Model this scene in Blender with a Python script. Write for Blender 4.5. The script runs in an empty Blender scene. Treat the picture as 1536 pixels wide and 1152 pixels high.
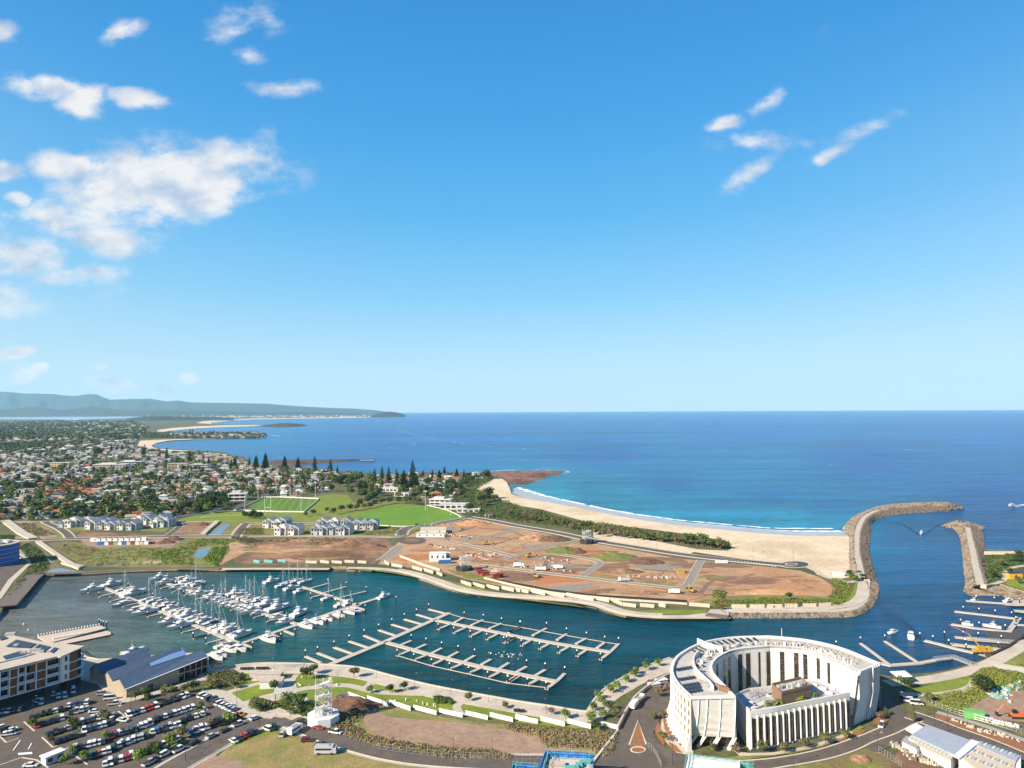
import bpy, math, random, bmesh
from mathutils import Vector, Matrix, noise
R = math.radians
rnd = random.Random(7)
S = bpy.context.scene
COL = S.collection

# ------------------------------------------------------------------ camera
F_PX, CX, CY, CAMZ = 1065.0, 768.0, 576.0, 120.0
PITCH, ROLL = math.atan(38.0/1065.0), math.atan(0.0055)
Fw = Vector((0, math.cos(PITCH), math.sin(PITCH))); Uw = Vector((0, -math.sin(PITCH), math.cos(PITCH)))
Rt = Vector((math.cos(ROLL), 0, 0)) - math.sin(ROLL)*Uw
Up = Vector((math.sin(ROLL), 0, 0)) + math.cos(ROLL)*Uw
cam_d = bpy.data.cameras.new('camera'); cam = bpy.data.objects.new('camera', cam_d); COL.objects.link(cam)
mw = Matrix((Rt, Up, -Fw)).transposed().to_4x4(); mw.translation = Vector((0, 0, CAMZ)); cam.matrix_world = mw
cam_d.sensor_width = 36; cam_d.lens = 36*F_PX/1536; cam_d.clip_start = 1; cam_d.clip_end = 90000
S.camera = cam

def ray(x, y):
    return (Fw + Rt*((x-CX)/F_PX) + Up*((CY-y)/F_PX))
def P(x, y, z=2.0):
    d = ray(x, y); t = (z-CAMZ)/d.z
    return Vector((d.x*t, d.y*t, z))
def px(v):
    d = Vector((v[0], v[1], v[2]-CAMZ)); k = d.dot(Fw)
    return CX+F_PX*d.dot(Rt)/k, CY-F_PX*d.dot(Up)/k
def T4(x0, y0, *pts): return [(x0+a/3.84, y0+b/3.84) for a, b in pts]
def T8(x0, y0, *pts): return [(x0+a/7.68, y0+b/7.68) for a, b in pts]
tA = lambda *p: T4(0, 560, *p)
tB = lambda *p: T4(380, 600, *p)
tC = lambda *p: T4(760, 680, *p)
tD = lambda *p: T4(1136, 720, *p)
tE = lambda *p: T4(0, 852, *p)
tF = lambda *p: T4(380, 852, *p)
tG = lambda *p: T4(760, 852, *p)
tH = lambda *p: T4(1136, 852, *p)

# ------------------------------------------------------------------ sun and sky
SUN_EL, SUN_AZ = R(31), R(33)
sunv = Vector((-math.cos(SUN_AZ)*math.cos(SUN_EL), -math.sin(SUN_AZ)*math.cos(SUN_EL), math.sin(SUN_EL)))
sl = bpy.data.lights.new('sun', 'SUN'); sun = bpy.data.objects.new('sun', sl); COL.objects.link(sun)
sl.energy = 5.0; sl.angle = R(0.5); sl.color = (1.0, 0.87, 0.70)
sun.rotation_euler = sunv.to_track_quat('Z', 'Y').to_euler()
S.view_settings.view_transform = 'Standard'; S.view_settings.look = 'None'; S.view_settings.exposure = 1.15
S.view_settings.gamma = 1.0

W = bpy.data.worlds.new('World'); S.world = W; W.use_nodes = True
nt = W.node_tree; nt.nodes.clear()
def N(t, **kw):
    n = nt.nodes.new(t)
    for k, v in kw.items(): setattr(n, k, v)
    return n
def lk(a, b): nt.links.new(a, b)
def mth(op, a, b=None, c=None, clamp=False):
    n = N('ShaderNodeMath', operation=op); n.use_clamp = clamp
    for i, q in enumerate((a, b, c)):
        if q is None: continue
        if isinstance(q, (int, float)): n.inputs[i].default_value = q
        else: lk(q, n.inputs[i])
    return n.outputs[0]
def vmth(op, a, b=None, out=0):
    n = N('ShaderNodeVectorMath', operation=op)
    for i, q in enumerate((a, b)):
        if q is None: continue
        if isinstance(q, (tuple, list)): n.inputs[i].default_value = q
        else: lk(q, n.inputs[i])
    return n.outputs[out]
def sl2(r, g, b):      # sRGB 0-255 to linear
    f = lambda c: (c/255/12.92) if c/255 <= .04045 else ((c/255+.055)/1.055)**2.4
    return (f(r), f(g), f(b))
tc = N('ShaderNodeTexCoord'); sep = N('ShaderNodeSeparateXYZ'); lk(tc.outputs['Generated'], sep.inputs[0])
X, Y, Z = sep.outputs
sky = N('ShaderNodeTexSky', sky_type='NISHITA'); sky.sun_disc = False
sky.sun_elevation = SUN_EL; sky.sun_rotation = math.atan2(sunv.x, sunv.y); sky.altitude = 120
sky.air_density = 1.0; sky.dust_density = 0.6; sky.ozone_density = 2.0
zc = mth('MAXIMUM', Z, 0.004)
cmb = N('ShaderNodeCombineXYZ'); lk(X, cmb.inputs[0]); lk(Y, cmb.inputs[1]); lk(zc, cmb.inputs[2]); lk(cmb.outputs[0], sky.inputs[0])
ramp = N('ShaderNodeValToRGB'); lk(zc, ramp.inputs[0])
els = [(0.0, (214, 232, 238)), (0.03, (200, 227, 240)), (0.08, (172, 217, 242)), (0.16, (122, 199, 243)), (0.26, (74, 177, 238)),
       (0.38, (42, 157, 229)), (0.50, (30, 142, 217)), (0.8, (22, 100, 180))]
cr = ramp.color_ramp
while len(cr.elements) < len(els): cr.elements.new(0.5)
for e, (p_, c_) in zip(cr.elements, els):
    e.position = p_; e.color = (*sl2(*c_), 1)
# brighter veil towards the sun's side and towards the far right
lft = mth('MULTIPLY', mth('SUBTRACT', mth('DIVIDE', X, mth('MAXIMUM', Y, 0.1)), 0.0), 1.0)
veil = mth('MULTIPLY', mth('POWER', mth('ABSOLUTE', lft), 2.0), 0.5)
veil = mth('MINIMUM', mth('MULTIPLY', veil, mth('SUBTRACT', 1.0, mth('MULTIPLY', zc, 2.2), None, True)), 0.30)
mixv = N('ShaderNodeMix', data_type='RGBA'); lk(veil, mixv.inputs[0]); lk(ramp.outputs[0], mixv.inputs[6]); mixv.inputs[7].default_value = (*sl2(214, 228, 240), 1)
ten = vmth('SCALE', mixv.outputs[2]); ten.node.inputs[3].default_value = 4.55
mixs = N('ShaderNodeMix', data_type='RGBA'); mixs.inputs[0].default_value = 0.12; lk(ten, mixs.inputs[6]); lk(sky.outputs[0], mixs.inputs[7])
# clouds: a set of ragged patches at fixed directions in the sky
ys = mth('MAXIMUM', Y, 0.05)
uu = mth('DIVIDE', X, ys); vv = mth('DIVIDE', Z, ys)
uv = N('ShaderNodeCombineXYZ'); lk(uu, uv.inputs[0]); lk(vv, uv.inputs[1])
nz = N('ShaderNodeTexNoise'); nz.inputs['Scale'].default_value = 15; nz.inputs['Detail'].default_value = 9; nz.inputs['Roughness'].default_value = 0.62
st = vmth('MULTIPLY', uv.outputs[0], (1.0, 1.7, 1.0)); lk(st, nz.inputs['Vector'])
nw = N('ShaderNodeTexNoise'); nw.inputs['Scale'].default_value = 6; nw.inputs['Detail'].default_value = 3
lk(uv.outputs[0], nw.inputs['Vector'])
wv = vmth('SUBTRACT', nw.outputs['Color'], (0.5, 0.5, 0.5)); wsc = vmth('SCALE', wv); wsc.node.inputs[3].default_value = 0.06
uvw = vmth('ADD', uv.outputs[0], wsc)
# x, y, rx, ry (photograph-sized pixels), tilt in degrees, density
CL = [(252, 262, 158, 52, 3, 1.2), (290, 300, 110, 34, 8, 1.0), (165, 280, 95, 42, 0, 1.0), (96, 250, 46, 18, 0, .8), (90, 325, 100, 26, 4, .9), (160, 352, 95, 22, -4, .9),
      (25, 385, 90, 32, 0, .9), (110, 410, 85, 17, 8, .8), (5, 445, 80, 26, 0, .7), (72, 128, 62, 19, -14, .95), (122, 152, 38, 17, 0, .95),
      (200, 147, 50, 9, -3, .75), (183, 53, 28, 12, 20, .7), (10, 42, 28, 15, 0, .7), (428, 126, 62, 14, -5, .75), (341, 42, 40, 17, 25, .5),
      (405, 20, 60, 16, -8, .42), (368, 72, 26, 10, 0, .42), (10, 255, 30, 16, 0, .7), (26, 303, 18, 8, 0, .6), (300, 232, 120, 26, 0, .35), (400, 220, 36, 20, 0, .3),
      (25, 526, 32, 6, -3, .6), (35, 567, 24, 7, 0, .7), (172, 577, 44, 7, -3, .85), (143, 553, 12, 4, 0, .7), (286, 558, 16, 6, 0, .85), (249, 576, 13, 5, 0, .7), (60, 555, 14, 4, 0, .5),
      (1148, 152, 32, 10, 30, .5), (1085, 178, 26, 7, 0, .42), (1130, 208, 60, 15, -8, .45), (1124, 254, 46, 12, 26, .6), (1304, 200, 58, 10, 22, .45), (1240, 240, 40, 6, 15, .3),
      (1238, 38, 30, 14, 20, .18), (1216, 598, 14, 4, 0, .4), (1350, 600, 30, 4, 0, .15), (110, 470, 180, 50, 0, .12), (60, 560, 160, 22, 0, .16), (740, 560, 40, 9, 0, .1), (1080, 560, 120, 14, 0, .08), (626, 122, 14, 9, 0, .2)]
acc = None
for (x, y, rx, ry, tl, dn) in CL:
    if ry < 8.5: dn = min(1.2, dn*1.4+.35); ry *= 1.5
    elif x > 700 or dn < .55: dn = dn*1.1+.12; rx *= 1.15; ry *= 1.25
    elif rx < 60: dn = min(1.1, dn*1.35+.12); rx *= 1.1; ry *= 1.2
    d = ray(x, y); u0, v0 = d.x/d.y, d.z/d.y
    mp = N('ShaderNodeMapping', vector_type='TEXTURE')
    mp.inputs[1].default_value = (u0, v0, 0); mp.inputs[2].default_value = (0, 0, R(tl)); mp.inputs[3].default_value = (rx*1.6/F_PX, ry*1.75/F_PX, 1)
    lk(uvw, mp.inputs[0])
    ln = vmth('LENGTH', mp.outputs[0], out=1)
    val = mth('MULTIPLY', mth('SUBTRACT', 1.0, mth('POWER', ln, 1.6), None, True), dn)
    acc = val if acc is None else mth('MAXIMUM', acc, val)
mask = mth('MULTIPLY_ADD', mth('SUBTRACT', nz.outputs[0], 0.5), 4.2, mth('MULTIPLY_ADD', acc, 1.9, -0.50))
mr = N('ShaderNodeMapRange', interpolation_type='SMOOTHSTEP'); lk(mask, mr.inputs[0]); mr.inputs[1].default_value = 0.0; mr.inputs[2].default_value = 1.35
front = mth('GREATER_THAN', Y, 0.06)
cm = mth('MULTIPLY', mth('MULTIPLY', mr.outputs[0], mth('MINIMUM', mth('MULTIPLY', acc, 1.3), 1.0)), mth('MULTIPLY', front, 0.94))
nz2 = N('ShaderNodeTexNoise'); nz2.inputs['Scale'].default_value = 17; nz2.inputs['Detail'].default_value = 7
off = vmth('ADD', st, (0.013, -0.03, 0.3)); lk(off, nz2.inputs['Vector'])
shade = N('ShaderNodeMapRange'); lk(nz2.outputs[0], shade.inputs[0]); shade.inputs[1].default_value = 0.34; shade.inputs[2].default_value = 0.58
cc = N('ShaderNodeMix', data_type='RGBA'); lk(shade.outputs[0], cc.inputs[0])
cc.inputs[6].default_value = tuple(4.5*q for q in sl2(188, 203, 226))+(1,); cc.inputs[7].default_value = tuple(4.5*q for q in sl2(250, 246, 244))+(1,)
fin = N('ShaderNodeMix', data_type='RGBA'); lk(cm, fin.inputs[0]); lk(mixs.outputs[2], fin.inputs[6]); lk(cc.outputs[2], fin.inputs[7])
bg = N('ShaderNodeBackground'); bg.inputs[1].default_value = 0.1; lk(fin.outputs[2], bg.inputs[0])
wo = N('ShaderNodeOutputWorld'); lk(bg.outputs[0], wo.inputs[0])
W.cycles.sampling_method = 'MANUAL'; W.cycles.sample_map_resolution = 512

# ------------------------------------------------------------------ materials
MATS = {}
def mat(name, c, c2=None, scale=1.0, rough=0.8, bump=0.0, bscale=None, c3=None, spec=0.3, metal=0.0, detail=6, lo=.35, hi=.65, fine=.22):
    if name in MATS: return MATS[name]
    m = bpy.data.materials.new(name); m.use_nodes = True; t = m.node_tree; b = t.nodes['Principled BSDF']
    b.inputs['Base Color'].default_value = (*c, 1); b.inputs['Roughness'].default_value = rough
    b.inputs['Specular IOR Level'].default_value = spec; b.inputs['Metallic'].default_value = metal
    g = t.nodes.new('ShaderNodeNewGeometry')
    def noisetex(sc, off=0.0):
        n = t.nodes.new('ShaderNodeTexNoise'); n.inputs['Scale'].default_value = sc; n.inputs['Detail'].default_value = detail; n.inputs['Roughness'].default_value = .65
        mpn = t.nodes.new('ShaderNodeMapping'); mpn.inputs[1].default_value = (off, off*2, off); t.links.new(g.outputs['Position'], mpn.inputs[0]); t.links.new(mpn.outputs[0], n.inputs['Vector'])
        return n
    if c2:
        nf = noisetex(max(scale*7, .5), 3.0); rf = t.nodes.new('ShaderNodeMapRange'); t.links.new(nf.outputs[0], rf.inputs[0]); rf.inputs[1].default_value = .32; rf.inputs[2].default_value = .68; rf.inputs[3].default_value = 1-fine; rf.inputs[4].default_value = 1+fine
        n = noisetex(scale); r = t.nodes.new('ShaderNodeValToRGB'); t.links.new(n.outputs[0], r.inputs[0])
        r.color_ramp.elements[0].position = lo; r.color_ramp.elements[1].position = hi
        r.color_ramp.elements[0].color = (*c, 1); r.color_ramp.elements[1].color = (*c2, 1)
        col = r.outputs[0]
        if c3:
            n3 = noisetex(scale*.23, 31.0); r3 = t.nodes.new('ShaderNodeMapRange'); t.links.new(n3.outputs[0], r3.inputs[0]); r3.inputs[1].default_value = .47; r3.inputs[2].default_value = .6
            mx = t.nodes.new('ShaderNodeMix'); mx.data_type = 'RGBA'; t.links.new(r3.outputs[0], mx.inputs[0]); t.links.new(col, mx.inputs[6]); mx.inputs[7].default_value = (*c3, 1)
            col = mx.outputs[2]
        vs_ = t.nodes.new('ShaderNodeVectorMath'); vs_.operation = 'SCALE'; t.links.new(col, vs_.inputs[0]); t.links.new(rf.outputs[0], vs_.inputs[3]); col = vs_.outputs[0]
        t.links.new(col, b.inputs['Base Color'])
    if bump:
        nb = noisetex(bscale or scale*2, 7.0); bp = t.nodes.new('ShaderNodeBump'); bp.inputs['Strength'].default_value = 1.0; bp.inputs['Distance'].default_value = bump
        t.links.new(nb.outputs[0], bp.inputs['Height']); t.links.new(bp.outputs[0], b.inputs['Normal'])
    MATS[name] = m; return m

# ------------------------------------------------------------------ mesh helper
class MB:
    def __init__(s): s.v = []; s.f = []; s.m = []
    def add(s, vs, fs, mi=0):
        o = len(s.v); s.v += [tuple(q) for q in vs]; s.f += [tuple(o+i for i in f) for f in fs]; s.m += [mi]*len(fs)
    def box(s, cx, cy, z0, sx, sy, z1, rz=0, mi=0, tx=1, ty=1):
        c, n = math.cos(rz), math.sin(rz); vs = []
        for z, kx, ky in ((z0, 1, 1), (z1, tx, ty)):
            for a, b in ((-1, -1), (1, -1), (1, 1), (-1, 1)):
                x, y = a*sx/2*kx, b*sy/2*ky
                vs.append((cx+x*c-y*n, cy+x*n+y*c, z))
        s.add(vs, [(0, 3, 2, 1), (4, 5, 6, 7), (0, 1, 5, 4), (1, 2, 6, 5), (2, 3, 7, 6), (3, 0, 4, 7)], mi)
    def prism(s, poly, z0, z1, mi=0, tmi=None, bottom=True):
        n = len(poly); vs = [(p[0], p[1], z0) for p in poly]+[(p[0], p[1], z1) for p in poly]
        a = sum(poly[i][0]*poly[(i+1) % n][1]-poly[(i+1) % n][0]*poly[i][1] for i in range(n))
        idx = list(range(n)) if a > 0 else list(range(n))[::-1]
        o = len(s.v); s.v += vs
        s.f.append(tuple(o+n+i for i in idx)); s.m.append(mi if tmi is None else tmi)
        if bottom: s.f.append(tuple(o+i for i in idx[::-1])); s.m.append(mi)
        for k in range(n):
            i, j = idx[k], idx[(k+1) % n]
            s.f.append((o+i, o+j, o+n+j, o+n+i)); s.m.append(mi)
    def loft(s, rings, mi=0, caps=True):
        n = len(rings[0]); o = len(s.v)
        for r in rings: s.v += [tuple(q) for q in r]
        for k in range(len(rings)-1):
            for i in range(n):
                j = (i+1) % n
                s.f.append((o+k*n+i, o+k*n+j, o+(k+1)*n+j, o+(k+1)*n+i)); s.m.append(mi)
        if caps:
            s.f.append(tuple(o+i for i in range(n))[::-1]); s.m.append(mi)
            s.f.append(tuple(o+(len(rings)-1)*n+i for i in range(n))); s.m.append(mi)
    def tube(s, a, b, r, n=6, mi=0, r2=None):
        a, b = Vector(a), Vector(b); d = (b-a).normalized(); u = d.orthogonal().normalized(); w = d.cross(u); r2 = r if r2 is None else r2
        s.loft([[p+(u*math.cos(2*math.pi*i/n)+w*math.sin(2*math.pi*i/n))*q for i in range(n)] for p, q in ((a, r), (b, r2))], mi)
    def ribbon(s, pts, w, th=0.0, mi=0, off=0.0):
        pts = [Vector(p) for p in pts]; L = []; Rr = []
        for i, p in enumerate(pts):
            d = (pts[min(i+1, len(pts)-1)]-pts[max(i-1, 0)]); d.z = 0; d.normalize(); nn = Vector((-d.y, d.x, 0))
            L.append(p+nn*(off+w/2)); Rr.append(p+nn*(off-w/2))
        n = len(pts)
        if th == 0:
            s.add(L+Rr, [(i, n+i, n+i+1, i+1) for i in range(n-1)], mi); return
        dz = Vector((0, 0, th)); vs = [p+dz for p in L]+[p+dz for p in Rr]+L+Rr; fs = []
        for i in range(n-1):
            fs += [(i, n+i, n+i+1, i+1), (i, i+1, 2*n+i+1, 2*n+i), (n+i+1, n+i, 3*n+i, 3*n+i+1), (2*n+i, 2*n+i+1, 3*n+i+1, 3*n+i)]
        fs += [(0, 2*n, 3*n, n), (n-1, 2*n-1, 4*n-1, 3*n-1)]
        s.add(vs, fs, mi)
    def wall(s, pts, h, t, mi=0): s.ribbon(pts, t, h, mi)
    def build(s, name, mats, parent=None, smooth=False, loc=None):
        me = bpy.data.meshes.new(name); me.from_pydata(s.v, [], s.f)
        if not isinstance(mats, (list, tuple)): mats = [mats]
        for q in mats: me.materials.append(q)
        me.polygons.foreach_set('material_index', s.m)
        if smooth: me.polygons.foreach_set('use_smooth', [True]*len(s.f))
        me.update(); o = bpy.data.objects.new(name, me); COL.objects.link(o)
        if parent: o.parent = parent
        if loc: o.location = loc
        return o
def tag(o, label=None, cat=None, group=None, kind=None):
    for k, v in (('label', label), ('category', cat), ('group', group), ('kind', kind)):
        if v: o[k] = v
    return o
def thing(name, label, cat, loc=(0, 0, 0), rz=0, group=None):
    o = bpy.data.objects.new(name, None); COL.objects.link(o); o.empty_display_size = .5
    o.location = loc; o.rotation_euler = (0, 0, rz); return tag(o, label, cat, group)
KIDS = {}
class Proto:
    """a thing built once and then copied with each of its parts"""
    def __init__(s, root):
        s.root = root; s.used = False; s.kids = [(c, [g for g in bpy.data.objects if g.parent is c]) for c in bpy.data.objects if c.parent is root]
    def put(s, loc, rz, label, group=None, sc=1.0):
        if not s.used: s.used = True; r = s.root
        else:
            r = s.root.copy(); COL.objects.link(r)
            for c, gs in s.kids:
                k = c.copy(); COL.objects.link(k); k.parent = r
                for g in gs: q = g.copy(); COL.objects.link(q); q.parent = k
        r.location = loc; r.rotation_euler = (0, 0, rz)
        r.scale = (sc, sc, sc) if not isinstance(sc, tuple) else sc
        r['label'] = label
        if group: r['group'] = group
        return r
    def drop(s):
        if not s.used:
            for c, gs in s.kids:
                for g in gs: bpy.data.objects.remove(g)
                bpy.data.objects.remove(c)
            bpy.data.objects.remove(s.root)
def ordn(n):
    w = ['first', 'second', 'third', 'fourth', 'fifth', 'sixth', 'seventh', 'eighth', 'ninth', 'tenth', 'eleventh', 'twelfth']
    if n <= 12: return w[n-1]
    return str(n)+('th' if 10 < n % 100 < 14 else {1: 'st', 2: 'nd', 3: 'rd'}.get(n % 10, 'th'))
def smooth_line(pts, n=6):
    """Catmull-Rom through pixel or world points"""
    pts = [Vector(p).to_3d() if len(p) == 2 else Vector(p) for p in pts]; out = []
    for i in range(len(pts)-1):
        p0, p1, p2, p3 = pts[max(i-1, 0)], pts[i], pts[i+1], pts[min(i+2, len(pts)-1)]
        for k in range(n):
            t = k/n; out.append(0.5*((2*p1)+(p2-p0)*t+(2*p0-5*p1+4*p2-p3)*t*t+(3*p1-p0-3*p2+p3)*t**3))
    out.append(pts[-1]); return out
def W_(pts, z=2.0, sm=0):
    q = [P(a, b, z) for a, b in pts]
    return smooth_line(q, sm) if sm else q
def inpoly(x, y, poly):
    c = False; n = len(poly); j = n-1
    for i in range(n):
        a, b = poly[i], poly[j]
        if (a[1] > y) != (b[1] > y) and x < (b[0]-a[0])*(y-a[1])/(b[1]-a[1])+a[0]: c = not c
        j = i
    return c
def sheet(name, pts, z, m, th=0.0, kind='structure', label=None, cat=None, sm=0):
    mb = MB(); q = W_(pts, z)
    if sm: q = smooth_line(q+[q[0]], sm)[:-1]
    if th: mb.prism(q, z-th, z, bottom=False)
    else:
        n = len(q); a = sum(q[i].x*q[(i+1) % n].y-q[(i+1) % n].x*q[i].y for i in range(n))
        if a < 0: q = q[::-1]
        mb.add(q, [tuple(range(n))])
    return tag(mb.build(name, m), label, cat, None, kind)
# ================================================================== SETTING
RIDGE_D = 23000.0
def atD(x, D, z=2.0):         # the point in the direction of picture column x, D metres out
    d = ray(x, 614); k = D/d.y
    return Vector((d.x*k, D, z))
far = [atD(590, 21000), atD(540, 27500), atD(300, 28500), atD(-300, 28500), atD(-1500, 22000)]
coast_north = [(765.4, 740), (762, 728), (745, 717), (729, 709.5), (692, 712), (614, 712.5), (536, 711.5), (497, 705.5), (432, 700.5), (380, 696.5), (365, 686), (349, 685), (336, 678.5), (307, 676.7),
    (260, 674.6), (234, 673), (226, 669), (234, 664), (255, 660), (286, 659), (323, 658.4), (360, 657.5), (390, 656.5), (400, 654), (401, 652), (380, 648.4), (350, 648), (323, 648), (291, 649), (248, 650), (242, 647.6), (258, 645.4),
    (297, 642), (340, 640.2), (375, 639.2), (398, 638.5), (380, 637.2), (336, 637.0), (318, 636), (316, 634), (322, 632.3), (349, 630.2), (380, 628.8), (440, 627.8), (500, 627), (560, 626.2), (600, 625.6), (610, 625)]
berm = [(1274, 806), (1261, 804.3), (1188, 803.2), (1136, 799.8), (1072.5, 793.5), (1020, 788.3), (968, 781), (916, 772), (864, 760.8), (833, 755.4), (786, 747.4)]
chan_n = [(1093, 930.5), (1093, 921.5), (1136, 920.5), (1160, 920.3), (1240, 919.8), (1282, 914), (1296, 907), (1302.7, 897), (1304, 878), (1298, 862), (1290, 852), (1277, 846)]
basin_n = [(78, 863), (120, 861.5), (182, 858), (250, 855.5), (328, 856), (380, 856), (494, 856.2), (495, 853.5), (520, 853.5), (521, 857), (562, 857.3), (590, 860), (614, 865), (640, 873), (662, 881), (680, 887.5), (700, 892.3), (718.5, 895.5), (750, 899), (780, 901),
    (820, 903.7), (850, 906), (875, 909), (897, 913.5), (916, 920.3), (930, 924.6), (942, 927), (965, 929.5), (994.4, 931)]
basin_w = [(-60, 950), (-10, 934), (2, 922), (5.5, 911), (26, 909.5), (39, 892.5), (50, 875), (58.6, 864.5)]
basin_s = [(1398.5, 1015.5), (1336, 1020.7), (1290, 1012), (1250, 1003), (1142, 996), (1060, 989), (1010, 992), (1004.8, 993.6), (986.6, 1000), (963, 1009), (942, 1019.7), (921.5, 1031), (905.8, 1042), (895, 1053), (887, 1064), (881, 1075.5),
    (824, 1067), (780, 1060.5), (744.6, 1054), (692.5, 1044.5), (640, 1034), (588, 1021), (540, 1008.5), (490, 1004), (440, 1002), (400, 1001.5), (372, 1003), (346, 1006.6), (320, 1014), (312.5, 1006), (294, 987), (148, 996), (114.6, 978.5), (60, 967), (0, 957.5)]
right_bank = [(1560, 829), (1536, 828.9), (1477, 828.6), (1478, 845), (1481, 868), (1477, 880), (1462, 880), (1459, 884), (1474, 886.5), (1490, 884), (1500, 880), (1512, 884), (1536, 891.5), (1560, 899), (1562, 958), (1536, 962), (1505, 977), (1485.7, 991), (1454.5, 1002.5), (1419, 1011.6)]
def W0(pts): return [(lambda q: Vector((q.x, q.y, 2.0)))(P(a, b, 0)) for a, b in pts]
gp = W0(right_bank)+W0(basin_s)+W0(basin_w)+W0(basin_n)+W0(chan_n)+W_(berm)+W0(coast_north)+far
gp += [Vector((-24000, 5000, 2)), Vector((-6000, -900, 2)), Vector((2500, -900, 2)), P(1900, 832)]
town_px = [(-40, 795), (-60, 632), (200, 640), (228, 662), (240, 675), (340, 682), (372, 698), (500, 708), (614, 714), (700, 714), (725, 712), (745, 722), (722, 735), (735, 750), (700, 762), (664, 752), (560, 748), (540, 738), (520, 722), (440, 740), (380, 745), (330, 768), (270, 778), (262, 790)]
M_turf = mat('rough_pasture', (.075, .082, .03), (.13, .12, .05), .05, .95, c3=(.06, .075, .028), bump=.3, bscale=.6)
mbg = MB(); mbg.prism([(q.x, q.y) for q in gp], -3.0, 2.0, mi=1, tmi=0, bottom=False)
M_quaystone = mat('quay_sandstone', (.40, .31, .18), (.26, .18, .08), .6, .85)
tag(mbg.build('ground', [M_turf, M_quaystone]), kind='structure')

# ---- water
anch = [(1100, 640, (.004, .105, .290)), (700, 640, (.004, .110, .290)), (1500, 640, (.004, .100, .280)), (900, 680, (.003, .088, .250)), (1300, 690, (.003, .080, .235)), (1500, 740, (.003, .075, .215)), (560, 670, (.004, .105, .270)), (300, 667, (.012, .150, .29)), (300, 645, (.02, .18, .30)),
    (1000, 728, (.004, .105, .240)), (1150, 745, (.004, .115, .24)), (880, 735, (.008, .165, .235)), (840, 742, (.02, .27, .30)), (930, 758, (.014, .23, .285)), (1000, 770, (.015, .235, .29)), (930, 745, (.010, .19, .26)), (1020, 760, (.012, .20, .27)), (1130, 770, (.012, .20, .27)), (1080, 778, (.016, .24, .295)), (1180, 784, (.016, .235, .29)), (1240, 786, (.014, .20, .27)), (1250, 760, (.006, .12, .23)),
    (1080, 755, (.008, .15, .26)), (1380, 800, (.018, .090, .170)), (1400, 860, (.016, .085, .165)), (1480, 790, (.008, .06, .15)), (1360, 930, (.012, .07, .135)), (1200, 945, (.008, .07, .125)), (1000, 945, (.006, .062, .10)), (850, 930, (.006, .066, .10)), (700, 905, (.008, .08, .11)), (500, 880, (.012, .095, .12)),
    (300, 870, (.02, .11, .13)), (120, 900, (.03, .125, .135)), (60, 950, (.04, .14, .13)), (200, 960, (.03, .125, .12)), (420, 970, (.012, .09, .10)), (600, 950, (.006, .068, .092)), (750, 990, (.005, .062, .085)), (850, 1050, (.004, .05, .065)), (640, 1020, (.004, .052, .065)), (940, 1000, (.005, .058, .085)), (1380, 990, (.008, .055, .10)), (1480, 930, (.01, .06, .13))]
def wcol(x, y):
    s = 0; c = [0, 0, 0]
    for ax, ay, ac in anch:
        d = ((x-ax)**2+(2.6*(y-ay))**2)**.5+6; w = 1/d**3; s += w
        for i in range(3): c[i] += ac[i]*w
    k = min(1, max(0, (420-x)/300)) if y > 845 else 0; hb = 1 if y > 845 and x < 1290 else 0; f = (.4+2.5*k, .69+.17*k+.01*hb*(1-k), .88+.12*k-.20*hb)
    return [q/s*g_ for q, g_ in zip(c, f)]  # clear water over sand and deep water; sky reflection painted into the left harbour
nA, nR = 230, 250; r0, r1 = 120.0, 30000.0; vs = []; fs = []; cols = []
for j in range(nR+1):
    r = r0*(r1/r0)**(j/nR)
    for i in range(nA+1):
        a = R(-78+156*i/nA); v = (r*math.sin(a), r*math.cos(a), 0.0); vs.append(v)
        X_, Y_ = px(v) if v[1] > 20 else (768, 2000)
        cols.append(wcol(max(-200, min(1750, X_)), Y_))
for j in range(nR):
    for i in range(nA):
        a = j*(nA+1)+i; fs.append((a, a+1, a+nA+2, a+nA+1))
me = bpy.data.meshes.new('sea'); me.from_pydata(vs, [], fs); at = me.color_attributes.new('depth_and_sky_tint', 'FLOAT_COLOR', 'POINT')
at.data.foreach_set('color', [q for c in cols for q in (*c, 1)]); me.polygons.foreach_set('use_smooth', [True]*len(fs))
sea = bpy.data.objects.new('sea', me); COL.objects.link(sea); tag(sea, kind='structure')
m = bpy.data.materials.new('sea_water'); m.use_nodes = True; t = m.node_tree; b = t.nodes['Principled BSDF']; me.materials.append(m)
b.inputs['Roughness'].default_value = .22; b.inputs['IOR'].default_value = 1.33; b.inputs['Specular IOR Level'].default_value = .09
ca = t.nodes.new('ShaderNodeVertexColor'); ca.layer_name = 'depth_and_sky_tint'; g = t.nodes.new('ShaderNodeNewGeometry')
def wn(scale, sx, sy, det=4, rot=20):
    n = t.nodes.new('ShaderNodeTexNoise'); n.inputs['Scale'].default_value = scale; n.inputs['Detail'].default_value = det; n.inputs['Roughness'].default_value = .6
    mp = t.nodes.new('ShaderNodeMapping'); mp.inputs[2].default_value = (0, 0, R(rot)); mp.inputs[3].default_value = (sx, sy, 1); t.links.new(g.outputs['Position'], mp.inputs[0]); t.links.new(mp.outputs[0], n.inputs['Vector']); return n.outputs[0]
def add(a, b_, ka=1, kb=1):
    q = t.nodes.new('ShaderNodeMath'); q.operation = 'MULTIPLY_ADD'; t.links.new(b_, q.inputs[0]); q.inputs[1].default_value = kb; t.links.new(a, q.inputs[2]); return q.outputs[0]
fine = wn(.55, .7, 1.3, 5, -12); mid = wn(.11, .5, 1.4, 5, 10); big = wn(.016, .35, 1.6, 7, 5); huge = wn(.0016, .3, 1.5, 8, 3)
bp = t.nodes.new('ShaderNodeBump'); bp.inputs['Distance'].default_value = 1.0; bp.inputs['Strength'].default_value = .55
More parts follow.
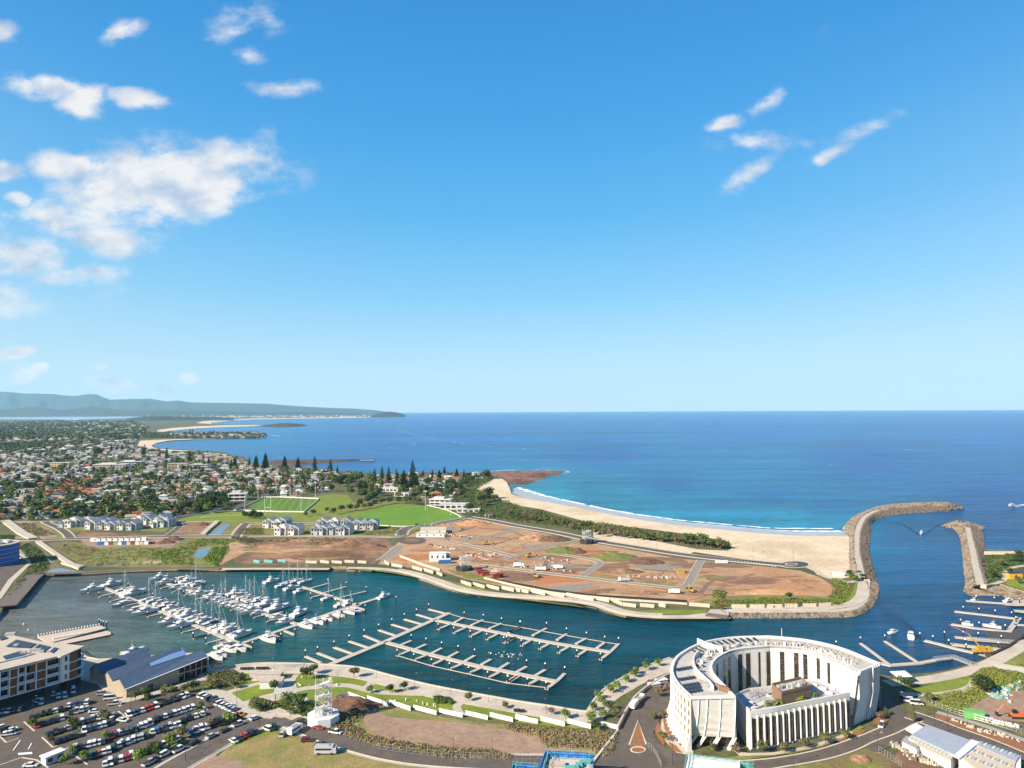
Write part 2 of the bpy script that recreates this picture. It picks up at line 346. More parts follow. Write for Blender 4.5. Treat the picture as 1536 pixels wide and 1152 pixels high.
h = add(fine, mid, 1, 3.0); h = add(h, big, 1, 9); t.links.new(h, bp.inputs['Height']); t.links.new(bp.outputs[0], b.inputs['Normal'])
# patches of ruffled and smooth water
def mapr(a, f0, f1, t0, t1):
    q = t.nodes.new('ShaderNodeMapRange'); t.links.new(a, q.inputs[0])
    for i, v in enumerate((f0, f1, t0, t1)): q.inputs[i+1].default_value = v
    return q.outputs[0]
k1 = mapr(big, .35, .65, .78, 1.25); k2 = mapr(huge, .38, .62, .80, 1.22); k3 = mapr(fine, .3, .7, .80, 1.2); k4 = mapr(mid, .35, .65, .80, 1.22)
def mul(a, b_):
    q = t.nodes.new('ShaderNodeMath'); q.operation = 'MULTIPLY'; t.links.new(a, q.inputs[0]); t.links.new(b_, q.inputs[1]); return q.outputs[0]
kk = mul(mul(k1, k2), mul(k3, k4))
sc = t.nodes.new('ShaderNodeVectorMath'); sc.operation = 'SCALE'; t.links.new(ca.outputs[0], sc.inputs[0]); t.links.new(kk, sc.inputs[3]); t.links.new(sc.outputs[0], b.inputs['Base Color'])

# ---- lake behind the town, far hills
M_lake = mat('lake_water', (.20, .30, .38), (.26, .36, .44), .002, .25, spec=.5)
sheet('lake', [(-80, 623.2), (60, 623.8), (150, 624.4), (244, 624.9), (235, 626), (200, 627.2), (160, 628.2), (124, 629.2), (104, 631.8), (96, 629.5), (80, 629.2), (40, 629.2), (-80, 629)], 2.6, M_lake)
M_hill = mat('forested_hill', (.014, .022, .016), (.04, .045, .03), .0022, .95, c3=(.022, .03, .022))
def ridge(name, D, prof, depth, zb=2.0, rough=1.0, seed=0):
    """prof: skyline (x, y) in the picture; the ridge stands D metres out and is a real mound with slopes both ways"""
    xs = []
    for (x0, y0), (x1, y1) in zip(prof, prof[1:]):
        n = max(2, int(abs(x1-x0)/3))
        for k in range(n): xs.append((x0+(x1-x0)*k/n, y0+(y1-y0)*k/n))
    xs.append(prof[-1]); nr = 14; vs = []; fs = []
    for j in range(nr+1):
        u = j/nr*2-1
        for i, (x, y) in enumerate(xs):
            d = ray(x, y); k = D/d.y; top = CAMZ+d.z*k
            q = Vector((d.x*k, D, 0)); w = Vector((q.x, q.y, 0)).normalized()
            s_ = math.cos(abs(u)*math.pi/2)**(1.15 if u < 0 else 1.6)
            nz_ = noise.fractal(Vector((x*.045+seed, u*3.1, seed)), 1, 2, 5)*.22*rough*(1-s_)*s_*4
            hgt = zb+(top-zb)*max(0.0, s_+nz_) if s_ > .02 else -2
            p_ = q+w*depth*u; vs.append((p_.x, p_.y, hgt))
    n = len(xs)
    for j in range(nr):
        for i in range(n-1): a = j*n+i; fs.append((a, a+1, a+n+1, a+n))
    mb = MB(); mb.add(vs, fs); return tag(mb.build(name, M_hill, smooth=True), kind='structure')
ridge('hills', 25500, [(-260, 585), (-120, 588), (-40, 586), (0, 587.5), (15, 588), (35, 590), (60, 590.5), (80, 591), (95, 593), (112, 594), (122, 592.5), (134, 590.8), (145, 591.5), (155, 596), (165, 599.5), (195, 598.5), (225, 598), (250, 602), (268, 600.5), (285, 603.5), (310, 604), (350, 604.5), (400, 605.5), (430, 608), (470, 610.5), (500, 612), (530, 612.8), (560, 615), (590, 619), (610, 621)], 3800, seed=3)
ridge('hills', 17800, [(-200, 616), (-60, 614), (0, 614), (20, 614.5), (40, 610.5), (52, 609.8), (65, 611.5), (80, 614), (95, 614.5), (110, 614), (124, 611), (140, 610.6), (158, 611), (172, 614), (200, 615.2), (240, 615.5), (290, 616.4), (340, 617), (400, 618), (450, 618.2), (500, 619), (540, 620)], 900, seed=9, rough=.6)
ridge('hills', 9300, [(190, 627.5), (215, 624.6), (245, 624), (270, 624.6), (300, 625), (330, 625.5), (350, 627)], 500, seed=12, rough=.4)
ridge('headland', 12500, [(556, 623.5), (566, 620.5), (575, 619), (582, 617.6), (592, 618), (598, 619.3), (604, 621), (609, 623.5)], 260, seed=4, rough=.5)
# ---- islet and rock platforms out at sea
M_rock = mat('dark_sea_rock', (.055, .040, .032), (.12, .085, .065), .15, .9, bump=1.0, bscale=.3)
M_redrock = mat('red_brown_rock_shelf', (.15, .07, .045), (.24, .13, .085), .06, .9, c3=(.09, .05, .035), bump=1.5, bscale=.08)
def rockpatch(name, outl, z, m, rug, n=26, kind='structure'):
    q = [P(a, b, 0) for a, b in outl]; mnx, mxx = min(p.x for p in q), max(p.x for p in q); mny, mxy = min(p.y for p in q), max(p.y for p in q)
    pol = [(p.x, p.y) for p in q]; mb = MB(); nx = n*2; ny = n; g_ = {}
    def dist(x, y):
        best = 1e9
        for i in range(len(pol)):
            a = Vector(pol[i]); b_ = Vector(pol[(i+1) % len(pol)]); ab = b_-a; t_ = max(0, min(1, (Vector((x, y))-a).dot(ab)/max(ab.dot(ab), 1e-6))); best = min(best, (Vector((x, y))-a-ab*t_).length)
        return best if inpoly(x, y, pol) else -best
    sz = max((mxy-mny)*.25, 1)
    vs = []; fs = []
    for j in range(ny+1):
        for i in range(nx+1):
            x = mnx-3+(mxx-mnx+6)*i/nx; y = mny-3+(mxy-mny+6)*j/ny; d = dist(x, y)
            hh = noise.fractal(Vector((x*.06, y*.06, 3)), 1, 2, 5)*rug
            zz = (min(1, max(-.6, d/sz*2.2+.15))*z)+(hh*min(1, max(0, (d+6)/12)))
            vs.append((x, y, zz))
    for j in range(ny):
        for i in range(nx): a = j*(nx+1)+i; fs.append((a, a+1, a+nx+2, a+nx+1))
    mb.add(vs, fs); return tag(mb.build(name, m), kind=kind)
rockpatch('rock_shelf', [(722, 722), (724, 711), (745, 707.5), (790, 706), (835, 706), (851, 707.6), (836, 711), (822, 715), (812, 719), (795, 723.5), (786, 726.5), (764, 727), (748, 722)], 1.1, M_redrock, 1.7, 40)
rockpatch('rock_shelf', [(403, 692), (430, 690.2), (470, 690.3), (515, 690.6), (520, 692.2), (495, 694), (470, 696), (440, 699), (402, 698)], 3, M_rock, 1.5, 26)
rockpatch('islet', [(388, 639.6), (400, 637.8), (430, 636.2), (448, 636.4), (462, 638.8), (440, 640.4), (410, 640.8)], 14, M_rock, 6, 20)
rockpatch('rock_shelf', [(560, 714), (620, 713), (700, 712), (702, 709.5), (640, 708.5), (600, 711)], 1.6, M_rock, .8, 20)
mb = MB(); mb.ribbon(W_([(470, 691.5), (500, 691), (562, 690.4)], .5), 9, 3.2); tag(mb.build('old_breakwater', M_rock), 'low dark stone breakwater wall running out to sea beyond the town', 'breakwater')
mb = MB(); mb.ribbon(W_([(540, 690.4), (561, 690.2)], 3.8), 7, .5); tag(mb.build('concrete_jetty', mat('pale_concrete', (.46, .44, .40), (.56, .53, .48), .5, .85)), 'pale concrete cap at the seaward end of the dark stone breakwater', 'pier cap')

# ---- beaches
M_sand = mat('dry_sand', (.52, .42, .28), (.60, .50, .355), .07, .95, c3=(.47, .37, .235), bump=.25, bscale=.5)
M_wet = mat('wet_sand', (.34, .29, .26), (.42, .36, .31), .06, .22, spec=.6)
veg = [(716, 733), (735, 745), (760, 755), (812, 764), (885, 784), (968, 793), (1020, 799.5), (1070, 808), (1091, 812), (1098, 822), (1092, 826), (1046.5, 824), (965, 808), (890, 795), (890, 806), (965, 824), (1046, 833), (1121, 842), (1165, 848), (1198, 849), (1216, 852), (1226, 862), (1240, 866), (1262, 868), (1274, 866), (1277, 848), (1274, 820), (1274, 804)]
sandp = veg+[(1261, 804.3), (1188, 803.2), (1136, 799.8), (1072.5, 793.5), (1020, 788.3), (968, 781), (916, 772), (864, 760.8), (833, 755.4), (786, 747.4), (767, 740.5), (764, 731), (760, 723), (754, 718.6), (748, 716.8), (742, 717.6), (736, 720.8), (728, 724), (720, 729.5)]
mb = MB(); q = W_(sandp, 2.06); a_ = sum(q[i].x*q[(i+1) % len(q)].y-q[(i+1) % len(q)].x*q[i].y for i in range(len(q)))
mb.add(q if a_ > 0 else q[::-1], [tuple(range(len(q)))])
bl = smooth_line(W_(berm+[(767, 740.5)], 2.06), 5); wl = smooth_line(W_([(1274, 797), (1262, 796.2), (1188, 795.6), (1136, 792), (1072.5, 786.8), (1020, 781), (968, 773.8), (916, 764.8), (864, 753.5), (833, 746.8), (790, 736), (775, 731)], -.25), 5)
mb.build('beach', M_sand); tag(bpy.data.objects['beach'], kind='structure')
mb = MB(); n = len(bl); mb.add(bl+wl, [(i+1, i, n+i, n+i+1) for i in range(n-1)]); tag(mb.build('beach', M_wet), kind='structure')
for outl in ([(210, 661), (234, 659.8), (260, 658.8), (290, 658.3), (286, 659.4), (255, 660.6), (234, 664.6), (227, 669), (234, 673), (262, 674.8), (300, 676.5), (260, 676.2), (235, 675), (222, 673), (206, 668)],
             [(236, 645), (258, 642), (290, 639.6), (330, 638), (380, 637.3), (397, 638.2), (375, 639.6), (340, 640.5), (297, 642.6), (258, 645.9), (243, 648), (236, 649)],
             [(294, 634.6), (303, 632), (320, 630.4), (349, 629), (380, 627.6), (440, 626.8), (500, 626), (548, 625.6), (548, 626.4), (500, 627.2), (440, 628), (380, 629), (349, 630.4), (322, 632.6), (316, 634), (318, 636)],
             [(1476, 832), (1476, 827), (1560, 826.5), (1560, 832)], [(128, 623.9+13), (128, 640), (130, 640), (130, 637)]):
    if outl[0][0] != 128: sheet('beach', outl, 2.25, M_sand)
# surf
def foam_mat(name, sc_, lo, hi, col=(.85, .88, .9), op=1.0):
    m = mat(name, col, rough=.7); t = m.node_tree; b = t.nodes['Principled BSDF']; g = t.nodes.new('ShaderNodeNewGeometry')
    n = t.nodes.new('ShaderNodeTexNoise'); n.inputs['Scale'].default_value = sc_; n.inputs['Detail'].default_value = 6; t.links.new(g.outputs['Position'], n.inputs['Vector'])
    r = t.nodes.new('ShaderNodeMapRange'); r.inputs[1].default_value = lo; r.inputs[2].default_value = hi; r.inputs[4].default_value = op; t.links.new(n.outputs[0], r.inputs[0]); t.links.new(r.outputs[0], b.inputs['Alpha']); return m
M_foam = foam_mat('surf_foam', .09, .36, .50); M_foam2 = foam_mat('thin_foam', .06, .42, .62, op=.75); M_streak = foam_mat('slick_streak', .02, .34, .70, (.42, .62, .78), .5)
mb = MB(); fl = [(776, 733), (791, 737), (812, 743.5), (833, 749.5), (864, 756), (890, 762), (916, 767.5), (942, 772), (968, 776.5), (1000, 780.6), (1020, 783.6), (1050, 786.8), (1072.5, 789), (1100, 791.6), (1124.6, 793.8), (1160, 796.4), (1188, 797.4), (1240, 798), (1264, 797.6)]
L = smooth_line([P(a, b_, .12) for a, b_ in fl], 6)
for i, p in enumerate(L): L[i] = p+Vector((0, noise.noise(p*.02)*4, 0))
mb.ribbon(L, 13)
mb.ribbon([p+Vector((0, 20+6*noise.noise(p*.01), 0)) for p in L], 5)
mb.ribbon([p+Vector((0, -9+3*noise.noise(p*.03), 0)) for p in L], 4)
tag(mb.build('surf', M_foam), kind='stuff', label='white line of small waves breaking along the beach', cat='surf')
mb = MB()
for pts, w in (([(716, 709.5), (745, 705.8), (790, 704.8), (830, 704.6), (852, 707), (846, 710)], 7), ([(1276, 782), (1268, 790), (1264, 799)], 3), ([(226, 668.8), (232, 665), (246, 661.8), (270, 660.4)], 26), ([(232, 672.6), (262, 675.2), (300, 677.4)], 8),
               ([(243, 648.4), (256, 646.3), (290, 643.2), (340, 641), (376, 639.8)], 28), ([(318, 634.6), (330, 632.4), (350, 630.9), (400, 629), (470, 627.8), (548, 626.9)], 60), ([(403, 652.6), (412, 653.2), (420, 654)], 14), ([(448, 639.2), (466, 639)], 14), ([(556, 690.8), (566, 690.6)], 8), ([(1477, 825), (1540, 826.2)], 4)):
    mb.ribbon(smooth_line([P(a, b_, .14) for a, b_ in pts], 5), w)
tag(mb.build('foam', M_foam2), kind='stuff', label='thin white foam washing against the rocks and far beaches', cat='foam')
mb = MB()
for pts, w in (([(610, 638.5), (598, 641), (596, 643), (612, 649), (640, 656), (690, 664), (740, 670), (790, 673)], 9), ([(460, 673.8), (530, 674.2), (580, 671.8), (618, 668), (622, 665), (605, 662)], 8), ([(705, 638.5), (740, 641.5), (770, 645), (830, 649)], 14), ([(692, 652.5), (730, 655.5), (760, 657)], 9),
               ([(404, 668.6), (440, 670)], 8), ([(690, 635.5), (800, 634.5), (900, 637)], 20), ([(1060, 690), (1180, 694), (1330, 704)], 5), ([(900, 660), (1010, 664), (1130, 668)], 9), ([(1180, 668), (1300, 671), (1440, 680)], 8), ([(700, 686), (800, 690), (960, 697)], 5), ([(1200, 650), (1330, 652), (1480, 657)], 12)):
    mb.ribbon(smooth_line([P(a, b_, .10) for a, b_ in pts], 6), w)
tag(mb.build('slick', M_streak), kind='stuff', label='pale current streaks on the blue sea', cat='slick')

# ---- haze
hz = MB(); hz.box(0, 13000, -4, 64000, 36000, 1250)
mh = bpy.data.materials.new('haze_air'); mh.use_nodes = True; t = mh.node_tree; t.nodes.clear(); o_ = t.nodes.new('ShaderNodeOutputMaterial'); v_ = t.nodes.new('ShaderNodeVolumePrincipled')
v_.inputs['Color'].default_value = (.40, .76, 1.0, 1); v_.inputs['Density'].default_value = 2.3e-5; v_.inputs['Anisotropy'].default_value = 0.0; t.links.new(v_.outputs[0], o_.inputs['Volume'])
haze = tag(hz.build('haze', mh), kind='stuff', label='pale blue haze over the sea and the far hills', cat='haze')
S.cycles.volume_bounces = 1; S.cycles.max_bounces = 5; S.cycles.diffuse_bounces = 2; S.cycles.glossy_bounces = 2; S.cycles.transparent_max_bounces = 8; S.cycles.transmission_bounces = 2
S.cycles.use_denoising = True; S.cycles.sample_clamp_indirect = 4
# ================================================================== GROUND COVER, ROADS, PATHS
M_grass = mat('mown_grass', (.115, .165, .014), (.175, .215, .025), .12, .95, bump=.08, bscale=1.5)
M_oval = mat('sports_turf', (.085, .19, .010), (.12, .225, .018), .03, .95)
M_pitch = mat('pitch_turf', (.07, .145, .012), (.10, .175, .018), .03, .95)
M_dry = mat('dry_grass', (.20, .165, .06), (.28, .21, .085), .16, .95, c3=(.14, .16, .04), bump=.15, bscale=1.2)
M_weed = mat('rank_weeds', (.10, .13, .025), (.23, .22, .05), .22, .95, c3=(.16, .13, .05), bump=.5, bscale=.5)
M_marsh = mat('marsh_grass', (.12, .135, .03), (.20, .19, .05), .06, .95, c3=(.15, .11, .06), bump=.4, bscale=.4)
M_earth = mat('bare_brown_earth', (.27, .155, .080), (.43, .285, .165), .055, .95, c3=(.36, .19, .09), bump=.6, bscale=.25, detail=10, lo=.3, hi=.7)
M_earth2 = mat('turned_earth', (.15, .085, .05), (.31, .18, .10), .10, .95, c3=(.12, .07, .04), bump=.6, bscale=.3)
M_clay = mat('pinkish_clay', (.25, .165, .11), (.29, .195, .135), .05, .9)
M_asph = mat('asphalt', (.080, .066, .054), (.12, .10, .082), .25, .9, c3=(.095, .078, .064))
M_asph_d = mat('new_asphalt', (.052, .050, .052), (.072, .068, .068), .4, .9)
M_gravel = mat('road_base_gravel', (.19, .165, .135), (.26, .23, .19), .4, .95)
M_conc = mat('concrete_path', (.38, .33, .26), (.46, .41, .33), .5, .85)
M_conc_p = mat('promenade_paving', (.42, .36, .28), (.50, .43, .34), .35, .85, c3=(.38, .33, .27))
M_kerb = mat('kerb_concrete', (.44, .39, .30), (.52, .46, .36), 1.0, .85)
M_mulch = mat('bark_mulch', (.19, .085, .04), (.28, .13, .06), 1.2, .95, bump=.1)
M_white = mat('white_marking', (.78, .78, .75))
M_pond = mat('creek_water', (.09, .12, .15), (.13, .165, .19), .2, .12, spec=.6)
M_scrubf = mat('scrub_floor', (.06, .075, .02), (.12, .12, .04), .25, .95, bump=.4, bscale=.6)

ZK = [0]
def layer(name, z, m, *polys, sm=0, cat=None):
    for q in polys: ZK[0] += 1; sheet(name, q, z+ZK[0]*.0004, m, sm=sm)
# --- north site
layer('bare_earth', 2.06, M_earth2, [(352, 838), (360, 822), (395, 812), (440, 806), (520, 806), (578, 808), (590, 818), (584, 832), (560, 846), (400, 847), (352, 844)])
layer('bare_earth', 2.06, M_earth, [(566, 846), (582, 834), (592, 818), (604, 808), (640, 791), (700, 780), (745, 786), (800, 797), (885, 814), (1020, 838), (1160, 851), (1200, 856), (1230, 866), (1252, 880), (1256, 893), (1180, 900), (1100, 902), (1060, 905), (1031, 904), (985, 904), (930, 899), (838, 896), (790, 886), (750, 879), (700, 869), (664, 858), (620, 852)])
layer('dirt_track', 2.10, M_earth, [(343, 812), (352, 812), (370, 818), (420, 820), (490, 824), (480, 830), (420, 830), (370, 828), (345, 840), (330, 848), (325, 845), (345, 828)])
layer('rough_grass', 2.10, M_weed, [(1055, 900), (1080, 895), (1130, 892), (1180, 893), (1240, 895), (1256, 884), (1258, 870), (1245, 870), (1262, 869), (1278, 876), (1274, 888), (1260, 900), (1200, 905), (1120, 909), (1040, 910), (1034, 904)])
layer('rough_grass', 2.10, M_weed, [(827, 826), (838, 818), (870, 825), (866, 834), (845, 833)], [(895, 834), (915, 830), (945, 836), (938, 843), (905, 842)], [(668, 854), (690, 856), (750, 869), (752, 876), (700, 868)])
layer('lawn', 2.09, M_grass, [(915, 915), (940, 914), (960, 916), (1000, 914.5), (1062, 915), (1056, 919), (1030, 921.5), (1000, 921), (960, 920)], [(1265, 898), (1278, 885), (1284, 874), (1291, 872), (1291, 895), (1287, 908), (1272, 911)])
layer('lawn', 2.07, M_weed, [(500, 855), (560, 852), (600, 857), (660, 868), (740, 887), (800, 899), (860, 907), (900, 917), (940, 924), (938, 927), (880, 912), (780, 899), (700, 884), (640, 869), (590, 860), (540, 853), (500, 856)])
layer('marsh', 2.06, M_marsh, [(70, 814), (100, 812), (150, 816), (240, 812), (300, 806), (352, 806), (362, 815), (345, 830), (325, 850), (250, 851), (125, 851), (116, 843), (84, 826)])
layer('marsh', 2.07, M_weed, [(110, 836), (180, 826), (260, 822), (300, 808), (352, 808), (340, 830), (300, 848), (200, 850), (130, 849)])
layer('marsh', 2.06, M_marsh, [(-20, 800), (10, 802), (40, 806), (50, 822), (30, 812), (-20, 806)], [(22, 818), (56, 816), (92, 850), (78, 860), (40, 850), (24, 824)])
layer('rough_grass', 2.07, M_weed, [(268, 781), (276, 776), (330, 770), (360, 764), (380, 762), (440, 763), (540, 752), (600, 752), (690, 770), (700, 776), (640, 788), (600, 806), (560, 806), (440, 806), (360, 804), (290, 803), (262, 800)])
layer('lawn', 2.085, M_grass, [(275, 779), (300, 770), (320, 768), (360, 768), (395, 770), (460, 772), (500, 770), (540, 764), (600, 756), (600, 765), (566, 772), (560, 781), (470, 779), (395, 781), (350, 784), (300, 782)])
layer('bare_earth', 2.09, M_earth2, [(252, 801), (262, 795), (285, 783), (324, 783), (300, 802)], [(115, 803), (122, 798), (200, 800), (245, 801), (244, 804), (118, 807)])
layer('bare_earth', 2.09, M_clay, [(24, 783), (48, 783), (70, 790), (84, 800), (86, 806), (50, 808), (38, 796)], [(120, 810), (150, 806), (262, 804), (270, 812), (255, 822), (200, 818), (150, 822), (130, 818)])
layer('rough_grass', 2.11, M_weed, [(50, 784), (72, 783), (88, 795), (103, 804), (96, 808), (86, 806), (84, 798), (66, 790)], [(93, 795), (100, 789), (136, 790), (137, 796), (104, 798)], [(210, 794), (256, 792), (246, 798), (212, 797)])
# sports grounds
layer('sports_oval', 2.11, M_oval, [(522, 782), (545, 770), (570, 762), (600, 758.5), (640, 759), (670, 766), (690, 775), (689, 778), (660, 784), (630, 788), (600, 789), (568, 788), (545, 786)], sm=4)
layer('playing_field', 2.10, M_grass, [(470, 745), (500, 741), (520, 742), (530, 752), (520, 762), (500, 768), (440, 772), (420, 768), (440, 758)])
layer('playing_field', 2.12, M_pitch, [(374, 766), (379, 756), (398, 747), (478, 749), (478, 750), (456, 767), (440, 769)])
mb = MB()
for k in range(7):
    a, b_ = (382+ (478-404)*0+k*13.5, 0), (0, 0)
    x0 = 386+k*11.5; mb.ribbon([P(x0-5+k*1.2, 767, 2.14), P(x0+16-k*.9, 748.6, 2.14)], 3.2)
tag(mb.build('mowing_stripe', mat('mown_stripe', (.11, .20, .02))), kind='structure')
M_path = mat('pale_footpath', (.36, .33, .28), (.44, .40, .34), .3, .9)
def rib(name, pts, w, z, m, th=0, sm=5, mb=None, kind='structure', off=0):
    ZK[0] += 1; z += ZK[0] % 12*.004
    b_ = mb or MB(); b_.ribbon(smooth_line([P(x, y, z) for x, y in pts], sm) if sm else [P(x, y, z) for x, y in pts], w, th, off=off)
    return b_ if mb else tag(b_.build(name, m), kind=kind)
def road(pts, w, m=M_asph, z=2.16, kerb=True, foot=0, sm=5, name='road'):
    if foot: rib('footpath', pts, w+foot*2, z-.05, M_path, 0, sm)
    if kerb:
        b_ = MB()
        L = smooth_line([P(x, y, z) for x, y in pts], sm) if sm else [P(x, y, z) for x, y in pts]
        for s_ in (-1, 1): b_.ribbon(L, .35, .13, off=s_*(w/2+.17))
        tag(b_.build('kerb', M_kerb), kind='structure')
    return rib(name, pts, w, z, m, 0, sm)
# railings round the pitch are a white picket wall built later; roads of the northern estate
road([(-20, 806), (20, 808.5), (60, 809.5), (110, 808), (180, 806.5), (260, 804.5), (330, 804), (352, 804)], 9, foot=2.5)
road([(106, 808), (100, 800), (88, 792), (72, 785), (68, 782)], 7, foot=1.5)
road([(250, 804), (262, 796), (270, 788), (264, 782)], 6, foot=1)
road([(352, 808), (358, 798), (368, 787), (378, 785), (470, 785), (560, 784)], 7, foot=2.5)
road([(372, 805), (440, 804), (560, 805), (590, 806), (604, 802)], 6, M_gravel, foot=1)
road([(-20, 783.5), (60, 782), (86, 782)], 4, M_path, kerb=False)
road([(262, 783), (300, 782.5), (330, 782)], 4, M_path, kerb=False)
road([(300, 777), (320, 774), (400, 771)], 2.5, M_path, kerb=False)
road([(602, 803), (606, 795), (618, 790), (640, 788), (668, 783), (692, 778), (703, 776)], 9, M_asph, foot=2)
road([(703, 776), (730, 780), (760, 786), (800, 793), (840, 800), (885, 809.5), (950, 820), (1020, 831), (1090, 839), (1160, 845.5), (1192, 847.5)], 10, M_asph, foot=3)
road([(640, 811), (666, 813), (692, 815.5), (750, 829), (772, 835)], 6, M_gravel, foot=.8, sm=2)
road([(600, 819), (590, 828), (580, 836), (572, 841)], 9, M_gravel, foot=1, sm=3)
road([(690, 814.5), (730, 805), (780, 794)], 6, M_gravel, foot=.8, sm=2)
road([(752, 840), (790, 828), (825, 818.5), (862, 810)], 6, M_gravel, foot=.6, sm=2)
road([(700, 845), (760, 853), (869, 865.5), (940, 874), (1007, 881), (1024, 881), (1033, 875), (1040, 862), (1047, 848), (1052, 840)], 5.5, M_gravel, foot=.7, sm=2)
road([(828, 830), (868, 836), (896, 841.5), (900, 846), (886, 856), (872, 865)], 5.5, M_gravel, foot=.7, sm=2)
rr = random.Random(3)
M_track = mat('wheel_ruts', (.30, .17, .10), (.19, .10, .055), .3, .95, bump=.3); M_track2 = mat('damp_scrape', (.15, .085, .055), (.22, .125, .075), .2, .95)
site_px = [(640, 795), (700, 784), (760, 792), (885, 818), (1020, 842), (1160, 855), (1225, 868), (1245, 882), (1130, 894), (1031, 900), (930, 894), (838, 891), (750, 874), (664, 850), (620, 838)]
mb = MB(); mb2 = MB(); n = 0
while n < 90:
    x, y = rr.uniform(610, 1250), rr.uniform(790, 900)
    if not inpoly(x, y, site_px): continue
    n += 1; p = P(x, y, 2.13+n*.0005); a = rr.gauss(.15, .5)+(1.2 if rr.random() < .25 else 0); L = []
    for k in range(9):
        if not inpoly(*px(p), site_px): break
        L.append(p.copy()); a += rr.uniform(-.16, .16); p = p+Vector((math.cos(a), math.sin(a), 0))*rr.uniform(4, 8)
    if len(L) > 2: (mb if n % 3 else mb2).ribbon(L, rr.choice((.7, .9, 1.6, 3.2)))
tag(mb.build('wheel_rut', M_track), kind='structure'); tag(mb2.build('wheel_rut', M_track2), kind='structure')
def blots(name, m, area, nn, r0, r1, z, asp=2.2):
    for k in range(nn):
        while True:
            x, y = rr.uniform(min(q[0] for q in area), max(q[0] for q in area)), rr.uniform(min(q[1] for q in area), max(q[1] for q in area))
            if inpoly(x, y, area): break
        c = P(x, y, z+k*.0007); r_ = rr.uniform(r0, r1); sd = rr.random()*50; rz = rr.uniform(-.4, .4)
        L = []
        for a in range(0, 360, 12):
            q = r_*(1+.55*noise.noise(Vector((math.cos(R(a))*1.4+sd, math.sin(R(a))*1.4, sd)))+.25*noise.noise(Vector((math.cos(R(a))*4+sd, math.sin(R(a))*4, 1)))); u_, v_ = q*asp*math.cos(R(a)), q*math.sin(R(a))
            L.append((c.x+u_*math.cos(rz)-v_*math.sin(rz), c.y+u_*math.sin(rz)+v_*math.cos(rz), c.z))
        b_ = MB(); b_.add(L, [tuple(range(len(L)))]); tag(b_.build(name, m), kind='structure')
blots('bare_earth', M_track2, site_px, 10, 6, 16, 2.075); blots('bare_earth', mat('orange_scrape', (.40, .16, .06), (.30, .13, .06), .1, .95), site_px, 9, 5, 12, 2.09); blots('bare_earth', M_gravel, site_px, 8, 4, 9, 2.10); blots('rough_grass', M_dry, site_px, 6, 4, 8, 2.11)
quarry = [(356, 825), (400, 814), (520, 808), (576, 812), (582, 830), (555, 843), (400, 845)]
blots('bare_earth', M_track2, quarry, 8, 4, 10, 2.11); blots('bare_earth', M_dry, quarry, 6, 3, 7, 2.13); blots('bare_earth', M_earth, quarry, 6, 3, 8, 2.12)
rb = [(618+22*math.cos(R(a)), 811+5.2*math.sin(R(a))) for a in range(0, 360, 20)]
sheet('roundabout', rb, 2.19, M_asph); sheet('roundabout_island', [(618+11*math.cos(R(a)), 811+2.6*math.sin(R(a))) for a in range(0, 360, 30)], 2.30, M_earth2, .12)
rb = [(1192+21*math.cos(R(a)), 846.5+4.6*math.sin(R(a))) for a in range(0, 360, 20)]
sheet('turning_circle', [(1192+25*math.cos(R(a)), 846.5+5.6*math.sin(R(a))) for a in range(0, 360, 20)], 2.18, M_kerb); sheet('turning_circle', rb, 2.24, M_asph_d)
sheet('roundabout_island', [(1187+10*math.cos(R(a)), 846.2+2*math.sin(R(a))) for a in range(0, 360, 30)], 2.36, M_kerb, .10); sheet('roundabout_island', [(1187+8*math.cos(R(a)), 846.2+1.6*math.sin(R(a))) for a in range(0, 360, 30)], 2.42, M_earth2, .05)
mb = MB()
for i in range(26):
    x = 1046+i*4.6; y = 828.6+i*.74; mb.ribbon([P(x, y, 2.20), P(x+3, y+3.4, 2.20)], .35)
tag(mb.build('parking_bay_line', M_white), kind='structure'); rib('parking_lane', [(1038, 829), (1100, 838), (1165, 846)], 7, 2.17, M_asph_d)
rib('footpath', [(1212, 851), (1225, 857), (1240, 866), (1256, 869), (1275, 873), (1294, 868)], 4, 2.15, M_conc)
# --- promenades
rib('promenade', [(330, 853.5), (380, 853), (494, 853.3)], 6, 2.12, M_conc_p, sm=0)
pn = [(521, 852.5), (562, 853.5), (590, 856), (614, 860.6), (640, 868.5), (662, 876.5), (680, 883), (700, 888), (718.5, 891), (750, 894.5), (780, 896.5), (820, 899), (850, 901.5), (875, 904.5), (897, 909), (916, 915.5), (930, 919.8), (942, 922), (965, 924.5), (994.4, 926), (1030, 926), (1060, 926), (1093, 925.5)]
b_ = MB(); b_.ribbon(smooth_line([P(x, y-.6, 2.02) for x, y in pn], 5), 6.5, .14); tag(b_.build('promenade', M_conc_p), kind='structure')
sheet('promenade', [(1030, 922.5), (1060, 919), (1066, 914), (1093, 914.5), (1093, 926), (1030, 927)], 2.19, M_conc_p)
rib('promenade', [(1093, 917.3), (1136, 917.5), (1200, 916.6), (1240, 916.3), (1270, 914.5), (1288, 909), (1297, 899), (1298, 886), (1297.5, 873)], 5.5, 2.2, M_conc_p)
for L_, a_, b_ in ((basin_n, 11, 41), (basin_s, 7, 33), (chan_n, 1, 10)):
    q = smooth_line([Vector((v.x, v.y, 2.0)) for v in W0(L_[a_:b_])], 4); mb = MB(); mb.ribbon(q, 7, .21, off=3.5); tag(mb.build('promenade', M_conc_p), kind='structure'); mb = MB(); mb.ribbon([v-Vector((0, 0, .5)) for v in q], .9, .95, off=.1); tag(mb.build('quay_coping', M_kerb), kind='structure')
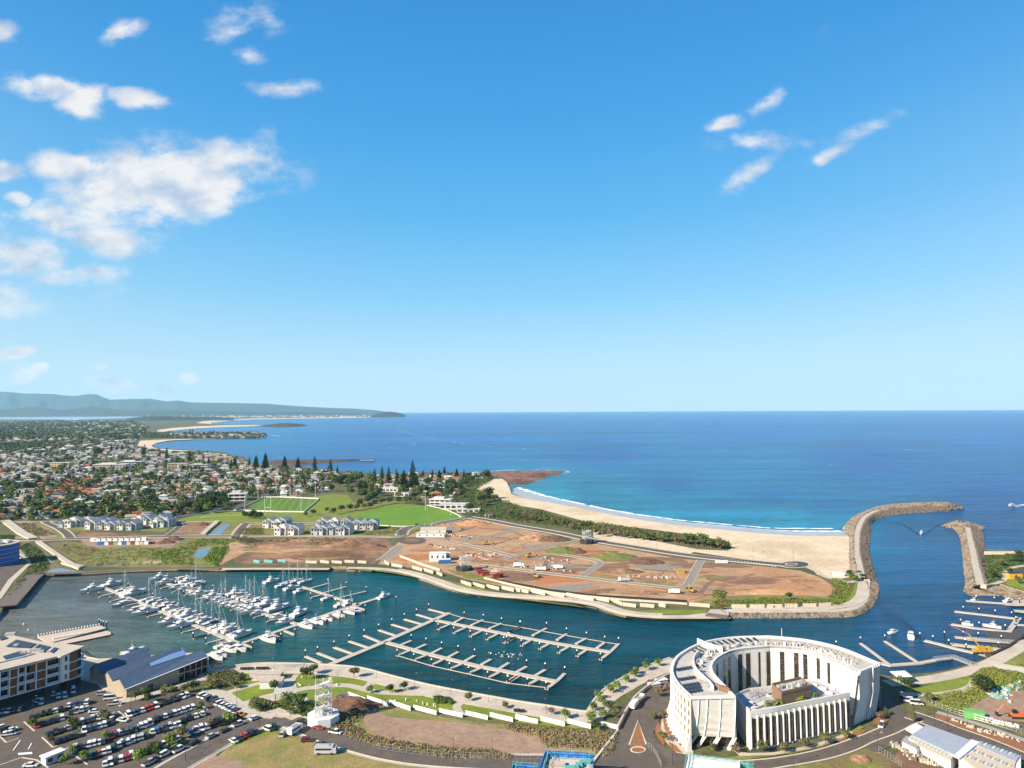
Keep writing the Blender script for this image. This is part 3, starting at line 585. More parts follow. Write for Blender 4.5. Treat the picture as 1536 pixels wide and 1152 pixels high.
# --- creek cuts
sheet('creek', [(307, 803), (318, 800), (326, 792), (335, 786), (346, 786), (338, 794), (330, 803)], 2.12, M_pond)
sheet('creek', [(289, 836), (297, 824), (312, 820.5), (317, 822), (313, 832), (304, 836.5)], 2.12, M_pond)
sheet('creek', [(50, 827), (60, 827), (68, 836), (80, 843), (72, 845.5), (64, 838)], 2.12, M_pond); sheet('creek', [(70, 858), (78, 853.5), (92, 852), (112, 856), (118, 860), (80, 862)], 2.13, M_pond)
# concrete culvert walls
for pts, h, w in (([(8, 782), (20, 791), (32, 800), (50, 809)], 1.4, 8), ([(57, 813.5), (75, 826), (95, 840), (108, 848), (122, 852)], 1.3, 4), ([(304, 803), (312, 795), (322, 787), (326, 783)], 1.6, 5), ([(93, 846), (108, 850.5), (119, 855)], 1.6, 1.5)):
    b_ = MB(); b_.ribbon([P(x, y, 2) for x, y in pts], w, h); o = b_.build('culvert_wall', M_conc)
    tag(o, {8: 'wide pale concrete channel wall climbing from the far left road', 4: 'long concrete channel wall running down to the basin bridge', 5: 'short concrete ramped wall beside the upper creek', 1.5: 'cream retaining wall just before the basin footbridge'}[w], 'retaining wall')
# --- foreground: car park, streets
layer('car_park', 2.06, M_asph, [(-60, 1040), (60, 1020), (130, 1000), (160, 1015), (188, 1046), (230, 1040), (290, 1036), (300, 1041), (352, 1068), (368, 1080), (380, 1072), (396, 1068), (400, 1090), (330, 1125), (260, 1156), (200, 1190), (-60, 1190)])
layer('lawn', 2.07, M_dry, [(340, 1122), (372, 1103), (395, 1093), (420, 1089), (450, 1096), (490, 1110), (560, 1130), (610, 1145), (680, 1160), (300, 1160)])
layer('lawn', 2.10, M_grass, [(316, 1122), (345, 1110), (348, 1114), (372, 1102), (384, 1100), (420, 1088), (455, 1096), (500, 1112), (580, 1134), (570, 1139), (500, 1120), (450, 1104), (410, 1100), (380, 1108), (345, 1122), (318, 1128)])
layer('bare_earth', 2.08, M_clay, [(268, 1150), (316, 1128), (330, 1136), (360, 1142), (380, 1165), (250, 1165)])
main_rd = [(220, 1178), (262, 1150), (310, 1123), (350, 1100), (380, 1086), (405, 1079), (430, 1081), (455, 1088), (490, 1102), (530, 1115), (580, 1128), (640, 1137), (720, 1142), (800, 1143.5), (880, 1143), (925, 1140)]
road(main_rd, 9.5, M_asph, 2.17, foot=1.5)
road([(925, 1160), (928, 1140), (934, 1118), (946, 1096), (962, 1068), (985, 1040), (1000, 1024)], 16, M_asph, 2.20, kerb=False)
layer('road', 2.18, M_asph, [(900, 1158), (905, 1138), (935, 1095), (975, 1090), (985, 1110), (1000, 1124), (1030, 1134), (1100, 1140), (1170, 1137), (1250, 1120), (1330, 1088), (1360, 1070), (1400, 1072), (1410, 1082), (1380, 1100), (1320, 1125), (1240, 1142), (1160, 1152), (1100, 1162), (1020, 1165)])
layer('rough_grass', 2.26, M_weed, [(1110, 1180), (1118, 1163), (1172, 1153), (1240, 1141), (1285, 1127), (1300, 1122), (1335, 1140), (1345, 1180)])
road([(1040, 1152), (1100, 1151), (1170, 1147), (1240, 1134), (1300, 1117), (1342, 1098), (1365, 1084)], 10, M_asph, 2.22, kerb=False)
road([(1355, 1085), (1335, 1062), (1322, 1048), (1312, 1036), (1300, 1026)], 9, M_asph, 2.21, kerb=False)
road([(1365, 1072), (1400, 1084), (1430, 1096), (1470, 1110), (1510, 1126), (1560, 1148)], 8, M_asph, 2.23, foot=0)
layer('footpath', 2.16, M_conc, [(995, 1062), (1004, 1060), (1000, 1080), (1008, 1102), (1020, 1118), (1040, 1126), (1040, 1134), (1015, 1129), (998, 1112), (991, 1090)])
layer('mulch_bed', 2.19, M_mulch, [(979, 1080), (984, 1074), (990, 1088), (998, 1108), (996, 1120), (988, 1108), (982, 1095)], [(994, 1076), (1000, 1070), (1002, 1088), (1012, 1104), (1006, 1106), (997, 1094)], [(1002, 1112), (1014, 1118), (1024, 1130), (1008, 1125)])
layer('mulch_bed', 2.24, M_mulch, [(944, 1117), (957, 1082), (968, 1114), (967, 1119), (946, 1120)]); rib('kerb', [(944, 1117), (957, 1081), (969, 1116)], .6, 2.2, M_kerb, .16, sm=0)
sheet('traffic_island', [(957+12*math.cos(R(a)), 1124+5*math.sin(R(a))) for a in range(0, 360, 20)], 2.36, M_kerb, .14); sheet('traffic_island', [(957+9.5*math.cos(R(a)), 1124.5+3.6*math.sin(R(a))) for a in range(0, 360, 20)], 2.41, M_mulch, .05)
layer('lawn', 2.24, M_weed, [(1085, 1137), (1110, 1133), (1160, 1130), (1200, 1122), (1245, 1112), (1275, 1098), (1290, 1088), (1296, 1091), (1270, 1106), (1230, 1121), (1190, 1130), (1160, 1134), (1110, 1140)])
rib('kerb', [(1080, 1143), (1120, 1141), (1170, 1136), (1230, 1124), (1290, 1104), (1330, 1087)], .6, 2.2, M_kerb, .16)
rib('kerb', [(1120, 1160), (1172, 1151), (1240, 1139), (1285, 1125), (1310, 1113), (1345, 1100), (1368, 1088), (1385, 1082)], .6, 2.2, M_kerb, .16)
layer('rough_grass', 2.10, M_weed, [(1150, 1175), (1180, 1153), (1245, 1139), (1290, 1128), (1330, 1135), (1330, 1175)])
layer('bare_earth', 2.12, M_earth2, [(1262, 1148), (1285, 1130), (1315, 1126), (1345, 1145), (1350, 1170), (1230, 1170)])
# clay pond and dry weeds behind the white hoarding
layer('rough_grass', 2.07, M_dry, [(520, 1043), (560, 1052), (640, 1072), (720, 1084), (800, 1090), (860, 1096), (927, 1097), (920, 1120), (900, 1132), (860, 1139), (780, 1140), (700, 1136), (620, 1128), (560, 1114), (520, 1100), (500, 1080), (500, 1058)])
layer('clay_pond', 2.10, M_clay, [(544, 1070), (548, 1064), (566, 1066), (580, 1074), (610, 1078), (640, 1080), (700, 1085), (740, 1092), (790, 1098), (830, 1108), (845, 1118), (860, 1124), (840, 1128), (780, 1132), (700, 1130), (630, 1120), (590, 1110), (560, 1098), (548, 1086)], sm=4)
# southern park
layer('lawn', 2.07, M_grass, [(395, 1000), (480, 1002), (560, 1012), (640, 1035), (700, 1049), (780, 1063), (880, 1078), (925, 1080), (925, 1094), (860, 1092), (790, 1085), (690, 1073), (600, 1056), (540, 1043), (520, 1043), (500, 1056), (470, 1072), (440, 1082), (405, 1075), (370, 1064), (330, 1052), (300, 1036), (318, 1020), (350, 1010)])
b_ = MB(); prom_s = [(316, 1021), (325, 1015.5), (348, 1010), (372, 1006), (400, 1005), (440, 1006), (490, 1008.5), (540, 1014), (588, 1026), (640, 1039), (692.5, 1049.5), (744.6, 1058.5), (780, 1065), (824, 1072), (882, 1080.5)]
b_.ribbon(smooth_line([P(x, y, 2.05) for x, y in prom_s], 5), 7, .14); tag(b_.build('promenade', M_conc_p), kind='structure')
for pts, w in (([(372, 1062), (400, 1052), (430, 1043), (445, 1035), (480, 1030), (520, 1028), (560, 1037), (600, 1040), (640, 1041)], 4), ([(440, 1012), (434, 1022), (436, 1034), (432, 1044)], 5), ([(545, 1034), (556, 1026), (560, 1018)], 4), ([(698, 1050), (686, 1058), (688, 1068), (697, 1074)], 3.5), ([(300, 1038), (330, 1040), (352, 1054), (368, 1066), (385, 1078)], 6),
               ([(330, 1042), (370, 1030), (400, 1022), (425, 1016)], 3.5), ([(356, 1060), (390, 1048), (425, 1038), (432, 1030)], 5), ([(400, 1062), (424, 1068), (445, 1077)], 5), ([(417, 1076), (440, 1062), (455, 1050), (440, 1045)], 4), ([(372, 1066), (392, 1072), (412, 1074)], 5)):
    rib('footpath', pts, w, 2.16, M_conc)
layer('garden_bed', 2.12, M_scrubf, [(314, 1022), (345, 1012), (366, 1012), (372, 1024), (340, 1036), (316, 1034)], [(384, 1054), (412, 1046), (424, 1060), (412, 1068), (396, 1062)], [(446, 1064), (462, 1058), (468, 1068), (452, 1076)])
sheet('plaza', [(372, 1008), (412, 1008), (416, 1018), (378, 1022)], 2.18, M_conc_p); sheet('plaza', [(438, 1046), (456, 1048), (461, 1054), (446, 1058), (436, 1052)], 2.19, M_conc_p)
# land west of hotel
b_ = MB(); pe = [(884, 1080), (893, 1062), (902, 1049), (915, 1038.5), (930, 1030.5), (950, 1019), (972, 1009), (990, 1002), (1008, 997)]
b_.ribbon(smooth_line([P(x+3, y+3, 2.06) for x, y in pe], 5), 8, .14); tag(b_.build('promenade', M_conc_p), kind='structure')
layer('garden_bed', 2.1, M_scrubf, [(884, 1090), (905, 1062), (925, 1042), (960, 1022), (1000, 1008), (1004, 1014), (975, 1030), (950, 1046), (930, 1070), (926, 1092)])
layer('car_park', 2.07, M_asph, [(935, 1080), (960, 1040), (985, 1022), (1012, 1008), (1014, 1030), (990, 1060), (975, 1080)])
b_ = MB(); b_.ribbon([P(x, y, 2.0) for x, y in [(926, 1096), (938, 1072), (952, 1050), (968, 1036), (990, 1022), (1006, 1014)]], .8, 1.6); tag(b_.build('retaining_wall', M_conc), 'curved cream retaining wall between the palm promenade and the hotel car court', 'retaining wall')
# east: boat ramp area
b_ = MB(); b_.ribbon(smooth_line([P(x, y, 2.05) for x, y in [(1330, 1025), (1380, 1021), (1419, 1014.5), (1454.5, 1006), (1486, 995), (1510, 982), (1545, 962)]], 5), 7, .14); tag(b_.build('promenade', M_conc_p), kind='structure')
layer('rough_grass', 2.07, M_weed, [(1385, 1056), (1440, 1046), (1460, 1020), (1480, 1004), (1500, 992), (1560, 968), (1570, 1080), (1545, 1078), (1480, 1068), (1420, 1066)])
layer('lawn', 2.10, M_grass, [(1358, 1034), (1385, 1030), (1420, 1018), (1450, 1014), (1456, 1018), (1452, 1028), (1430, 1036), (1390, 1040), (1362, 1040)], sm=4)
rib('footpath', [(1350, 1040), (1390, 1042), (1430, 1038), (1456, 1030), (1462, 1018), (1462, 1008)], 3.5, 2.14, M_conc)
layer('bare_earth', 2.09, M_clay, [(1448, 1066), (1480, 1046), (1510, 1036), (1560, 1036), (1560, 1085), (1500, 1080), (1460, 1072)])
layer('mulch_bed', 2.13, M_mulch, [(1394, 1075), (1410, 1070), (1440, 1082), (1480, 1096), (1560, 1122), (1560, 1136), (1510, 1120), (1460, 1104), (1420, 1090), (1398, 1082)])
rib('footpath', [(1405, 1068), (1440, 1078), (1480, 1090), (1530, 1108), (1560, 1118)], 3, 2.17, mat('grey_path', (.28, .26, .24), (.33, .31, .28)))
layer('bare_earth', 2.08, M_earth2, [(1335, 1152), (1345, 1130), (1370, 1100), (1560, 1160), (1560, 1180), (1330, 1180)])
# south breakwater hinterland
layer('garden_bed', 2.07, M_scrubf, [(1478, 834), (1560, 832), (1560, 850), (1524, 852), (1505, 862), (1500, 872), (1482, 873)])
layer('lawn', 2.08, M_grass, [(1508, 872), (1516, 860), (1560, 852), (1560, 892), (1536, 886), (1510, 877)])
layer('car_park', 2.12, M_asph_d, [(1521, 855), (1535, 850), (1560, 849), (1560, 866), (1530, 862)])
rib('footpath', [(1484, 877), (1500, 873), (1507, 868), (1508, 858), (1520, 851), (1550, 847)], 3.5, 2.15, M_conc)
# west streets and approach
layer('road', 2.12, M_asph, [(-30, 812), (12, 812), (22, 826), (40, 842), (30, 856), (10, 880), (-30, 905)])
layer('footpath', 2.17, M_path, [(16, 816), (24, 816), (30, 824), (46, 840), (44, 844), (38, 840), (24, 828)])
layer('footpath', 2.18, M_conc, [(12, 870), (44, 842), (48, 844), (20, 872), (2, 898), (-8, 900)])
layer('garden_bed', 2.1, M_scrubf, [(26, 818), (50, 812), (62, 826), (76, 845), (70, 858), (56, 862), (40, 880), (20, 902), (2, 908), (10, 888), (34, 862), (48, 846)])
rib('lane_marking', [(19, 828), (31, 838)], 1.2, 2.2, M_white, sm=0)
# ================================================================== BREAKWATERS
M_riprap = mat('riprap_stone', (.15, .12, .085), (.30, .245, .18), .8, .9, c3=(.10, .08, .06), bump=.3, bscale=1.5)
M_riprap_d = mat('dark_basalt_stone', (.085, .068, .055), (.17, .135, .105), .8, .9, bump=.3, bscale=1.5)
def rocks(mb, top, bot, ztop, zbot, n, r0=.7, r1=1.5, mi=0, seed=1):
    rr = random.Random(seed); L = [0]
    for a, b in zip(top, top[1:]): L.append(L[-1]+(b-a).length)
    for _ in range(n):
        s_ = rr.random()*L[-1]; i = max(k for k in range(len(L)-1) if L[k] <= s_); t_ = (s_-L[i])/max(L[i+1]-L[i], 1e-6)
        a = top[i].lerp(top[i+1], t_); b = bot[i].lerp(bot[i+1], t_); u = rr.random(); c = a.lerp(b, u); c.z = ztop+(zbot-ztop)*u
        r = rr.uniform(r0, r1); h = r*rr.uniform(.5, .8); an = rr.random()*3
        vs = []
        for zz, k, rot in ((-h, .8, 0), (h*.2, 1.0, .4), (h, .5, .9)):
            for q in range(4):
                t2 = an+rot*.3+q*math.pi/2; rad = r*k*rr.uniform(.75, 1.15); vs.append((c.x+rad*math.cos(t2), c.y+rad*math.sin(t2), c.z+zz))
        mb.add(vs, [(0, 1, 5, 4), (1, 2, 6, 5), (2, 3, 7, 6), (3, 0, 4, 7), (4, 5, 9, 8), (5, 6, 10, 9), (6, 7, 11, 10), (7, 4, 8, 11), (8, 9, 10, 11)], mi)
def strip(mb, A, B, mi=0):
    n = len(A); mb.add(list(A)+list(B), [(i, i+1, n+i+1, n+i) for i in range(n-1)], mi)
def lvl(pts, z, sm=5): return smooth_line([P(a, b, z) for a, b in pts], sm)
# north breakwater: the walkway and two rock slopes
nwA = tD((575, 560), (565, 500), (555, 420), (555, 340), (565, 270), (598, 212), (670, 172), (760, 150), (900, 137), (1000, 133), (1095, 132))
nwOut = tD((525, 560), (522, 500), (524, 420), (530, 360), (500, 300), (530, 236), (610, 188), (715, 150), (880, 134), (1000, 130), (1100, 131))
inA = tD((625, 560), (612, 500), (592, 430), (590, 360), (600, 290), (635, 222), (700, 186), (790, 166), (900, 156), (1010, 152), (1095, 150))
inB = tD((690, 595), (664, 510), (642, 430), (644, 350), (650, 290), (664, 238), (730, 214), (800, 202), (900, 192), (1010, 186), (1120, 181))
wB = lvl(inA, 4.4); A0 = lvl(nwA, 4.4); O0 = lvl(nwOut, 0); I0 = lvl(inB, 0)
nb = thing('breakwater', 'long curved rock breakwater with a pale walkway between the beach and the channel', 'breakwater')
mb = MB(); strip(mb, [p+Vector((0, 0, -1)) for p in O0], A0); mb.build('seaward_bank', M_riprap, nb)
mb = MB(); strip(mb, wB, [p+Vector((0, 0, -1)) for p in I0]); mb.build('channel_bank', M_riprap_d, nb)
mb = MB(); strip(mb, A0, wB); mb.build('crest', M_riprap, nb)
mid_ = [a.lerp(b, .5)+Vector((0, 0, .1)) for a, b in zip(A0, wB)]; n_w = int(len(mid_)*.64)
mb = MB(); mb.ribbon(mid_[:n_w], 4.5, .2); mb.build('walkway', M_conc, nb)
tip = mid_[-1]; mb = MB(); R_ = 15; rg = []
for z, k in ((-1, 1.25), (2.2, .85), (4.6, .45)): rg.append([(tip.x+R_*k*math.cos(R(a)), tip.y+R_*k*.8*math.sin(R(a)), z) for a in range(0, 360, 24)])
mb.loft(rg); mb.build('round_head', M_riprap_d, nb)
mb = MB(); rocks(mb, A0, O0, 4.4, 0, 2600, .8, 1.7, seed=2); rocks(mb, A0[int(len(A0)*.64):], wB[int(len(A0)*.64):], 4.6, 4.6, 500, .8, 1.8, seed=3); tag(mb.build('armour_stone', M_riprap, nb), kind='stuff')
mb = MB(); rocks(mb, wB, I0, 4.2, 0, 2600, .7, 1.5, seed=4)
for k in range(160):
    a = k*2.4; rr_ = R_*(.4+.8*((k*37 % 160)/160)); c = Vector((tip.x+rr_*math.cos(a), tip.y+rr_*.8*math.sin(a), 0)); z_ = 5.2-4.6*((k*37 % 160)/160); rocks(mb, [c, c+Vector((.5, 0, 0))], [c, c+Vector((.5, 0, 0))], z_, z_, 1, 1, 2, seed=k)
tag(mb.build('armour_stone', M_riprap_d, nb), kind='stuff')
mb = MB(); mb.ribbon([P(1297.5, 878, -.2), P(1297, 872, .9), mid_[0]-Vector((0, 0, 2)), mid_[1]-Vector((0, 0, 2.1))], 7, 2.45); mb.build('ramp', M_conc, nb)
# bank from the breakwater round the point to the basin
tp = [(1297, 868), (1303, 884), (1304, 896), (1299, 906), (1288, 913.5), (1270, 918), (1240, 919.6), (1200, 920.2), (1136, 920.6), (1096, 920.6)]
bt = [(1316.5, 876), (1317, 888), (1312.5, 902), (1302.7, 915.3), (1285, 924), (1265, 926.8), (1240, 927.4), (1200, 927.8), (1136, 928), (1094, 928)]
Tt, Bb = lvl(tp, 2.0), lvl(bt, -.3); bk = thing('rock_bank', 'dark boulder bank curving round the grassy point below the promenade', 'rock bank')
mb = MB(); strip(mb, Tt, Bb); mb.build('slope', M_riprap_d, bk); mb = MB(); rocks(mb, Tt, Bb, 2, 0, 2400, .55, 1.2, seed=6); tag(mb.build('armour_stone', M_riprap, bk), kind='stuff')
# south breakwater
sA = tD((1195, 250), (1205, 330), (1220, 410), (1232, 500), (1244, 570), (1246, 612)); sI = tD((1112, 262), (1165, 320), (1185, 420), (1193, 520), (1204, 590), (1194, 645))
sC = tD((1222, 250), (1240, 330), (1262, 410), (1285, 500), (1310, 570), (1322, 596)); sO = tD((1268, 258), (1298, 320), (1304, 400), (1306, 480), (1318, 560), (1324, 596))
a1, a2, a3, a4 = lvl(sA, 4.2), lvl(sI, 0), lvl(sC, 4.2), lvl(sO, 0)
sb = thing('breakwater', 'shorter straight rock breakwater with a pale walkway on the far right side', 'breakwater')
mb = MB(); strip(mb, [p-Vector((0, 0, 1)) for p in a2], a1); mb.build('channel_bank', M_riprap, sb); mb = MB(); strip(mb, a3, [p-Vector((0, 0, 1)) for p in a4]); mb.build('seaward_bank', M_riprap_d, sb); mb = MB(); strip(mb, a1, a3); mb.build('crest', M_riprap, sb)
mb = MB(); mb.ribbon([a.lerp(b, .5)+Vector((0, 0, .1)) for a, b in zip(a1, a3)][2:], 4.5, .2); mb.build('walkway', M_conc, sb)
tip = (a1[0]+a3[0])/2+Vector((-2, 4, 0)); mb = MB(); rg = [[(tip.x+15*k*math.cos(R(a)), tip.y+13*k*math.sin(R(a)), z) for a in range(0, 360, 24)] for z, k in ((-1, 1.25), (2.2, .9), (4.5, .5))]; mb.loft(rg); mb.build('round_head', M_riprap, sb)
mb = MB(); rocks(mb, a1, a2, 4.2, 0, 1500, .6, 1.3, seed=8)
for k in range(200):
    a = k*2.4; q = (k*37 % 200)/200; rr_ = 15*(.4+.85*q); c = Vector((tip.x+rr_*math.cos(a), tip.y+rr_*.85*math.sin(a), 0)); z_ = 4.8-4.8*q; rocks(mb, [c, c+Vector((.5, 0, 0))], [c, c+Vector((.5, 0, 0))], z_, z_, 1, .8, 1.7, seed=k)
tag(mb.build('armour_stone', M_riprap, sb), kind='stuff')
mb = MB(); rocks(mb, a3, a4, 4.2, 0, 1300, .7, 1.6, seed=9); tag(mb.build('armour_stone', M_riprap_d, sb), kind='stuff')
mb = MB(); mb.ribbon([P(1486, 880, -.2), P(1478, 881, .8), a1[-1].lerp(a3[-1], .5)-Vector((0, 0, 2)), a1[-2].lerp(a3[-2], .5)-Vector((0, 0, 2))], 7, 2.45); mb.build('ramp', M_conc, sb)
tp = [(1478, 880), (1470, 884), (1484, 882.5), (1500, 878), (1512, 881), (1536, 889), (1562, 897)]; bt = tD((1196, 640), (1230, 672), (1300, 668), (1400, 672), (1460, 690), (1536, 694), (1620, 700))
tp = [(1459, 880), (1462, 884), (1478, 885), (1497, 879.5), (1512, 881.5), (1536, 890), (1558, 898)]
Tt, Bb = lvl(tp, 2.6), lvl(bt, -.3); bk = thing('rock_bank', 'pale boulder bank below the lawn at the root of the right breakwater', 'rock bank')
mb = MB(); strip(mb, Tt, Bb); mb.build('slope', M_riprap, bk); mb = MB(); rocks(mb, Tt, Bb, 2.6, 0, 1500, .5, 1.1, seed=10); tag(mb.build('armour_stone', M_riprap, bk), kind='stuff')

# ================================================================== PONTOONS AND PILES
M_pont = mat('pontoon_deck', (.38, .34, .28), (.46, .41, .34), .8, .8); M_pfl = mat('pontoon_float', (.10, .10, .09))
M_pile = mat('black_pile_sleeve', (.018, .018, .02), rough=.5); M_cap = mat('white_pile_cap', (.80, .80, .78), rough=.5)
mb = MB(); mb.tube((0, 0, -2), (0, 0, 3.0), .30, 8); pr = thing('mooring_pile', 'black mooring pile with a white cone cap', 'mooring pile'); mb.build('pile_sleeve', M_pile, pr)
mb = MB(); mb.tube((0, 0, 3.0), (0, 0, 3.7), .36, 8, r2=.05); mb.build('pile_cap', M_cap, pr); PILE = Proto(pr)
pile_i = {}
def pile(x, y, dock, z=0.0):
    pile_i[dock] = pile_i.get(dock, 0)+1
    PILE.put(P(x, y, z), 0, 'black pile with white cone cap, %s along %s' % (ordn(pile_i[dock]), dock), 'mooring piles of the marina')
FING = {}
def dock(label, spine, w, fingers=(), group=None, fw=1.5, piles=True, short='', z=.55, pilespine=0):
    """fingers are given as (tip, root) pixel pairs"""
    r = thing('floating_dock', label, 'pontoon', group=group)
    L = [P(a, b, z-.5) for a, b in spine]; mb = MB(); mb.ribbon(L, w, .5); mb.build('walkway', M_pont, r)
    mb = MB(); mb.ribbon([p-Vector((0, 0, .35)) for p in L], w-.3, .34); mb.build('float', M_pfl, r)
    for a, b in fingers:
        q = [P(*a, z-.54), P(*b, z-.54)]; mb = MB(); mb.ribbon(q, fw, .5); mb.ribbon([p-Vector((0, 0, .3)) for p in q], fw-.2, .29, 1); mb.build('finger', [M_pont, M_pfl], r)
        if piles: pile(a[0]+(.0 if a[0] > b[0] else .0), a[1]-.2, short)
    for k in range(pilespine):
        t_ = (k+.5)/pilespine*(len(spine)-1); i = int(t_); f = t_-i; a, b = spine[i], spine[min(i+1, len(spine)-1)]
        pile(a[0]+(b[0]-a[0])*f+1.4, a[1]+(b[1]-a[1])*f-.9, short)
    return r
pr_ = lambda T, l: [(T(a)[0], T(b)[0]) for a, b in l]
G_D = 'floating docks of the marina'
tw = lambda *p: T8(100, 850, *p); tx = lambda *p: T8(280, 850, *p)
def mkf(p0, p1, ts, dx, dy):    # fingers leaving a spine at fractions ts by (dx, dy)
    o = []
    for t_ in ts: x, y = p0[0]+(p1[0]-p0[0])*t_, p0[1]+(p1[1]-p0[1])*t_; o.append(((x+dx, y+dy), (x, y)))
    return o
M1 = ((153.5, 881), (361, 967)); M2 = ((252, 876), (446, 937)); M3 = ((452, 880.5), (540, 909)); X1 = ((300, 987), (573, 896))
f1 = mkf(*M1, [.02, .10, .18, .27, .36, .45, .55, .64], -26, 6.5)+[tw((1320, 770), (1536, 715)), tw((1455, 835), (1620, 790)), tx((75, 835), (290, 775)), tx((220, 895), (440, 835))]
f1 += mkf(*M1, [.08, .17, .26, .35, .44, .53, .62, .71, .80, .88], 22, -5.5)
dock('longest pale dock, boats along both sides, nearest the blue shed', M1, 2.6, f1, G_D, short='the dock nearest the blue shed')
dock('middle marina dock crowded with white boats, ending at the diagonal dock', M2, 2.6, mkf(*M2, [.04, .13, .22, .31, .40, .49, .58, .67, .76, .86], -19, 4.8)+mkf(*M2, [.06, .15, .24, .33, .42, .51, .60, .69, .78, .88], 21, -5), G_D, short='the crowded middle dock')
dock('short marina dock farthest towards the north quay with yachts', M3, 2.4, [tF((430, 92), (330, 120))[0:2], tF((535, 110), (390, 150))[0:2], tF((650, 137), (470, 180))[0:2], tF((330, 175), (400, 155))[0:2], tF((475, 212), (540, 190))[0:2]], G_D, short='the short far dock')
dock('long diagonal dock joining the western marina docks', [X1[0], tF((0, 415))[0], tF((240, 335))[0], tF((450, 262))[0], X1[1]], 3.0, [tF((160, 412), (110, 385))[0:2], tF((240, 388), (180, 365))[0:2], tF((500, 290), (455, 268))[0:2], tF((645, 245), (585, 225))[0:2], tx((760, 945), (660, 900))[0:2], tx((1085, 845), (975, 800))[0:2]], G_D, short='the diagonal dock')
X2 = [tF((430, 565))[0], tF((760, 428))[0], tF((1045, 300))[0], tF((1130, 262))[0]]
dock('empty diagonal dock in front of the park with a row of side berths', X2, 3.2, [tF(a, b)[0:2] for a, b in (((300, 512), (390, 550)), ((370, 493), (478, 535)), ((465, 460), (570, 497)), ((552, 425), (660, 462)), ((638, 392), (730, 430)), ((722, 360), (820, 393)), ((798, 328), (905, 360)), ((870, 298), (975, 328)), ((940, 270), (1040, 300)), ((1010, 240), (1120, 268)))], G_D, short='the empty diagonal dock')
up = [tF(a, b)[0:2] for a, b in (((910, 422), (850, 447)), ((995, 443), (935, 470)), ((1085, 465), (1030, 494)), ((1180, 487), (1125, 517)), ((1275, 508), (1220, 540)), ((1368, 530), (1315, 560)), ((1472, 550), (1415, 585)))]+[tG(a, b)[0:2] for a, b in (((115, 572), (60, 602)), ((222, 590), (160, 627)))]
lo = [tF(a, b)[0:2] for a, b in (((828, 510), (910, 475)), ((925, 535), (1010, 500)), ((1027, 565), (1110, 522)), ((1130, 588), (1210, 552)), ((1240, 612), (1320, 575)), ((1350, 640), (1420, 602)), ((1467, 665), (1536, 622)))]+[tG(a, b)[0:2] for a, b in (((5, 660), (60, 625)), ((120, 680), (190, 640)), ((228, 702), (290, 655)), ((335, 612), (290, 655)))]
dock('empty dock with short fingers nearest the hotel, lower of the pair', [tF((760, 430))[0], tF((1000, 497))[0], tF((1300, 570))[0], tG((0, 600))[0], tG((285, 658))[0]], 3.0, up+lo, G_D, fw=1.7, short='the lower empty dock')
up = [tF(a, b)[0:2] for a, b in (((1215, 288), (1160, 316)), ((1325, 302), (1255, 333)), ((1430, 322), (1360, 352)), ((1536, 341), (1470, 375)))]+[tG(a, b)[0:2] for a, b in (((80, 342), (10, 375)), ((230, 350), (150, 392)), ((345, 383), (290, 418)), ((460, 408), (400, 440)), ((565, 432), (520, 465)))]
lo = [tF(a, b)[0:2] for a, b in (((1065, 357), (1135, 325)), ((1155, 378), (1225, 345)), ((1250, 398), (1315, 365)), ((1345, 415), (1410, 382)), ((1443, 435), (1510, 402)))]+[tG(a, b)[0:2] for a, b in (((0, 432), (50, 400)), ((85, 452), (145, 415)), ((190, 470), (245, 440)), ((298, 492), (360, 455)), ((405, 512), (460, 475)), ((540, 532), (600, 485)), ((645, 440), (600, 485)))]
dock('empty dock with short fingers farther from the park, upper of the pair', [tF((1045, 303))[0], tF((1300, 352))[0], tF((1536, 400))[0], tG((300, 440))[0], tG((600, 488))[0]], 3.0, up+lo, G_D, fw=1.7, short='the upper empty dock')
ty = lambda *p: T8(1336, 870, *p)
dock('pontoon with one finger reaching out behind the hotel end', [T8(1160, 930, (1210, 500))[0], T8(1160, 930, (1340, 530))[0], ty((60, 985))[0], ty((340, 965))[0], ty((500, 935))[0], ty((690, 915))[0]], 2.6, [tH(a, b)[0:2] for a, b in (((595, 437), (760, 560)), ((735, 425), (920, 545)))], G_D, short='the dock behind the hotel')
dock('long ramp pontoon with white rescue boat, third from the breakwater', [ty((700, 515))[0], ty((960, 560))[0], ty((1360, 600))[0], ty((1480, 440))[0]], 2.8, [], G_D, short='the ramp pontoon with the white boat', pilespine=4)
dock('long ramp pontoon, second from the right breakwater', [ty((735, 368))[0], ty((1100, 410))[0], ty((1480, 455))[0]], 2.8, [], G_D, short='the second ramp pontoon', pilespine=4)
dock('ramp pontoon closest to the right breakwater bank', [ty((870, 245))[0], ty((1290, 275))[0], ty((1536, 285))[0]], 2.6, [], G_D, short='the pontoon by the boulder bank', pilespine=4)
dock('lower ramp pontoon ending at the yellow crane', [ty((395, 705))[0], ty((560, 745))[0], ty((760, 800))[0], ty((960, 845))[0]], 2.8, [], G_D, short='the pontoon by the yellow crane', pilespine=3)
dock('short pontoon beside the yellow crane in front of the launching ramp', [ty((690, 745))[0], ty((900, 770))[0], ty((1200, 800))[0], ty((1330, 810))[0]], 3.5, [], G_D, short='the crane ramp pontoon', pilespine=2)
dock('pale railed pontoon above the yellow crane', [ty((740, 665))[0], ty((1000, 690))[0], ty((1400, 740))[0]], 2.8, [], G_D, short='the railed pontoon', pilespine=3)
dock('connecting pontoon at the right edge of the boat ramps', [ty((1420, 520))[0], ty((1600, 530))[0]], 2.2, [], G_D, piles=False)
dock('small square pontoon behind the blue-roofed shed', [tE((690, 498))[0], tE((830, 478))[0]], 6, [], G_D, short='the shed pontoon', pilespine=1)
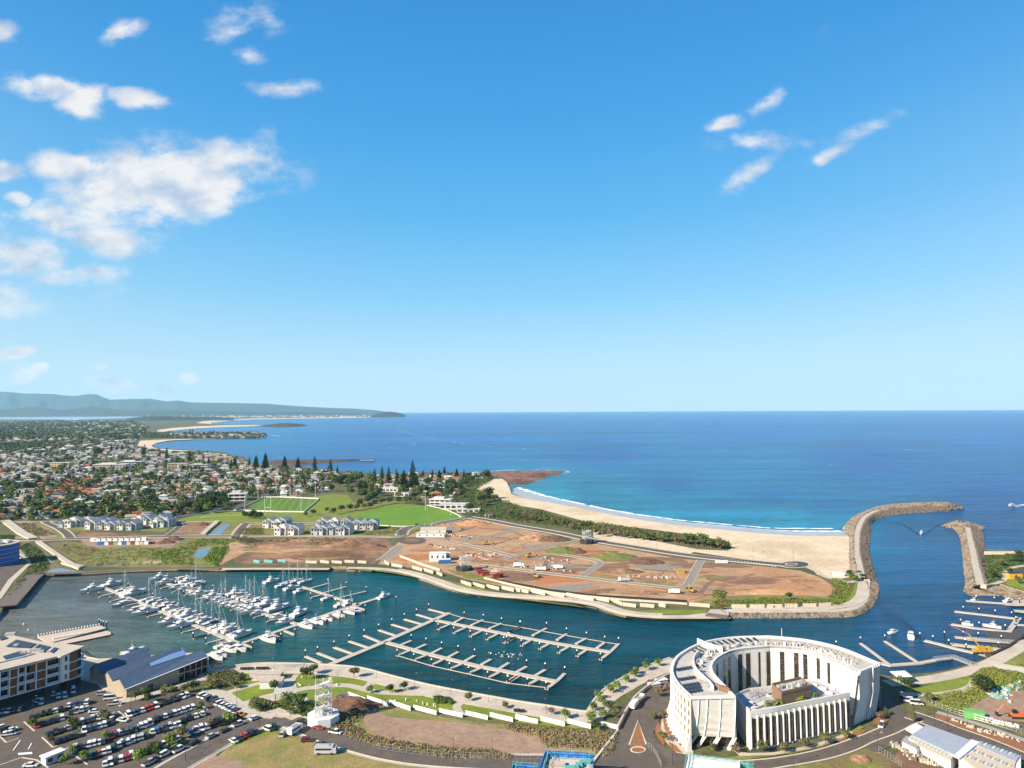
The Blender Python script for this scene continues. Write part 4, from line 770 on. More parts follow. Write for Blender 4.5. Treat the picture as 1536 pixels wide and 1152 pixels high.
for x, y, s_ in ((1417, 955, 'first'), (1392, 957, 'second')): PILE.put(P(x if s_ == 'first' else 1380, y+2, 0), 0, 'free-standing black pile with white cap, %s right of the small launch' % s_, 'mooring piles of the marina')
PILE.put(P(1254.5, 972, 0), 0, 'lone black pile with white cap just behind the hotel roof', 'mooring piles of the marina'); PILE.put(P(594.5, 903, 0), 0, 'lone black pile with white cap off the end of the diagonal dock', 'mooring piles of the marina')
# concrete launching ramps and yellow crane
sheet('boat_ramp', ty((1080, 600), (1536, 560), (1536, 700), (1340, 810), (1180, 790)), .25, M_asph_d); sheet('boat_ramp', ty((1150, 910), (1000, 860), (1180, 815), (1330, 815), (1250, 860)), .9, M_conc)
mb = MB(); L = [P(*q, 0) for q in ty((1545, 700), (1440, 770), (1350, 830), (1150, 925), (1100, 905))]; mb.ribbon(L, 1.2, 3.0); tag(mb.build('sea_wall', mat('dark_sheet_piling', (.045, .035, .03))), 'dark sheet-piled wall with a rail beside the launching ramp', 'sea wall')
sheet('boat_ramp', ty((1400, 235), (1560, 225), (1560, 300), (1440, 300), (1300, 290), (1400, 268)), .7, M_conc); sheet('boat_ramp', ty((1410, 340), (1560, 350), (1560, 385), (1430, 368)), .6, M_conc)
# covered walkway gangways with truss rails
M_rail = mat('galvanised_rail', (.42, .42, .42), rough=.4, metal=.3)
def truss(name, label, a, b, h=1.3, w=1.8, n=10):
    r = thing(name, label, 'gangway'); mb = MB(); mb.ribbon([a, b], w, .15); mb.build('deck', M_pont, r)
    d = (b-a); nn = Vector((-d.y, d.x, 0)).normalized()*w/2; mb = MB()
    for s_ in (-1, 1):
        A, B = a+nn*s_, b+nn*s_; up_ = Vector((0, 0, h)); mb.tube(A+up_, B+up_, .09, 4); mb.tube(A, B, .08, 4)
        for k in range(n): p, q = A.lerp(B, k/n), A.lerp(B, (k+1)/n); mb.tube(p, q+up_, .06, 4); mb.tube(p, p+up_, .06, 4)
    mb.build('railing', M_rail, r); return r
truss('gangway', 'railed gangway along the quay to the empty diagonal dock', P(*tF((172, 575))[0], 1.6), P(*tF((400, 568))[0], .8), n=12)
truss('gangway', 'long trussed gangway reaching from the quay to the hotel-side pontoon', P(*ty((960, 990))[0], 2.2), P(*ty((695, 890))[0], .8), n=9)
truss('gangway', 'level trussed gangway on the hotel-side pontoon', P(*ty((505, 925))[0], .7), P(*ty((690, 905))[0], .8), n=7)
truss('gangway', 'railed gangway above the railed pontoon by the ramp', P(*ty((880, 690))[0], .9), P(*ty((1500, 735))[0], 1.4), n=16)
# fuel / ferry jetties, left
r = thing('jetty', 'wide bare jetty with posts beside the apartment building', 'jetty'); M_plank = mat('timber_jetty', (.40, .33, .26), (.50, .42, .34), 1.5, .9)
tz = lambda *p: T8(0, 880, *p)
mb = MB(); q = [P(*p, 1.1) for p in tz((430, 575), (1150, 445), (1225, 475), (600, 640), (520, 625))]; mb.prism([(p.x, p.y) for p in q], .5, 1.1); mb.build('deck', M_plank, r)
mb = MB(); q = [P(*p, .9) for p in tz((640, 640), (1235, 505), (1278, 525), (1275, 550), (760, 655))]; mb.prism([(p.x, p.y) for p in q], -.2, .8, 1, 0); mb.build('lower_deck', [M_plank, M_pfl], r)
for (a, b, n) in ((tz((440, 570))[0], tz((1140, 447))[0], 22), (tz((610, 605))[0], tz((960, 545))[0], 15)):
    for k in range(n): mb = MB(); t_ = k/(n-1); p = P(a[0]+(b[0]-a[0])*t_, a[1]+(b[1]-a[1])*t_, 1.1); mb.box(p.x, p.y, 1.1, .35, .35, 2.2); mb.build('bollard', M_cap, r)
for k, (x, y) in enumerate(tz((1140, 440), (1165, 455), (1190, 465), (1225, 470))): PILE.put(P(x, y, -.1), 0, 'black pile with white cap, %s at the end of the bare jetty' % ordn(k+1), 'mooring piles of the marina')
# boardwalks on the basin edge
M_deckd = mat('dark_timber_deck', (.10, .085, .07), (.16, .13, .11), 2, .9)
mb = MB(); mb.ribbon(lvl([(482, 1002.5), (510, 1003), (540, 1006.5), (565, 1011), (585, 1018)], 1.9), 5, .3); tag(mb.build('boardwalk', M_deckd), 'dark timber boardwalk bulging over the water below the southern park', 'boardwalk')
mb = MB(); mb.ribbon(lvl([(8, 910), (28, 889), (44, 871), (55, 861.5)], 2.3), 11, .5); tag(mb.build('boardwalk', M_deckd), 'dark timber boardwalk along the western edge of the basin', 'boardwalk')
mb = MB(); mb.ribbon(lvl([(54, 861.5), (80, 860.3), (120, 859.3), (182, 855.7), (250, 853.3), (270, 853.1), (330, 854)], 2.3), 5, .5)
for k in range(9): p = P(80+k*5, 861, 0); mb.box(p.x, p.y, -1, .8, .8, 2.2, mi=1)
tag(mb.build('quay_boardwalk', [M_deckd, M_conc]), 'long dark boardwalk on piles along the north-western quay', 'boardwalk')
mb = MB(); mb.ribbon([P(*tB((545, 965))[0], 1.2), P(*tB((695, 985))[0], 1.2)], 6, .5); tag(mb.build('landing_stage', M_deckd), 'small dark landing stage let into the northern quay', 'landing stage')
for a, b, l in ((tC((1150, 930))[0], tC((1275, 945))[0], 'dark timber lookout deck at the corner of the northern quay'),):
    mb = MB(); mb.ribbon([P(*a, 2.3), P(*b, 2.3)], 6, .4); mb.tube(P(*tC((1235, 900))[0], 2), P(*tC((1235, 900))[0], 5), .2); p = P(*tC((1245, 900))[0], 2); mb.box(p.x, p.y, 4.4, 5, 3, 4.7, mi=1)
    tag(mb.build('lookout', [M_deckd, mat('maroon_roof', (.12, .03, .025))]), l, 'lookout')
# float lines
mb = MB(); mb.ribbon([P(*q, .15) for q in tF((828, 505), (1027, 565), (1240, 612), (1467, 665))]+[P(*tG((228, 690))[0], .15)], .5, .2)
tag(mb.build('float_line', M_pont), 'rope of white floats strung along the finger tips of the lower dock', 'float line')
mb = MB(); mb.ribbon([P(*q, .15) for q in tF((1135, 266), (1215, 290), (1430, 325))]+[P(*q, .15) for q in tG((80, 342), (345, 390), (640, 440))], .5, .2)
tag(mb.build('float_line', M_pont), 'rope of white floats strung behind the upper empty dock', 'float line')

# ================================================================== BOATS
M_hull = mat('white_gelcoat', (.60, .585, .55), rough=.3, spec=.5); M_blue = mat('navy_hull', (.02, .05, .14), rough=.3); M_greyh = mat('grey_blue_hull', (.28, .33, .38), rough=.35); M_black = mat('black_hull', (.02, .02, .025), rough=.35)
M_glass = mat('tinted_window', (.015, .018, .022), rough=.1, spec=.8); M_teak = mat('teak_deck', (.42, .33, .22)); M_alu = mat('mast_aluminium', (.62, .62, .60), rough=.35, metal=.4)
M_cvb = mat('blue_canvas', (.02, .07, .22)); M_cvg = mat('green_canvas', (.01, .25, .18)); M_cvs = mat('sand_canvas', (.55, .47, .36)); M_red = mat('red_lifebuoy', (.5, .05, .02)); M_fend = mat('orange_fender', (.6, .12, .02))
def hull(mb, L, B, H, full=.55, mi=0, dmi=1):
    rg = []
    for u in (-.5, -.35, -.1, .15, .33, .44, .5):
        k = 1 if u < 0 else max(.03, 1-(u/.5)**2.3); kt = (.92 if u == -.5 else 1)*k; h = H*(1+.35*max(0, u+.1)); y = B/2*kt; x = u*L
        xb = u*L*.93 if u > 0 else x
        rg.append([(x, y, h), (xb, y*.82, .1), (xb*.98, 0, -.6), (xb, -y*.82, .1), (x, -y, h), (x, -y*.9, h-.02), (x, y*.9, h-.02)])
    o = len(mb.v)
    for r in rg: mb.v += r
    for k in range(len(rg)-1):
        for i in range(7):
            j = (i+1) % 7; mb.f.append((o+k*7+i, o+(k+1)*7+i, o+(k+1)*7+j, o+k*7+j)); mb.m.append(dmi if i == 5 else mi)
    mb.f.append(tuple(o+i for i in range(7))); mb.m.append(mi)
def frus(mb, x0, x1, w0, z0, x2, x3, w1, z1, mi=0, w0b=None):
    a = w0/2; b = w1/2; c = (w0b or w0)/2
    mb.add([(x0, -a, z0), (x1, -c, z0), (x1, c, z0), (x0, a, z0), (x2, -b, z1), (x3, -b, z1), (x3, b, z1), (x2, b, z1)], [(0, 3, 2, 1), (4, 5, 6, 7), (0, 1, 5, 4), (1, 2, 6, 5), (2, 3, 7, 6), (3, 0, 4, 7)], mi)
def cruiser(L, kind, hm=None, cv=None):
    B = L*.30+.6; H = .09*L+.45; r = thing('motor_cruiser', 'x', 'motor boat')
    mb = MB(); hull(mb, L, B, H, mi=0, dmi=1); mb.build('hull', [hm or M_hull, M_hull if kind != 'fish' else M_teak], r)
    z = H; mb = MB()
    frus(mb, -.22*L, .30*L, B*.74, z, -.2*L, .16*L, B*.66, z+.55, w0b=B*.42); frus(mb, -.25*L, .13*L, B*.72, z+1.15, -.24*L, .08*L, B*.62, z+1.35); mb.build('superstructure', M_hull, r)
    mb = MB(); frus(mb, -.2*L, .155*L, B*.665, z+.55, -.19*L, .06*L, B*.60, z+1.15); mb.build('window_band', M_glass, r)
    if kind in ('fly', 'big'):
        mb = MB(); zz = z+1.35; frus(mb, -.14*L, .05*L, B*.55, zz, -.14*L, .02*L, B*.5, zz+.6); mb.build('flybridge', M_hull, r)
        mb = MB(); frus(mb, -.14*L, .0, B*.5, zz+1.7, -.14*L, .0, B*.5, zz+1.85)
        for a in (-.13*L, -.01*L):
            for b_ in (-1, 1): mb.tube((a, b_*B*.23, zz+.5), (a, b_*B*.23, zz+1.75), .06, 4)
        mb.build('hardtop', cv or M_hull, r)
        mb = MB(); mb.tube((-.12*L, 0, zz+1.8), (-.16*L, 0, zz+3.6), .06, 4); mb.tube((-.05*L, B*.2, zz+1.8), (-.09*L, B*.25, zz+4.6), .04, 4); mb.box(-.1*L, 0, zz+1.85, .5, .9, zz+2.15); mb.build('radar_mast', M_hull, r)
    if cv: mb = MB(); frus(mb, -.44*L, -.2*L, B*.8, z+1.2, -.44*L, -.2*L, B*.7, z+1.32); mb.build('awning', cv, r)
    mb = MB()
    for s_ in (-1, 1):
        pts = [(.08*L, s_*B*.44, H+.65), (.3*L, s_*B*.34, H+.8), (.47*L, s_*B*.05, H+.95)]
        for a, b_ in zip(pts, pts[1:]): mb.tube(a, b_, .045, 4)
        for p in pts: mb.tube((p[0], p[1], H), p, .04, 4)
    mb.build('bow_rail', M_rail, r); return Proto(r)
def yacht(L, cv, hm=None, cat=False):
    B = L*.27+.3; H = .075*L+.4; r = thing('sailing_yacht', 'x', 'yacht')
    if cat:
        mb = MB()
        for s_ in (-1, 1):
            m2 = MB(); hull(m2, L, L*.14, H+.3); mb.add([(v[0], v[1]+s_*L*.2, v[2]) for v in m2.v], m2.f)
        mb.box(-.06*L, 0, H*.7, L*.7, L*.4, H+.3); B = L*.5; mb.build('hull', M_hull, r)
    else: mb = MB(); hull(mb, L, B, H, mi=0, dmi=1); mb.build('hull', [hm or M_hull, M_hull], r)
    mb = MB(); frus(mb, -.1*L, .24*L, B*.62, H, -.08*L, .18*L, B*.5, H+.5+(.5 if cat else 0), w0b=B*.3); mb.build('cabin', M_hull, r)
    mb = MB(); frus(mb, -.05*L, .17*L, B*.60, H+.18, -.04*L, .15*L, B*.57, H+.36, w0b=B*.43); mb.build('window_band', M_glass, r)
    mb = MB(); hgt = 1.35*L; mb.tube((.07*L, 0, H), (.07*L, 0, hgt), .13, 6, r2=.09)
    for z in (.45, .7): mb.tube((.07*L, -B*.32, H+(hgt-H)*z), (.07*L, B*.32, H+(hgt-H)*z), .05, 4)
    mb.build('mast', M_alu, r)
    mb = MB(); mb.tube((.05*L, 0, H+1.5), (-.33*L, 0, H+1.4), .27, 6, r2=.14); mb.build('furled_sail', cv, r)
    mb = MB()
    for a in ((.49*L, 0), (-.49*L, 0), (.05*L, B*.47), (.05*L, -B*.47)): mb.tube((a[0], a[1], H), (.07*L, 0, hgt*.97), .028, 3)
    mb.tube((.49*L, 0, H+.3), (.09*L, 0, hgt*.9), .09, 4); mb.build('rigging', M_alu, r)
    mb = MB(); frus(mb, -.26*L, -.08*L, B*.6, H+1.25, -.25*L, -.1*L, B*.5, H+1.4); mb.build('spray_hood', cv, r); return Proto(r)
BP = {'big': cruiser(17, 'big'), 'fly': cruiser(14, 'fly'), 'flyb': cruiser(13.5, 'fly', cv=M_cvb), 'run': cruiser(10.5, 'run'), 'runs': cruiser(11.5, 'run', cv=M_cvs), 'runk': cruiser(12, 'run', hm=M_blue), 'runb': cruiser(11, 'run', cv=M_black),
      'grey': cruiser(15.5, 'run', hm=M_greyh, cv=M_cvb), 'sb': yacht(12.5, M_cvb), 'ss': yacht(11, M_cvs), 'sk': yacht(12, M_cvb, M_blue), 'sg': yacht(11.5, M_cvg), 'cat': yacht(12, M_cvs, cat=True), 'small': cruiser(6.5, 'run')}
DESC = {'big': 'large white flybridge motor yacht', 'fly': 'white flybridge motor cruiser', 'flyb': 'white cruiser with blue canvas top', 'run': 'low white motor cruiser', 'runs': 'white cruiser with sand-coloured awning', 'runk': 'navy-hulled motor cruiser', 'runb': 'white cruiser with black canopy',
        'grey': 'blue-grey hulled motor yacht', 'sb': 'white sailing yacht with blue sail cover', 'ss': 'white sailing yacht with pale sail cover', 'sk': 'navy-hulled sailing yacht', 'sg': 'white sailing yacht with green cover', 'cat': 'white sailing catamaran', 'small': 'small white runabout'}
def dirang(a, b): p, q = P(*a, 0), P(*b, 0); return math.atan2(q.y-p.y, q.x-p.x)
bcount = {}
def boats(where, T, ang, items, group):
    for k, x, y in items:
        key = (where, k); bcount[key] = bcount.get(key, 0)+1; n = bcount[key]; tot = sum(1 for q in items if q[0] == k)
        p = P(*T((x, y))[0], 0); lab = DESC[k]+(', ' if tot == 1 else ', %s such ' % ordn(n))+where
        BP[k].put((p.x, p.y, 0), ang+rnd.uniform(-.04, .04), lab, group, rnd.uniform(.86, 1.03))
aL = dirang((200, 900), (174, 906.5)); aR = dirang((200, 900), (222, 894.5)); aL2 = dirang((330, 900), (311, 904.8)); aR2 = dirang((330, 900), (351, 895))
GB = 'boats moored in the marina'
boats('on the outer left berths', tE, aL, [('big', 522, 133), ('grey', 704, 216), ('runs', 775, 250), ('big', 828, 262), ('fly', 968, 318), ('big', 1030, 342)], GB)
boats('inside the longest dock', tE, aR, [('fly', 645, 100), ('ss', 712, 128), ('big', 772, 152), ('run', 735, 142), ('sb', 850, 185), ('ss', 888, 190), ('runb', 925, 205), ('runk', 960, 222), ('run', 985, 235), ('sg', 1020, 250), ('runs', 1050, 262), ('fly', 1082, 275), ('sb', 1118, 288), ('ss', 1150, 300), ('runb', 1180, 308), ('sk', 1212, 322), ('sb', 1255, 342), ('fly', 1298, 355), ('runs', 1325, 362), ('sb', 1360, 380), ('flyb', 1392, 392)], GB)
boats('outside the middle dock', tE, aL2, [('fly', 912, 66), ('flyb', 950, 88), ('runs', 1015, 118), ('run', 1052, 128), ('ss', 1110, 148), ('fly', 1142, 158), ('fly', 1215, 178), ('run', 1250, 190), ('ss', 1280, 200), ('sb', 1305, 212), ('runs', 1335, 222), ('ss', 1362, 228), ('run', 1392, 238), ('flyb', 1415, 245), ('fly', 1440, 256), ('run', 1478, 268)], GB)
boats('inside the middle dock', tE, aR2, [('runs', 1052, 72), ('fly', 1085, 80), ('sb', 1120, 92), ('runb', 1145, 98), ('fly', 1358, 152), ('runb', 1385, 165), ('sb', 1408, 172), ('ss', 1432, 180), ('sb', 1458, 188), ('runk', 1485, 196), ('sk', 1508, 208), ('big', 1545, 212), ('big', 1600, 238)], GB)
boats('at the near end of the middle dock', tx, aL2, [('run', 1030, 600), ('fly', 1120, 655)], GB)
boats('on the far end of the diagonal dock', tF, dirang((446, 937), (470, 927)), [('fly', 265, 268), ('run', 545, 208), ('ss', 500, 215)], GB)
aD = dirang(tx((1130, 755))[0], tx((1245, 795))[0])
boats('on the diagonal dock, near side', tF, aD, [('fly', 90, 420), ('fly', 305, 342), ('flyb', 368, 318), ('run', 428, 300), ('ss', 498, 278), ('ss', 555, 262), ('runk', 588, 258)], GB)
boats('on the short far dock', tF, aR2, [('fly', 105, 82), ('ss', 165, 105), ('sb', 200, 88), ('ss', 250, 80), ('sb', 300, 82), ('flyb', 222, 122), ('run', 270, 138), ('ss', 428, 178), ('fly', 545, 212)][:8], GB)
BP['fly'].put(P(*tF((752, 172))[0], 0), dirang(X1[0], X1[1]), 'white fishing boat tied at the very tip of the diagonal dock', GB, .8)
boats('below the diagonal dock by the shed', tx, dirang(tx((280, 1050))[0], tx((390, 1080))[0]), [('ss', 335, 1060), ('run', 390, 1035), ('runs', 500, 975), ('runb', 600, 965)], GB)
boats('above the diagonal dock by the shed', tx, dirang(X1[0], X1[1]), [('ss', 430, 915)], GB)
BP['flyb'].put(P(*tE((775, 486))[0], 0), aR, 'white launch tied at the small pontoon behind the blue-roofed shed', GB, .8)
BP['small'].put(P(*ty((235, 665))[0], 0), dirang(ty((235, 690))[0], ty((235, 640))[0]), 'small white launch crossing open water near the ramp pontoons', GB, 1.35)
BP['small'].put(P(*ty((30, 615))[0], 0), .3, 'tiny dinghy adrift on open water behind the hotel', GB, .9)
BP['fly'].put(P(*ty((1165, 545))[0], 0), dirang(ty((1240, 560))[0], ty((1100, 540))[0]), 'white rescue boat moored on the ramp pontoon', GB, .62)
BP['small'].put(P(*ty((880, 520))[0], .6), dirang(ty((1240, 560))[0], ty((1100, 540))[0]), 'little orange-trimmed boat at the left of the ramp pontoon', GB, .9)
BP['run'].put(P(*ty((1360, 250))[0], 0), dirang(ty((1240, 275))[0], ty((1400, 250))[0]), 'white cruiser beached by the boulder bank ramp', GB, .75)
BP['small'].put(P(*ty((975, 240))[0], 0), 0.1, 'pale dinghy beside the pontoon nearest the boulder bank', GB, .8)
BP['fly'].put(P(1382, 801, 0), dirang((1382, 796), (1382, 804)), 'white motor boat entering the channel between the breakwaters', GB, .62)
BP['run'].put(P(1517, 759, 0), dirang((1530, 757.5), (1515, 759)), 'white speedboat running at the right edge with a wake', GB, 1.1)
for v in BP.values(): v.drop()
mb = MB()
for pts, w in (([(1519, 759), (1530, 758), (1545, 756)], 6), ([(1522, 760), (1545, 759)], 3)): mb.ribbon([P(a, b, .13) for a, b in pts], w)
tag(mb.build('wake', M_foam2), kind='stuff', label='white foaming wake behind the speedboat', cat='wake')
M_wk = foam_mat('ripple_crest', .05, .30, .62, (.03, .07, .14), .75); mb = MB()
for s_ in (-1, 1):
    for k, (w, q) in enumerate(((1.6, 0), (1.2, 2.0), (1.0, 4.2))): mb.ribbon(smooth_line([P(a, b, .11) for a, b in [(1382+s_*(3+q), 803-q*.9), (1382+s_*(12+q), 797-q), (1382+s_*(24+q), 790-q), (1382+s_*(38+q), 785-q*.6)]], 5), w)
for k in range(9):
    mb.ribbon(smooth_line([P(a, b, .11) for a, b in [(1315+k*1.5, 905+k*3.4), (1335+k*2.5, 915+k*3.6), (1356+k*3, 930+k*3.4), (1368+k*3, 942+k*2.2)]], 5), .9)
tag(mb.build('bow_wave', M_wk), kind='stuff', label='dark spreading ripples behind the boats in the channel', cat='ripples')
# ================================================================== THE HOTEL
M_ren = mat('white_render', (.57, .555, .525), (.63, .615, .585), .25, .7, fine=.05); M_ren2 = mat('cream_precast', (.53, .505, .455), (.59, .565, .51), .3, .75, fine=.05)
M_roofd = mat('roof_deck_grey', (.36, .34, .31), (.44, .42, .38), .4, .85); M_solar = mat('solar_panel', (.015, .02, .035), rough=.3, spec=.3); M_dglass = mat('dark_glazing', (.03, .026, .022), (.10, .085, .07), 1.2, .12, spec=.7, lo=.45, hi=.7, detail=1)
M_plant = mat('plant_equipment', (.30, .29, .28), (.48, .46, .43), 1.5, .6, metal=.2); M_brown = mat('brown_batten_screen', (.17, .105, .065), (.23, .15, .095), 2.5, .8); M_terr = mat('terrace_tiles', (.34, .33, .33), (.42, .41, .40), .6, .7)
t5 = lambda *p: T8(980, 930, *p); t6 = lambda *p: T8(1160, 930, *p); t7 = lambda *p: T8(980, 1040, *p); t7b = lambda *p: T8(1160, 1030, *p)
ZR = 20.5
M_wht = mat('white_paint', (.60, .60, .58), rough=.6)
outer = t5((430, 880), (300, 760), (218, 640), (205, 540), (250, 430), (350, 350), (520, 265), (720, 215), (950, 187), (1250, 178))+t6((0, 181), (350, 215), (650, 275), (850, 335), (1100, 438), (1225, 490))
inner = t5((945, 870), (850, 770), (745, 662), (692, 590), (680, 520), (722, 450), (800, 395), (900, 352), (1050, 325), (1300, 302))+t6((0, 298), (300, 320), (500, 370), (700, 455), (870, 528), (990, 592))
O_ = smooth_line([P(a, b, ZR) for a, b in outer], 8); I_ = smooth_line([P(a, b, ZR) for a, b in inner], 8)
def resamp(L, n):
    d = [0]
    for a, b in zip(L, L[1:]): d.append(d[-1]+(b-a).length)
    o = []
    for k in range(n+1):
        s_ = d[-1]*k/n; i = max(j for j in range(len(L)-1) if d[j] <= s_+1e-9); o.append(L[i].lerp(L[i+1], min(1, (s_-d[i])/max(d[i+1]-d[i], 1e-6))))
    return o
NH = 96; O_ = resamp(O_, NH); I_ = resamp(I_, NH)
hotel = thing('hotel', 'large white horseshoe-shaped hotel with a roof terrace by the water', 'hotel')
def flat(L, z): return [Vector((p.x, p.y, z)) for p in L]
def offs(L, d):
    o = []
    for i, p in enumerate(L):
        t_ = L[min(i+1, len(L)-1)]-L[max(i-1, 0)]; t_.z = 0; t_.normalize(); o.append(p+Vector((-t_.y, t_.x, 0))*d)
    return o
# outline runs front-left -> back -> front-right on both lines: left normal points outwards for the outer line
base = [p.copy() for p in O_]
mb = MB(); Ob = flat(offs(O_, .9), 2.0); Om = flat(O_, 9.0)
strip(mb, flat(O_, ZR), Om); strip(mb, Om, flat(offs(O_, .5), 4.5)); strip(mb, flat(offs(O_, .5), 4.5), Ob)
strip(mb, flat(I_, 2.0), flat(I_, ZR)); mb.build('ring_wall', M_ren, hotel)
mb = MB(); strip(mb, flat(offs(O_, -.9), ZR-.9), flat(offs(I_, .9), ZR-.9)); mb.build('roof', M_roofd, hotel)
mb = MB()
for A, B in ((O_, offs(O_, -.9)), (offs(I_, .9), I_)):
    strip(mb, flat(A, ZR), flat(B, ZR)); strip(mb, flat(B, ZR), flat(B, ZR-.9)); strip(mb, flat(A, ZR-.9), flat(A, ZR))
for a, b in ((O_[0], I_[0]), (O_[-1], I_[-1])): q = MB(); mb.ribbon([Vector((a.x, a.y, ZR-.9)), Vector((b.x, b.y, ZR-.9))], .8, .92)
mb.build('parapet', M_ren, hotel)
# outward pointing slim fins and rows of small windows on the convex side (seen on the left)
for k in range(0, 88, 2):
    p, q = O_[k], O_[k+1]; d = (q-p).normalized(); nn = Vector((-d.y, d.x, 0)); mb = MB()
    pr = [(0, ZR-.3), (.35, ZR-.3), (.3, 12), (.6, 7.5), (2.2, 2.0), (0, 2.0)]
    vs = []
    for s_ in (-.25, .25):
        for a, z in pr: w = p+d*s_+nn*a; vs.append((w.x, w.y, z))
    mb.add(vs, [(0, 1, 2, 3, 4, 5), (11, 10, 9, 8, 7, 6)]+[(i, 6+i, 6+(i+1) % 6, (i+1) % 6) for i in range(6)]); mb.build('fin', M_ren, hotel)
M_bronze = mat('bronze_glass', (.20, .17, .10), rough=.2, spec=.6)
for k in range(0, 87, 2):
    mb = MB()
    for fl in range(5):
        z = 4.0+fl*3.1
        p = O_[k].lerp(O_[min(k+2, NH)], .2)+Vector((0, 0, 0)); q = O_[k].lerp(O_[min(k+2, NH)], .72); ofs = .12+(.5 if z < 6 else .18 if z < 9 else 0)*.9
        d = (q-p).normalized(); nn = Vector((-d.y, d.x, 0)); dd = ofs
        a, b = p+nn*dd, q+nn*dd; mb.v += [(a.x, a.y, z), (b.x, b.y, z), (a.x, a.y, z+1.9), (b.x, b.y, z+1.9)]
    for k2 in range(9): mb.f.append((k2*2, k2*2+1, k2*2+3, k2*2+2)); mb.m.append(k2 % 2)
    mb.build('window_column', [M_bronze, M_ren2], hotel)
# inner court: tall dark slots
slots = [(.235, .010), (.275, .012), (.335, .013), (.398, .013), (.432, .013), (.487, .014), (.522, .014), (.575, .006), (.608, .013), (.66, .012), (.71, .012), (.742, .012), (.795, .011), (.845, .011)]
for u, w in slots:
    mb = MB(); k0 = (u)*NH; pts = []
    for uu in (u, u+w*1.35):
        f = uu*NH; i = int(f); pts.append(I_[i].lerp(I_[i+1], f-i))
    d = (pts[1]-pts[0]).normalized(); nn = Vector((d.y, -d.x, 0)); a, b = pts[0]+nn*.06, pts[1]+nn*.06
    mb.add([(a.x, a.y, 3), (b.x, b.y, 3), (b.x, b.y, ZR-2.2), (a.x, a.y, ZR-2.2)], [(0, 1, 2, 3)])
    mb.build('window_slot', M_dglass, hotel)
for k in range(4, 94, 3):
    p, q = I_[k], I_[k].lerp(I_[k+1], .06); d = (I_[k+1]-I_[k]).normalized(); nn = Vector((d.y, -d.x, 0))*.05; p, q = p+nn, q+nn; mb = MB(); mb.add([(p.x, p.y, 3), (q.x, q.y, 3), (q.x, q.y, ZR-.4), (p.x, p.y, ZR-.4)], [(0, 1, 2, 3)]); mb.build('panel_joint', M_roofd, hotel)
# end walls
def endwall(a, b, base_a, base_b, ribs, name):
    """front wall of a wing: leaning panels between raised ribs, splayed legs and dark openings at the foot"""
    a, b, A, B = [Vector(v) for v in (a, b, base_a, base_b)]; d = (b-a).normalized(); nn = Vector((d.y, -d.x, 0))
    if nn.y > 0: nn = -nn
    zl = 6.0
    def pt(u, z, o=0):
        f = (ZR-z)/(ZR-2); lo_ = A.lerp(B, u); hi_ = a.lerp(b, u); w = hi_.lerp(lo_, f**2); return (w.x+nn.x*o, w.y+nn.y*o, z)
    mb = MB()
    zs = [ZR, 17.5, 14, 10.5, 8, zl]
    for z0, z1 in zip(zs, zs[1:]): mb.add([pt(0, z0), pt(1, z0), pt(1, z1), pt(0, z1)], [(0, 3, 2, 1)])
    mb.build('end_wall', M_ren2, hotel)
    mb = MB(); mb.add([pt(0.02, zl, -1.5), pt(.98, zl, -1.5), pt(.98, 2, -1.5), pt(.02, 2, -1.5)], [(0, 3, 2, 1)]); mb.build('lobby_glazing', M_dglass, hotel)
    for u in ribs:
        mb = MB()
        for z0, z1 in zip(zs, zs[1:]):
            q = [pt(u-.006, z0, .02), pt(u+.012, z0, .35), pt(u+.012, z1, .35), pt(u-.006, z1, .02)]; mb.add(q, [(0, 3, 2, 1)]); q2 = [pt(u+.012, z0, .35), pt(u+.022, z0, .02), pt(u+.022, z1, .02), pt(u+.012, z1, .35)]; mb.add(q2, [(0, 3, 2, 1)])
        mb.build('rib', M_ren, hotel)
        mb = MB(); mb.add([pt(u+.0, zl, .3), pt(u+.07, zl, .3), pt(u-.055, 2, 1.4), pt(u-.115, 2, 1.4), pt(u+.0, zl, -.5), pt(u+.07, zl, -.5), pt(u-.055, 2, .3), pt(u-.115, 2, .3)], [(0, 1, 2, 3), (4, 7, 6, 5), (0, 3, 7, 4), (1, 5, 6, 2)]); mb.build('splayed_leg', M_ren, hotel)
    for z in (17.2, 13.6, 10.0, 7.9): m3 = MB(); m3.add([pt(.01, z, .03), pt(.99, z, .03), pt(.99, z-.08, .03), pt(.01, z-.08, .03)], [(0, 3, 2, 1)]); m3.build('panel_joint', M_roofd, hotel)
endwall(O_[0], I_[0], P(*t7((345, 590))[0], 2), P(*t7((912, 640))[0], 2), (.17, .36, .66, .99), 'left')
a, b = Vector(I_[-1]), Vector(O_[-1])
mb = MB(); A = [Vector((a.x, a.y, ZR)), Vector((a.x, a.y, 11)), P(*t7b((915, 455))[0], 2)]; B = [Vector((b.x, b.y, ZR)), Vector((b.x, b.y, 11)).lerp(Vector((a.x, a.y, 11)), .06), P(*t7b((1178, 318))[0], 2)]
M1_ = [x.lerp(y, .45) for x, y in zip(A, B)]; M2_ = [x.lerp(y, .5) for x, y in zip(A, B)]
for L1, L2 in ((A, M1_), (M2_, B)): strip(mb, L1, L2)
mb.build('end_wall', M_ren2, hotel)
mb = MB(); strip(mb, M1_, M2_); mb.build('wall_groove', M_roofd, hotel)
for u in (.58, .68, .79, .9):
    L1 = [x.lerp(y, u)+Vector((.3, -.5, 0)) for x, y in zip(A, B)]; mb = MB(); mb.ribbon(L1, .1); mb = MB()
    for p, q in zip(L1, L1[1:]): mb.tube(p, q, .3, 5)
    mb.build('rib', M_ren, hotel)
